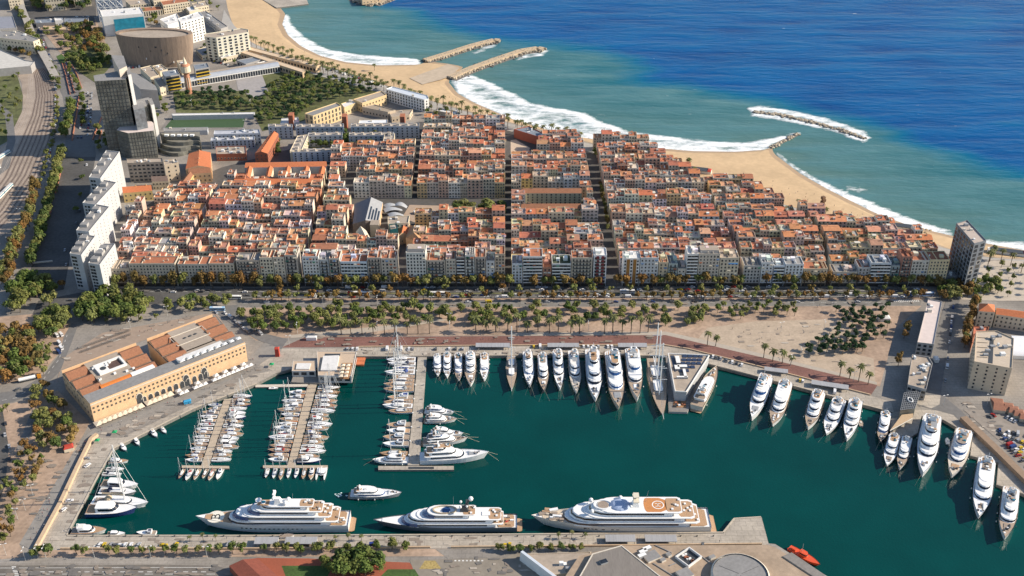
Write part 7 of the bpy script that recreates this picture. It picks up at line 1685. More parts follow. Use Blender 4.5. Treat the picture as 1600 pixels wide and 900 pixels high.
# ---- small sailing boats (12 m) and small motor boats (10 m): one of each kind, copied
def sail_proto(k):
    L, B, H = 12, 3.7, 1.15; r = random.Random(k); parts = [('hull', make_hull(L, B, H, .45, .78, .2)), ('deck', make_deck(L, B, H, .45, .78, .2, teak if k % 2 else yw, .04, 0, 1, .95))]
    cb, _ = tier(3.6, 8.6, 2.1, 1.6, H-.05, H+.65, .9); parts.append(('cabin', cb)); parts.append(('cabin_window', band(3.6, 8.6, 2.1, 1.6, H, H+.6, .9, .3, .75)))
    w = MB(); w.box(2.0, 0, H-.03, 2.9, 1.7, .07, cush); w.tube((1.2, -.6, H+.5), (1.2, .6, H+.5), .05, .05, alu, 4); parts.append(('cockpit', w))
    mh = (15, 17, 16, 18)[k]; ms = MB(); ms.tube((7, 0, H), (7, 0, H+mh), .19, .13, alu, 5); parts.append(('mast', ms))
    sp = MB()
    for z in (.45, .72): sp.tube((7, -1.1, H+mh*z), (7, 1.1, H+mh*z), .05, .05, alu, 3)
    parts.append(('spreader', sp)); bo_ = MB(); bo_.tube((7, 0, H+1.7), (2.3, 0, H+1.8), .1, .09, alu, 4); parts.append(('boom', bo_))
    cv = MB(); cv.tube((6.9, 0, H+2.0), (2.4, 0, H+1.95), .28, .16, coverc, 6); parts.append(('sail_cover', cv))
    st = MB(); st.tube((11.7, 0, H+.3), (7, 0, H+mh*.95), .035, .035, alu, 3, cap=False); parts.append(('forestay', st)); s2 = MB(); s2.tube((.3, 0, H+.2), (7, 0, H+mh*.98), .03, .03, alu, 3, cap=False); parts.append(('backstay', s2))
    if k in (0, 3): sh = MB(); sh.ball((3.5, 0, H+.3), .9, 1.1, 1.0, coverc, 8, 3, lo=0); parts.append(('sprayhood', sh))
    if k == 2: sf = MB(); sf.tube((11.6, 0, H+.6), (7.4, 0, H+mh*.85), .12, .08, coverc, 5); parts.append(('furled_jib', sf))
    return [(n, m.mesh('sail_'+n)) for n, m in parts]
def motor_proto(k):
    L, B, H = 11, 3.7, 1.3; parts = [('hull', make_hull(L, B, H, .5, .92, .25)), ('deck', make_deck(L, B, H, .5, .92, .25, yw if k else teak, .06))]
    cb, _ = tier(2.2, 7.6 if k < 2 else 6.4, 2.7, 2.0, H-.1, H+1.2, 1.1); parts.append(('cabin', cb)); parts.append(('cabin_window', band(2.2, 7.6 if k < 2 else 6.4, 2.7, 2.0, H-.1, H+1.2, 1.1, .4, .85)))
    w = MB(); w.box(1.1, 0, H-.05, 2, 2.8, .12, cush if k != 1 else teak); parts.append(('cockpit', w))
    if k != 1: fb, _ = tier(2.0, 5.2, 2.3, 1.2, H+1.2, H+1.75, .5); parts.append(('flybridge', fb)); g = MB(); g.box(3.2, 0, H+1.72, 1.8, 1.4, .1, coverc); parts.append(('seat', g)); a = MB(); a.tube((2.2, -1.1, H+1.7), (2.0, 0, H+2.7), .08, .08, yw, 4); a.tube((2.2, 1.1, H+1.7), (2.0, 0, H+2.7), .08, .08, yw, 4); parts.append(('radar_arch', a))
    return [(n, m.mesh('motor_'+n)) for n, m in parts]
SAILP = [sail_proto(k) for k in range(4)]; MOTP = [motor_proto(k) for k in range(3)]
COV = [((.03, .07, .26), 'blue'), ((.70, .68, .62), 'white'), ((.48, .38, .25), 'beige'), ((.02, .03, .07), 'navy'), ((.30, .03, .03), 'red'), ((.25, .26, .27), 'grey')]
HUL = [((.80, .80, .78), 'white'), ((.78, .76, .70), 'cream'), ((.03, .05, .16), 'navy'), ((.25, .14, .07), 'varnished brown'), ((.33, .34, .36), 'grey')]
def boat(px, py, ang, length, where, motor=False, hull=None, cover=None, group='small boats on the pontoons', k=None):
    """stern at the picture point, heading ang"""
    pr = MOTP if motor else SAILP; k = rnd.randrange(len(pr)) if k is None else k; h = HUL[hull] if hull is not None else rnd.choices(HUL, (10, 3, 2, 1, 1))[0]; c = COV[cover] if cover is not None else rnd.choice(COV)
    p = at(px, py, .8); base = 11 if motor else 12; s = length/base
    lab = ('%s motor boat, %s' % (h[1], where)) if motor else ('%s sailboat, %s sail cover, %s' % (h[1].replace(' ', '-'), c[1], where))
    if len(lab.split()) > 16: lab = lab.replace(' the left quay', ' left quay').replace(' sail cover', ' cover').replace(' from top', '')
    t = thing('motor_boat' if motor else 'sailing_boat', lab, 'motor boat' if motor else 'sailing boat', (p.x, p.y, 0), ang, group); t.scale = (s, s*rnd.uniform(.92, 1.05), s)
    for n, m in pr[k]: obj(n, m, t, color=h[0] if n == 'hull' else c[0])
def boat_row(a, b, n, side, where, lmin, lmax, pmot=.25, gap=()):
    for i in range(n):
        if i in gap: continue
        f = (i+.5)/n; x, y = a[0]+(b[0]-a[0])*f, a[1]+(b[1]-a[1])*f; mot = rnd.random() < pmot
        boat(x, y, (0 if side > 0 else math.pi)+rnd.uniform(-.05, .05), rnd.uniform(lmin, lmax)*(.9 if mot else 1), '%s %s' % (nth(i), where), mot)
boat_row((347, 630), (314, 722), 15, -1, 'from top on the left pontoon, left side', 9.5, 13); boat_row((366, 616), (330, 722), 16, 1, 'from top on the left pontoon, right side', 12, 16.5)
boat_row((478, 610), (448, 722), 16, -1, 'from top on the middle pontoon, left side', 12, 17); boat_row((498, 603), (464, 724), 17, 1, 'from top on the middle pontoon, right side', 13, 18, .2)
for n_, xs, y, wh in ((1, (288, 300, 312, 324, 335, 347), 733, 'left'), (2, (419, 431, 442, 453, 465, 477, 489), 732, 'middle')):
    for i, x in enumerate(xs): boat(x, y, -math.pi/2-.12*(n_ == 1), rnd.uniform(9, 11.5), '%s below the head of the %s pontoon' % (nth(i), wh), i == len(xs)-1)
boat_row((650, 560), (644, 646), 13, -1, 'from top on the concrete pier, upper left side', 16, 23, .08, (8,)); boat_row((642, 660), (638, 700), 4, -1, 'from top on the concrete pier, lower left side', 17, 22, .9); boat(637, 710, math.pi, 19, 'long and slim near the pier head', False, 3, 2)
# catamaran at the end of the middle pontoon head
def catamaran():
    p = at(504, 732, .5); t = thing('catamaran', 'white catamaran at the right end of the middle pontoon head', 'catamaran', (p.x, p.y, 0), -math.pi/2, 'small boats on the pontoons')
    for y in (-2.6, 2.6): h = make_hull(12, 1.7, 1.4, .4, .8, .1, m_=yw); h.v = [(x, yy+y, z) for x, yy, z in h.v]; h.build('hull', t); d = make_deck(12, 1.7, 1.4, .4, .8, .1, yw, .02, inset=1); d.v = [(x, yy+y, z) for x, yy, z in d.v]; d.build('deck', t)
    m, _ = tier(1.5, 7.5, 5.6, 2.2, 1.1, 2.4, .6); m.build('cabin', t); band(1.5, 7.5, 5.6, 2.2, 1.1, 2.4, .6, .35, .8).build('cabin_window', t); m = MB(); m.tube((6.4, 0, 2), (6.4, 0, 18), .14, .1, alu, 5); m.build('mast', t); m = MB(); m.tube((6.2, 0, 3.6), (1, 0, 3.6), .22, .16, yw, 5); m.build('boom', t)
catamaran()
# boats along the left quay
for i, (x, y, a, L, mot, hu, wh) in enumerate([(252, 668, -50, 8, True, 0, 'highest under the warehouse quay'), (236, 672, -50, 10, True, 0, 'second under the warehouse quay'), (210, 684, -55, 10, True, 0, 'third under the warehouse quay'), (188, 694, -48, 9.5, True, 0, 'by the bend of the quay'),
    (170, 722, 3, 13, True, 0, 'among the long leaning masts'), (166, 733, 0, 12, False, 0, 'first below the bend'), (160, 741, 0, 13, False, 0, 'second below the bend'), (160, 758, -4, 24, True, 0, 'large with a long foredeck'), (156, 769, -3, 24, False, 4, 'third below the bend'), (146, 786, -4, 36, False, 0, 'largest on the left quay'), (137, 801, 2, 31, True, 2, 'with dark hull and round fenders')]):
    boat(x, y, R(a), L, wh+' on the left quay' if 'quay' not in wh else wh, mot, hu, None, 'boats along the left quay', (1 if i == 10 else None) if mot else 0)
for i, (x, y, L, a, wh) in enumerate([(113, 832, 21, 2, 'left'), (168, 834, 11, 0, 'middle'), (244, 833, 12, 180, 'right')]): boat(x, y, R(a), L, '%s of three lying along the bottom left quay' % wh, True, 0, None, 'boats along the bottom left quay', (0, 1, 2)[i])

# ---- motor yachts, built to measure
def yacht_mesh(L, B, tiers, style, r, fore):
    """one yacht, proportions drawn for it alone"""
    H = L*r.uniform(.068, .085)+.5; bo = r.uniform(.44, .56); sh = r.uniform(.24, .38); P = [('hull', make_hull(L, B, H, bo, r.uniform(.84, .93), sh, .2)), ('deck', make_deck(L, B, H, bo, .88, sh, fore, .3, inset=.94))]
    z = H-.3; th = max(1.7, L*r.uniform(.044, .056)); f0 = r.uniform(.66, .76); ends = [f0, f0-r.uniform(.08, .15), f0-r.uniform(.22, .30)]; wid = [r.uniform(.76, .84), r.uniform(.62, .72), r.uniform(.46, .58)]; af = [r.uniform(.08, .13), r.uniform(.13, .20), r.uniform(.22, .28)]
    for k in range(tiers):
        x0, x1, w = L*af[k], L*ends[k], B*wid[k]; ns = w*r.uniform(.5, .95); rk = r.uniform(.7, 1.5); wm = tint if r.random() < .75 else blueg
        m, _ = tier(x0, x1, w, ns, z, z+th, rk); P.append(('deckhouse', m)); P.append(('window_band', band(x0, x1, w, ns, z, z+th, rk, r.uniform(.36, .46), r.uniform(.72, .82), wm)))
        ov = MB(); ov.prism([(x, y*1.05) for x, y in tier_pts(x0-L*.035, x0+(x1-x0)*r.uniform(.74, .86), w, ns)], z+th, z+th+.22, yw, yw, bottom=True); P.append(('roof_deck', ov))
        g = MB(); g.prism(tier_pts(x0-L*.03, x0+L*r.uniform(.05, .09), w*.86, w*.2), z+th+.22, z+th+.27, r.choice((teak, teak, cush))); P.append(('aft_deck', g))
        for q in range(3): g = MB(); g.box(x0+L*r.uniform(-.02, .06), r.uniform(-.3, .3)*w, z+th+.27, L*.02, L*.024, .6, r.choice((yw, white_p, dark_m, cush))); P.append(('deck_furniture', g))
        z += th+.2
    a0 = L*(af[tiers-1]+.02); sd = r.choice((teak, cush, metal_g, yw)); g = MB(); g.prism(tier_pts(a0, a0+L*r.uniform(.14, .22), w*.72, w*.2), z+.03, z+.10, sd); P.append(('sun_deck', g))
    for q in range(5): g = MB(); g.box(a0+L*r.uniform(.0, .16), r.uniform(-.28, .28)*w, z+.1, L*.022, L*.03, .55, r.choice((yw, white_p, dark_m, teak, bluegl))); P.append(('deck_furniture', g))
    xm = L*(af[tiers-1]+.03); m = MB(); m.box(xm, 0, z, L*.02, B*.34, L*.045, yw, tx=.5, ty=.7); m.tube((xm, 0, z), (xm-L*.015, 0, z+L*.11), .22, .12, r.choice((yw, yw, dark_m)), 5); m.box(xm-L*.005, 0, z+L*.065, .5, B*.3, .2, yw); P.append(('mast', m))
    for yy in (-1, 1): d = MB(); d.ball((xm, yy*B*.15, z+L*.05), L*.015, L*.015, L*.017, yw, 8, 5); P.append(('radar_dome', d))
    s_ = MB(); s_.prism(tier_pts(-L*.045, L*.05, B*.8, B*.05), .5, .75, teak, teak, bottom=True); P.append(('swim_platform', s_))
    f = L*(f0+.03); zf = H*(1+sh*.55)-.25; g = MB(); g.box(f+L*.05, 0, zf, L*r.uniform(.06, .12), B*r.uniform(.3, .45), .35, r.choice((cush, yw, metal_g, teak)), ty=.8); P.append(('sunpad', g))
    for q in range(4): g = MB(); g.box(L*r.uniform(.80, .92), r.uniform(-.12, .12)*B, H*(1+sh*.7)-.2, L*.025, L*.02, .7, r.choice((cush, dark_m, yw, metal_g))); P.append(('deck_gear', g))
    if r.random() < .5: g = MB(); g.ball((f+L*.03, B*.14, zf+.5), L*.05, B*.07, .6, r.choice((metal_g, dark_m, white_p)), 8, 4); P.append(('tender', g))
    for s2 in (-1, 1):
        g = MB(); g.tube((L*.97, s2*.4, H*1.2), (L*1.0+r.uniform(4, 8), s2*r.uniform(1.5, 4), .1), .07, .07, mat('mooring_rope', (.42, .40, .30), .9), 3); P.append(('mooring_line', g))
        for q in range(4): g = MB(); g.ball((L*(.16+.16*q), s2*(B*.5+.15), .9), .35, .35, .7, r.choice((dark_m, white_p)), 6, 4); P.append(('fender', g))
    return [(n, m.mesh('yacht_'+n)) for n, m in P]
YS = [40]
def yacht(stern, bow, wpx, label, tiers=3, style=0, hull=0, group='motor yachts moored stern-to'):
    s, b = at(*stern, 1.2), at(*bow, 3.5); d = b-s; d.z = 0; L = d.length; B = wpx*mpp((stern[1]+bow[1])/2, 1.5); YS[0] += 1
    t = thing('motor_yacht', label, 'yacht', (s.x, s.y, 0), math.atan2(d.y, d.x), group); hc = [(.80, .80, .79), (.10, .105, .115), (.36, .37, .39), (.06, .09, .20), (.62, .56, .46)][hull]
    fore = (yw, mat('weathered_teak', (.36, .28, .21), .85, .12, 1), mat('pale_deck', (.56, .50, .42), .7, .1, 1))[style]
    free = 'under way' in label or 'lying along' in label
    for n, m in yacht_mesh(L, B, tiers, style, random.Random(YS[0]), fore):
        if not (free and n == 'mooring_line'): obj(n, m, t, color=hc)
    return t
FARQ = [((683.5, 557), (684, 586), 14, 2, 0, 0, 'small white motor yacht, nearest the concrete pier'), ((699, 556), (698.5, 589), 15, 2, 0, 0, 'small white motor yacht, second from the concrete pier'), ((716, 556), (717, 594), 15, 2, 1, 0, 'white motor yacht with two dark windscreens, third from the pier'), ((735, 555), (735.5, 603), 19, 3, 1, 0, 'broader white yacht with a pointed bowsprit, fourth from the pier'), ((757, 555), (757, 594), 15, 1, 0, 0, 'slim white yacht left of the tall single mast'),
 ((824, 554), (828, 605), 18, 3, 0, 2, 'pale blue-grey yacht right of the tall single mast'), ((847, 558), (850, 613), 19, 2, 1, 1, 'dark grey yacht with tan foredeck'), ((870.5, 554), (875, 610), 18, 3, 0, 0, 'white yacht right of the dark grey one'), ((895, 553), (901, 615), 20, 3, 2, 0, 'white yacht with rounded bridge, left of the big four'), ((924.5, 553), (931, 629), 26, 3, 0, 0, 'big white yacht with orange sun deck and plain white foredeck'), ((955, 556), (967, 642), 28, 3, 1, 4, 'big yacht with grey-brown foredeck and round sun-deck table'), ((986, 554), (996, 629), 26, 2, 1, 0, 'big white yacht with brown teak foredeck beside the three-master'),
 ((1088, 640), (1120, 575), 22, 2, 1, 4, 'cream yacht lying along the wedge-shaped clubhouse')]
for a, b, w, ti, st_, hu, lab in FARQ: yacht(a, b, w, lab, ti, st_, hu)
RIGHTQ = [((1197, 595), (1174, 657), 25, 3, 0, 0, 'white yacht, leftmost on the right quay'), ((1228, 603), (1207, 666), 25, 2, 1, 0, 'white yacht, second on the right quay, long clean foredeck'), ((1280, 617), (1262, 671), 24, 3, 1, 0, 'white yacht with round tan sun deck, left of a trio'), ((1312, 628), (1291, 679), 24, 2, 0, 0, 'white yacht with black windscreen, middle of a trio'), ((1337, 630), (1323, 689), 24, 3, 0, 0, 'white yacht, right of a trio, small tender beside it'), ((1384, 647), (1376, 691), 18, 2, 1, 1, 'dark small yacht by the lattice pavilion'), ((1398, 683), (1386, 727), 20, 2, 0, 0, 'small cream-decked yacht, left of a pair'), ((1417, 686), (1406, 733), 19, 2, 1, 0, 'small white yacht, right of a pair'), ((1455, 660), (1441, 747), 33, 3, 0, 0, 'largest white yacht on the right, grey sunpad on its bow'), ((1506, 678), (1487, 747), 31, 3, 2, 0, 'white yacht with stacked rounded decks beside a floating tender'), ((1540, 724), (1529, 812), 30, 2, 0, 0, 'long white yacht second from the right edge'), ((1578, 768), (1570, 844), 28, 3, 1, 0, 'white yacht nearest the right edge')]
for a, b, w, ti, st_, hu, lab in RIGHTQ: yacht(a, b, w, lab, ti, st_, hu)
PIER = [((664, 642), (710, 641), 15, 2, 0, 0, 'white yacht bow-right on the pier, topmost'), ((664, 656), (714, 652), 18, 2, 1, 0, 'white yacht bow-right on the pier, second'), ((673, 677), (724, 675), 14, 2, 0, 0, 'white yacht with brown flybridge, third on the pier'), ((661, 692), (731, 683), 19, 3, 1, 0, 'larger white yacht, fourth on the pier'), ((656, 719), (764, 709), 25, 3, 0, 0, 'long white yacht with a row of portholes at the pier head'), ((638, 720), (582, 716), 16, 2, 0, 0, 'white yacht bow-left above the pier head')]
for a, b, w, ti, st_, hu, lab in PIER: yacht(a, b, w, lab, ti, st_, hu, 'motor yachts at the concrete pier')
yacht((548, 773), (628, 769), 20, 'white yacht under way in the middle of the basin with a small wake', 2, 0, 2, 'yacht under way')
wk = mat('wake_foam', (.55, .66, .66), .8, .3, .5, .3, 2)
for k in range(14): p = at(545-rnd.random()*22, 773+rnd.gauss(0, 2.2), .02+.002*k); mb = MB(); n = 6; mb.poly([(rnd.uniform(.4, 1.0)*math.cos(2*math.pi*i/n), rnd.uniform(.3, .8)*math.sin(2*math.pi*i/n), 0) for i in range(n)], wk); o = mb.build('wake', None, p); o['kind'] = 'structure'
for k, (x, y, a, lab) in enumerate(((1345, 662, 80, 'small grey tender beside the trio of yachts'), (1480, 690, 75, 'pale tender floating beside the stacked-deck yacht'), (428, 607, 0, 'low grey dinghy under the narrow walkway'))):
    p = at(x, y, .3); t = thing('tender', lab, 'tender', p, R(a)); L = 7; make_hull(L, 3, .8, .5, .9, .2, m_=metal_g if k != 1 else yw).build('hull', t, (-L/2, 0, 0)); make_deck(L, 3, .8, .5, .9, .2, cush if k == 0 else white_p, .2).build('deck', t, (-L/2, 0, 0)); m = MB(); m.box(0, 0, .6, 1, .8, .9, white_p); m.build('console', t)

# ---- the two big sailing yachts
def big_sail(stern, bow, wpx, masts, label, hc, hgt):
    s, b = at(*stern, 1.2), at(*bow, 3); d = b-s; d.z = 0; L = d.length; B = wpx*mpp(stern[1], 1.5); t = thing('sailing_yacht', label, 'sailing yacht', (s.x, s.y, 0), math.atan2(d.y, d.x), 'large sailing yachts')
    H = 2.6; make_hull(L, B, H, .35, .72, .3).build('hull', t, color=hc); make_deck(L, B, H, .35, .72, .3, mat('weathered_teak', (.36, .28, .21), .85, .12, 1), .1).build('deck', t)
    for a, bb in ((.16, .36), (.42, .62)):
        m, _ = tier(L*a, L*bb, B*.5, B*.2, H-.1, H+1.5, .6); m.build('deckhouse', t); band(L*a, L*bb, B*.5, B*.2, H-.1, H+1.5, .6, .35, .75).build('window_band', t)
    for k, f in enumerate(masts):
        h = hgt*(1 if k else .92); m = MB(); m.tube((L*f, 0, H), (L*f, 0, H+h), .55, .38, mat('white_mast', (.80, .80, .78), .4, .03, 1), 6); m.build('mast', t)
        for z in (.3, .52, .74): m = MB(); m.tube((L*f, -B*.34*(1.2-z*.6), H+h*z), (L*f, B*.34*(1.2-z*.6), H+h*z), .2, .2, mat('white_mast'), 4); m.build('spreader', t)
        m = MB(); m.tube((L*f, 0, H+3), (L*(f-.17), 0, H+3.1), .4, .3, yw, 6); m.build('furled_sail', t)
        for s_ in (-1, 1): m = MB(); m.tube((L*f, s_*B*.45, H), (L*f, 0, H+h*.95), .05, .05, alu, 3, cap=False); m.build('shroud', t)
    for f, z in ((.99, 1.0), (.86, .8)): m = MB(); m.tube((L*f, 0, H*1.25), (L*masts[-1], 0, H+hgt*z*.95), .09, .07, alu, 3, cap=False); m.build('forestay', t)
    m = MB(); m.tube((L*.96, 0, H*1.25), (L*1.07, 0, H*1.5), .3, .12, alu, 5); m.build('bowsprit', t)
big_sail((799, 557), (799.5, 609), 18, (.42,), 'cream sailing yacht with one very tall mast on the far quay', (.70, .66, .58), 41)
big_sail((1020, 562), (1036, 650), 28, (.2, .42, .64), 'huge three-masted sailing yacht beside the wedge-shaped clubhouse', (.62, .57, .50), 44)

# ---- three giant yachts along the bottom quay
def curve_ring(cx, cy, z, r0, r1, m_, n=28):
    mb = MB(); mb.loft([[(cx+r*math.cos(2*math.pi*i/n), cy+r*math.sin(2*math.pi*i/n), z) for i in range(n)] for r in (r1, r0)], m_); return mb
def letter(strokes, cx, cy, z, s, m_, w=.22):
    """painted mark laid on a deck: strokes in a unit square, top of the letter towards the bow (+x)"""
    mb = MB()
    for a, b in strokes:
        p, q = Vector((cx+(a[1]-.5)*s, cy-(a[0]-.5)*s, z)), Vector((cx+(b[1]-.5)*s, cy-(b[0]-.5)*s, z)); d = (q-p).normalized(); n = Vector((-d.y, d.x, 0))*w*s*.35; e = d*w*s*.3
        mb.add([p-n-e, q-n+e, q+n+e, p+n-e], [[0, 1, 2, 3]], m_)
    return mb
def giant(bowpx, sternpx, ypx, B, H, label, hc, tiers, fore, extras, sheer=.28):
    b, s = at(bowpx, ypx, 0), at(sternpx, ypx, 0); b.x = at(bowpx, ypx-14, H).x; L = (b-s).length; t = thing('giant_yacht', label, 'yacht', (s.x, s.y, 0), math.pi, 'giant yachts along the bottom quay')
    make_hull(L, B, H, .52, .9, sheer, .14).build('hull', t, color=hc); make_deck(L, B, H, .52, .9, sheer, yw, .6).build('main_deck', t)
    m = make_deck(L, B, H, .52, .9, sheer, fore, .35, .74, .985, .90); m.build('foredeck', t)
    z = H-.3
    for k, (x0, x1, w, h, rake, gl, frontgl) in enumerate(tiers):
        a, bb, ww = L*x0, L*x1, B*w; m, P = tier(a, bb, ww, ww*.9, z, z+h, rake); m.build('deckhouse', t, smooth=False); band(a, bb, ww, ww*.9, z, z+h, rake, .38, .74, gl).build('window_band', t)
        ov = MB(); ov.prism([(x, y*1.06) for x, y in tier_pts(a-L*.055, a+(bb-a)*.88, ww, ww*.8)], z+h-.02, z+h+.45, yw, yw, bottom=True); ov.build('roof_deck', t)
        g = MB(); g.prism([(x, y) for x, y in tier_pts(a-L*.05, a+L*.035, ww*.88, ww*.1)], z+h+.45, z+h+.5, teak); g.build('aft_deck', t)
        for j in range(5): g = MB(); g.box(a-L*.045+j*L*.011, rnd.uniform(-.35, .35)*ww, z+h+.5, 1.3, 1.5, .6, rnd.choice((yw, cush, white_p))); g.build('deck_furniture', t)
        if frontgl:
            g = band(bb-ww*.95, bb+.15, ww*.99, ww*.92, z, z+h, rake, .1, .95, frontgl); g.build('bridge_window', t)
        z += h+.4
    g = MB(); g.prism(tier_pts(L*.02, L*.135, B*.80, B*.05), H-.5, H-.2, teak, teak); g.build('aft_deck', t)
    for j in range(7): g = MB(); g.box(L*rnd.uniform(.03, .12), rnd.uniform(-.32, .32)*B, H-.2, rnd.uniform(1, 2.6), rnd.uniform(1, 2), .7, rnd.choice((yw, cush, white_p, teak))); g.build('deck_furniture', t)
    g = MB(); g.prism(tier_pts(-L*.035, L*.06, B*.84, B*.05), .7, 1.1, teak, teak, bottom=True); g.build('swim_platform', t)
    for sgn in (-1, 1):
        g = MB(); g.box(L*.05, sgn*B*.3, 1.1, L*.05, B*.12, H-1.6, yw, tx=.5); g.build('stern_stair', t)
    extras(t, L, B, H, z, sheer); return t
def portholes(t, L, B, H, xs, z, w=1.2, h=.55):
    for x in xs:
        f = x; st = next(p for p in hull_outline(1, B, .52, .9, 41) if p[0] >= f-1e-6)
        for s_ in (1,): m = MB(); m.box(0, 0, 0, w, .25, h, tint); m.build('porthole', t, (L*f, st[1]*(.93)+.12, z))
def ex_a(t, L, B, H, z, sh):
    x, zz = L*.87, H*(1+sh*.87**2)-.28; m = MB(); m.tube((x, 0, zz-.2), (x, 0, zz), 5.3, 5.3, mat('helipad_cream', (.74, .70, .60), .8, .05, .5), 28); m.build('helipad', t)
    letter([((.25, .05), (.25, .95)), ((.1, .9), (.55, .96)), ((.55, .96), (.74, .86)), ((.74, .86), (.74, .68)), ((.74, .68), (.55, .55)), ((.55, .55), (.27, .53)), ((.55, .55), (.82, .44)), ((.82, .44), (.86, .22)), ((.86, .22), (.68, .06)), ((.68, .06), (.1, .04))], x, 0, zz+.02, 5.2, dark_m, .2).build('letter_mark', t)
    m = MB(); m.box(L*.45, 0, z-.2, 5, 4.5, 4.2, yw, tx=.5, ty=.5); m.tube((L*.47, 0, z+3), (L*.47, 0, z+10), .9, .35, yw, 7); m.box(L*.47, 0, z+5.5, 1.2, 7.5, .5, yw); m.box(L*.47, 0, z+7.8, 1, 4.5, .4, yw); m.build('mast', t)
    for x, y, r_ in ((.40, 1.6, 1.5), (.385, -1.6, 1.5), (.47, 3.2, .7), (.47, -3.2, .7)): m = MB(); m.ball((L*x, y, z+(1.2 if r_ > 1 else 6.5)), r_, r_, r_*1.1, yw, 10, 6); m.build('radar_dome', t)
    m = MB(); m.tube((L*.35, 2, z), (L*.345, 2, z+9), .1, .05, alu, 4); m.build('aerial', t)
    m = MB(); m.box(L*.545, 0, z+.05, 7, 5, .2, teak); m.tube((L*.545, 0, z), (L*.545, 0, z+.7), 1.6, 1.6, yw, 14); m.tube((L*.545, 0, z+.62), (L*.545, 0, z+.72), 1.25, 1.25, bluegl, 14); m.build('hot_tub', t)
    m = MB(); m.tube((L*.575, 0, z+2.2), (L*.575, 0, z+2.4), 2.0, 2.0, yw, 12); m.build('sunshade', t)
    portholes(t, L, B, H, [.3+.03*i for i in range(14)], H*.55)
def ex_b(t, L, B, H, z, sh):
    m = MB(); n = 26; m.loft([[(L*.50+L*.085*k*math.cos(2*math.pi*i/n), B*.27*k*math.sin(2*math.pi*i/n), zz) for i in range(n)] for k, zz in ((1, z), (1, z+.9), (.86, z+.9), (.86, z+.15))], mat('tan_coaming', (.50, .40, .28), .8)); m.build('sun_lounge_ring', t)
    m = MB(); m.tube((L*.49, 0, z+.1), (L*.49, 0, z+.5), 2.5, 2.5, blueg, 16); m.build('hot_tub', t)
    m = MB(); m.box(L*.365, 0, z-.4, 5.5, 4, 3.6, dark_m, tx=.6, ty=.5); m.tube((L*.36, 0, z+2.5), (L*.33, 0, z+8.5), 1.1, .5, dark_m, 7); m.box(L*.345, 0, z+5.2, 1.6, 7, .5, dark_m); m.build('mast', t)
    for x, y, zz, r_ in ((.318, 0, 9.2, 1.5), (.39, 2.4, 4.6, .9), (.39, -2.4, 4.6, .9), (.345, 3.3, 6, .7)): m = MB(); m.ball((L*x, y, z+zz), r_, r_, r_*1.05, yw, 10, 6); m.build('radar_dome', t)
    m = MB(); m.tube((L*.44, -2, z), (L*.44, -2, z+9), .1, .05, alu, 4); m.build('aerial', t)
    g = MB(); g.prism(tier_pts(L*.17, L*.33, B*.72, 2), z-3.0, z-2.9, teak); g.build('helicopter_deck', t); g = MB(); g.box(L*.215, 0, z-2.9, 5, 3.4, .5, yw); g.build('sunpad', t)
    letter([((.1, .3), (.5, .9)), ((.5, .9), (.9, .3))], L*.735, 0, H+3.0, .1, dark_m)
    for y in (-3.6, 3.6): m = MB(); m.ball((L*.04, y, 1.9), 3.4, 1.1, .9, metal_g, 10, 5); m.build('tender', t)
    m = MB(); m.box(L*.07, 1, 4, 2.2, .12, 1.4, mat('ensign_red', (.50, .03, .03), .8), rot=.4); m.tube((L*.065, .6, 2.5), (L*.065, .6, 6), .08, .08, white_p, 4); m.build('ensign', t)
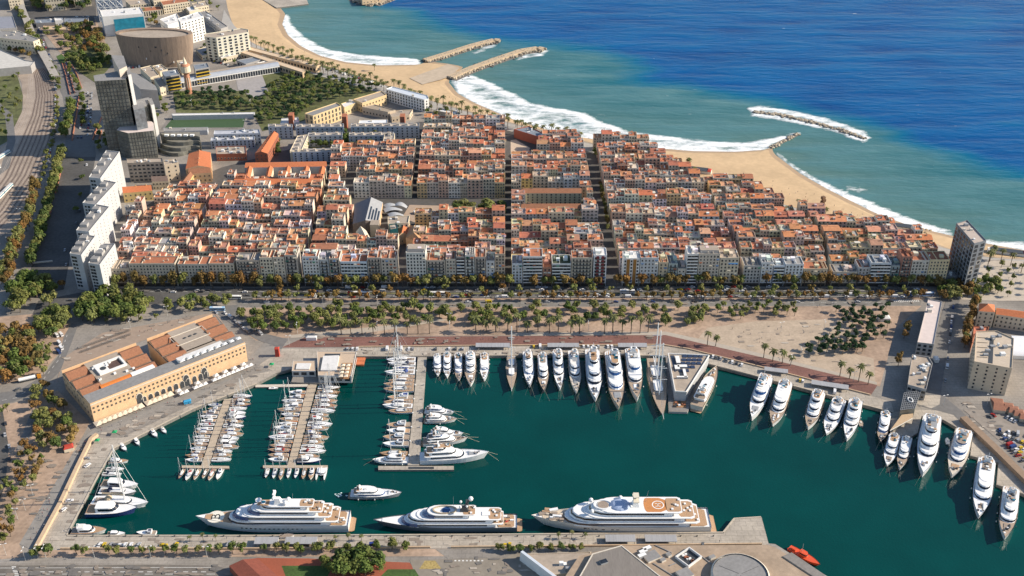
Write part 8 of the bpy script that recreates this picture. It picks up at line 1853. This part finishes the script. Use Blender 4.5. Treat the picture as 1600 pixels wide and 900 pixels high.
def ex_c(t, L, B, H, z, sh):
    zz = H*(1.2)
    for k in range(14): m = MB(); m.box(0, 0, 0, rnd.uniform(2, 6), rnd.uniform(1, 2.2), rnd.uniform(.5, 1.5), rnd.choice((cush, yw, teak, mat('tarp', (.58, .50, .40), .8)))); m.build('deck_gear', t, (L*rnd.uniform(.81, .94), rnd.uniform(-.26, .26)*B, zz-.1), rnd.uniform(-.3, .3))
    x = L*.295; g = MB(); g.prism(tier_pts(L*.250, L*.375, B*.66, B*.1, tail=.3), z+.02, z+.1, mat('orange_deck_paint', (.50, .21, .07), .8, .06, .5)); g.build('helipad', t)
    curve_ring(x, 0, z+.14, 3.1, 3.7, white_p).build('helipad_ring', t); letter([((.2, .1), (.2, .9)), ((.8, .1), (.8, .9)), ((.2, .5), (.8, .5))], x, 0, z+.14, 4.0, white_p, .15).build('letter_mark', t)
    m = MB(); m.ball((L*.505, 0, z), 6.5, 5.6, 2.0, mat('sunshade_blue', (.34, .42, .58), .5, .05, .3), 16, 4, lo=0); m.build('sunshade_dome', t)
    m = MB(); n = 24; m.loft([[(L*.60+6*k*math.cos(2*math.pi*i/n), 4.2*k*math.sin(2*math.pi*i/n), q) for i in range(n)] for k, q in ((1, z-.6), (1, z+.7), (.84, z+.7), (.84, z-.1))], yw); m.build('pool_surround', t); m = MB(); m.tube((L*.60, 0, z-.2), (L*.60, 0, z+.2), 3.4, 3.4, cush, 18); m.build('pool', t)
    m = MB(); m.box(L*.42, 0, z, 5, 5, 3, yw, tx=.6, ty=.6); m.tube((L*.42, 0, z+2), (L*.42, 0, z+7.5), 1.3, .8, mat('cream_mast', (.66, .60, .48), .6), 7); m.box(L*.42, 0, z+5, 3.6, 8, .5, mat('cream_mast')); m.box(L*.42, 0, z+7.4, 3.4, 4.6, .5, mat('cream_mast')); m.build('mast', t)
    for x, y, q, r_ in ((.665, -5, -.5, 1.4), (.665, 5, -.5, 1.3), (.50, -5.6, .8, 1.4), (.45, 4, 2.6, .9)): m = MB(); m.ball((L*x, y, z+q), r_, r_, r_*1.1, yw, 10, 6); m.build('radar_dome', t)
    m = MB(); m.tube((L*.36, -3, z), (L*.35, -3, z+9), .1, .05, alu, 4); m.build('aerial', t)
    portholes(t, L, B, H, [.30, .33, .36, .52, .55, .6, .64, .66, .68, .70], H*.62, 1.6)
    for k, (x, w) in enumerate(((.10, .3), (.055, .26))): m = MB(); m.box(L*x, 0, H-.25-2.4*k, 3.4, B*w*2, .2, mat('red_teak', (.34, .10, .05), .7, .1, 1)); m.build('red_deck', t)
giant(307, 547, 821, 15, 6.2, 'giant white yacht with teak bow and round cream helipad, leftmost of the three', (.66, .67, .68), [(.115, .80, .90, 3.0, .7, tint, None), (.16, .76, .82, 2.8, .9, tint, blueg), (.215, .66, .66, 2.7, 1.1, tint, blueg), (.275, .57, .46, 2.4, .9, tint, None)], teak, ex_a)
giant(584, 808, 822, 13.5, 4.6, 'giant yacht with grey hull, white bow and black mast, middle of the three', (.13, .14, .16), [(.15, .81, .88, 2.5, .8, tint, blueg), (.165, .77, .80, 2.5, 1.1, tint, None), (.34, .66, .66, 2.4, 1.5, tint, blueg)], yw, ex_b, .22)
giant(830, 1107, 820, 19, 6.4, 'largest cream-white yacht with orange helipad marked H, rightmost of the three', (.70, .67, .61), [(.12, .83, .90, 3.0, .6, mat('brown_tint', (.10, .05, .03), .4), None), (.15, .79, .84, 3.0, .8, tint, None), (.22, .69, .72, 2.8, 1.0, tint, None)], mat('cream_deck', (.56, .47, .36), .8, .1, .5), ex_c)
# orange rescue boat moored at the mall corner
p, q = at(1233, 858, .5), at(1281, 886, .5); d = q-p; t = thing('rescue_boat', 'orange rescue boat moored along the corner of the tan-roofed hall', 'boat', p, math.atan2(d.y, d.x)); L = d.length; oh = mat('rescue_orange', (.66, .09, .03), .5, .06, .5)
make_hull(L, 5.6, 1.8, .5, .85, .3, m_=oh).build('hull', t); make_deck(L, 5.6, 1.8, .5, .85, .3, oh, .15).build('deck', t); m, _ = tier(L*.34, L*.6, 3.4, 1.5, 1.6, 4.2, .3, oh, top=oh); m.build('deckhouse', t); band(L*.34, L*.6, 3.4, 1.5, 1.6, 4.2, .3, .5, .8).build('window_band', t); m = MB(); m.tube((L*.4, 0, 4.2), (L*.4, 0, 10), .16, .1, metal_g, 5); m.build('mast', t); m = MB(); m.box(L*.15, 0, 1.7, 3, 2, 1.2, oh); m.build('deck_gear', t)
# slipway of crane and jolly boat on the quay
p = at(448, 840, Z); t = thing('dinghy', 'white dinghy on a trailer on the quay beside the helipad yacht', 'dinghy', p, .1); make_hull(9, 3, 1.2, .5, .9, .2, m_=yw).build('hull', t, (-4, 0, .6)); make_deck(9, 3, 1.2, .5, .9, .2, cush, .1).build('deck', t, (-4, 0, .6)); m = MB(); m.tube((-6, 0, .3), (3, 0, 6), .2, .12, dark_m, 5); m.build('crane_arm', t)
for k in range(60):
    if k < 40: x, y = 120+k*25.5, 838.3
    else: x, y = 690+(k-40)*17, 553.5
    tag(obj('bollard', MATS and (COL.objects['bollard'].data if 'bollard' in COL.objects else MB().tube((0, 0, 0), (0, 0, .8), .35, .25, dark_m, 7).box(0, 0, .6, .9, .5, .3, dark_m).mesh('bollard'))), 'small dark bollard on the %s quay edge' % ('bottom' if k < 40 else 'far'), 'bollard', 'bollards on the %s quay edge' % ('bottom' if k < 40 else 'far')).location = at(x, y, Z+.02)
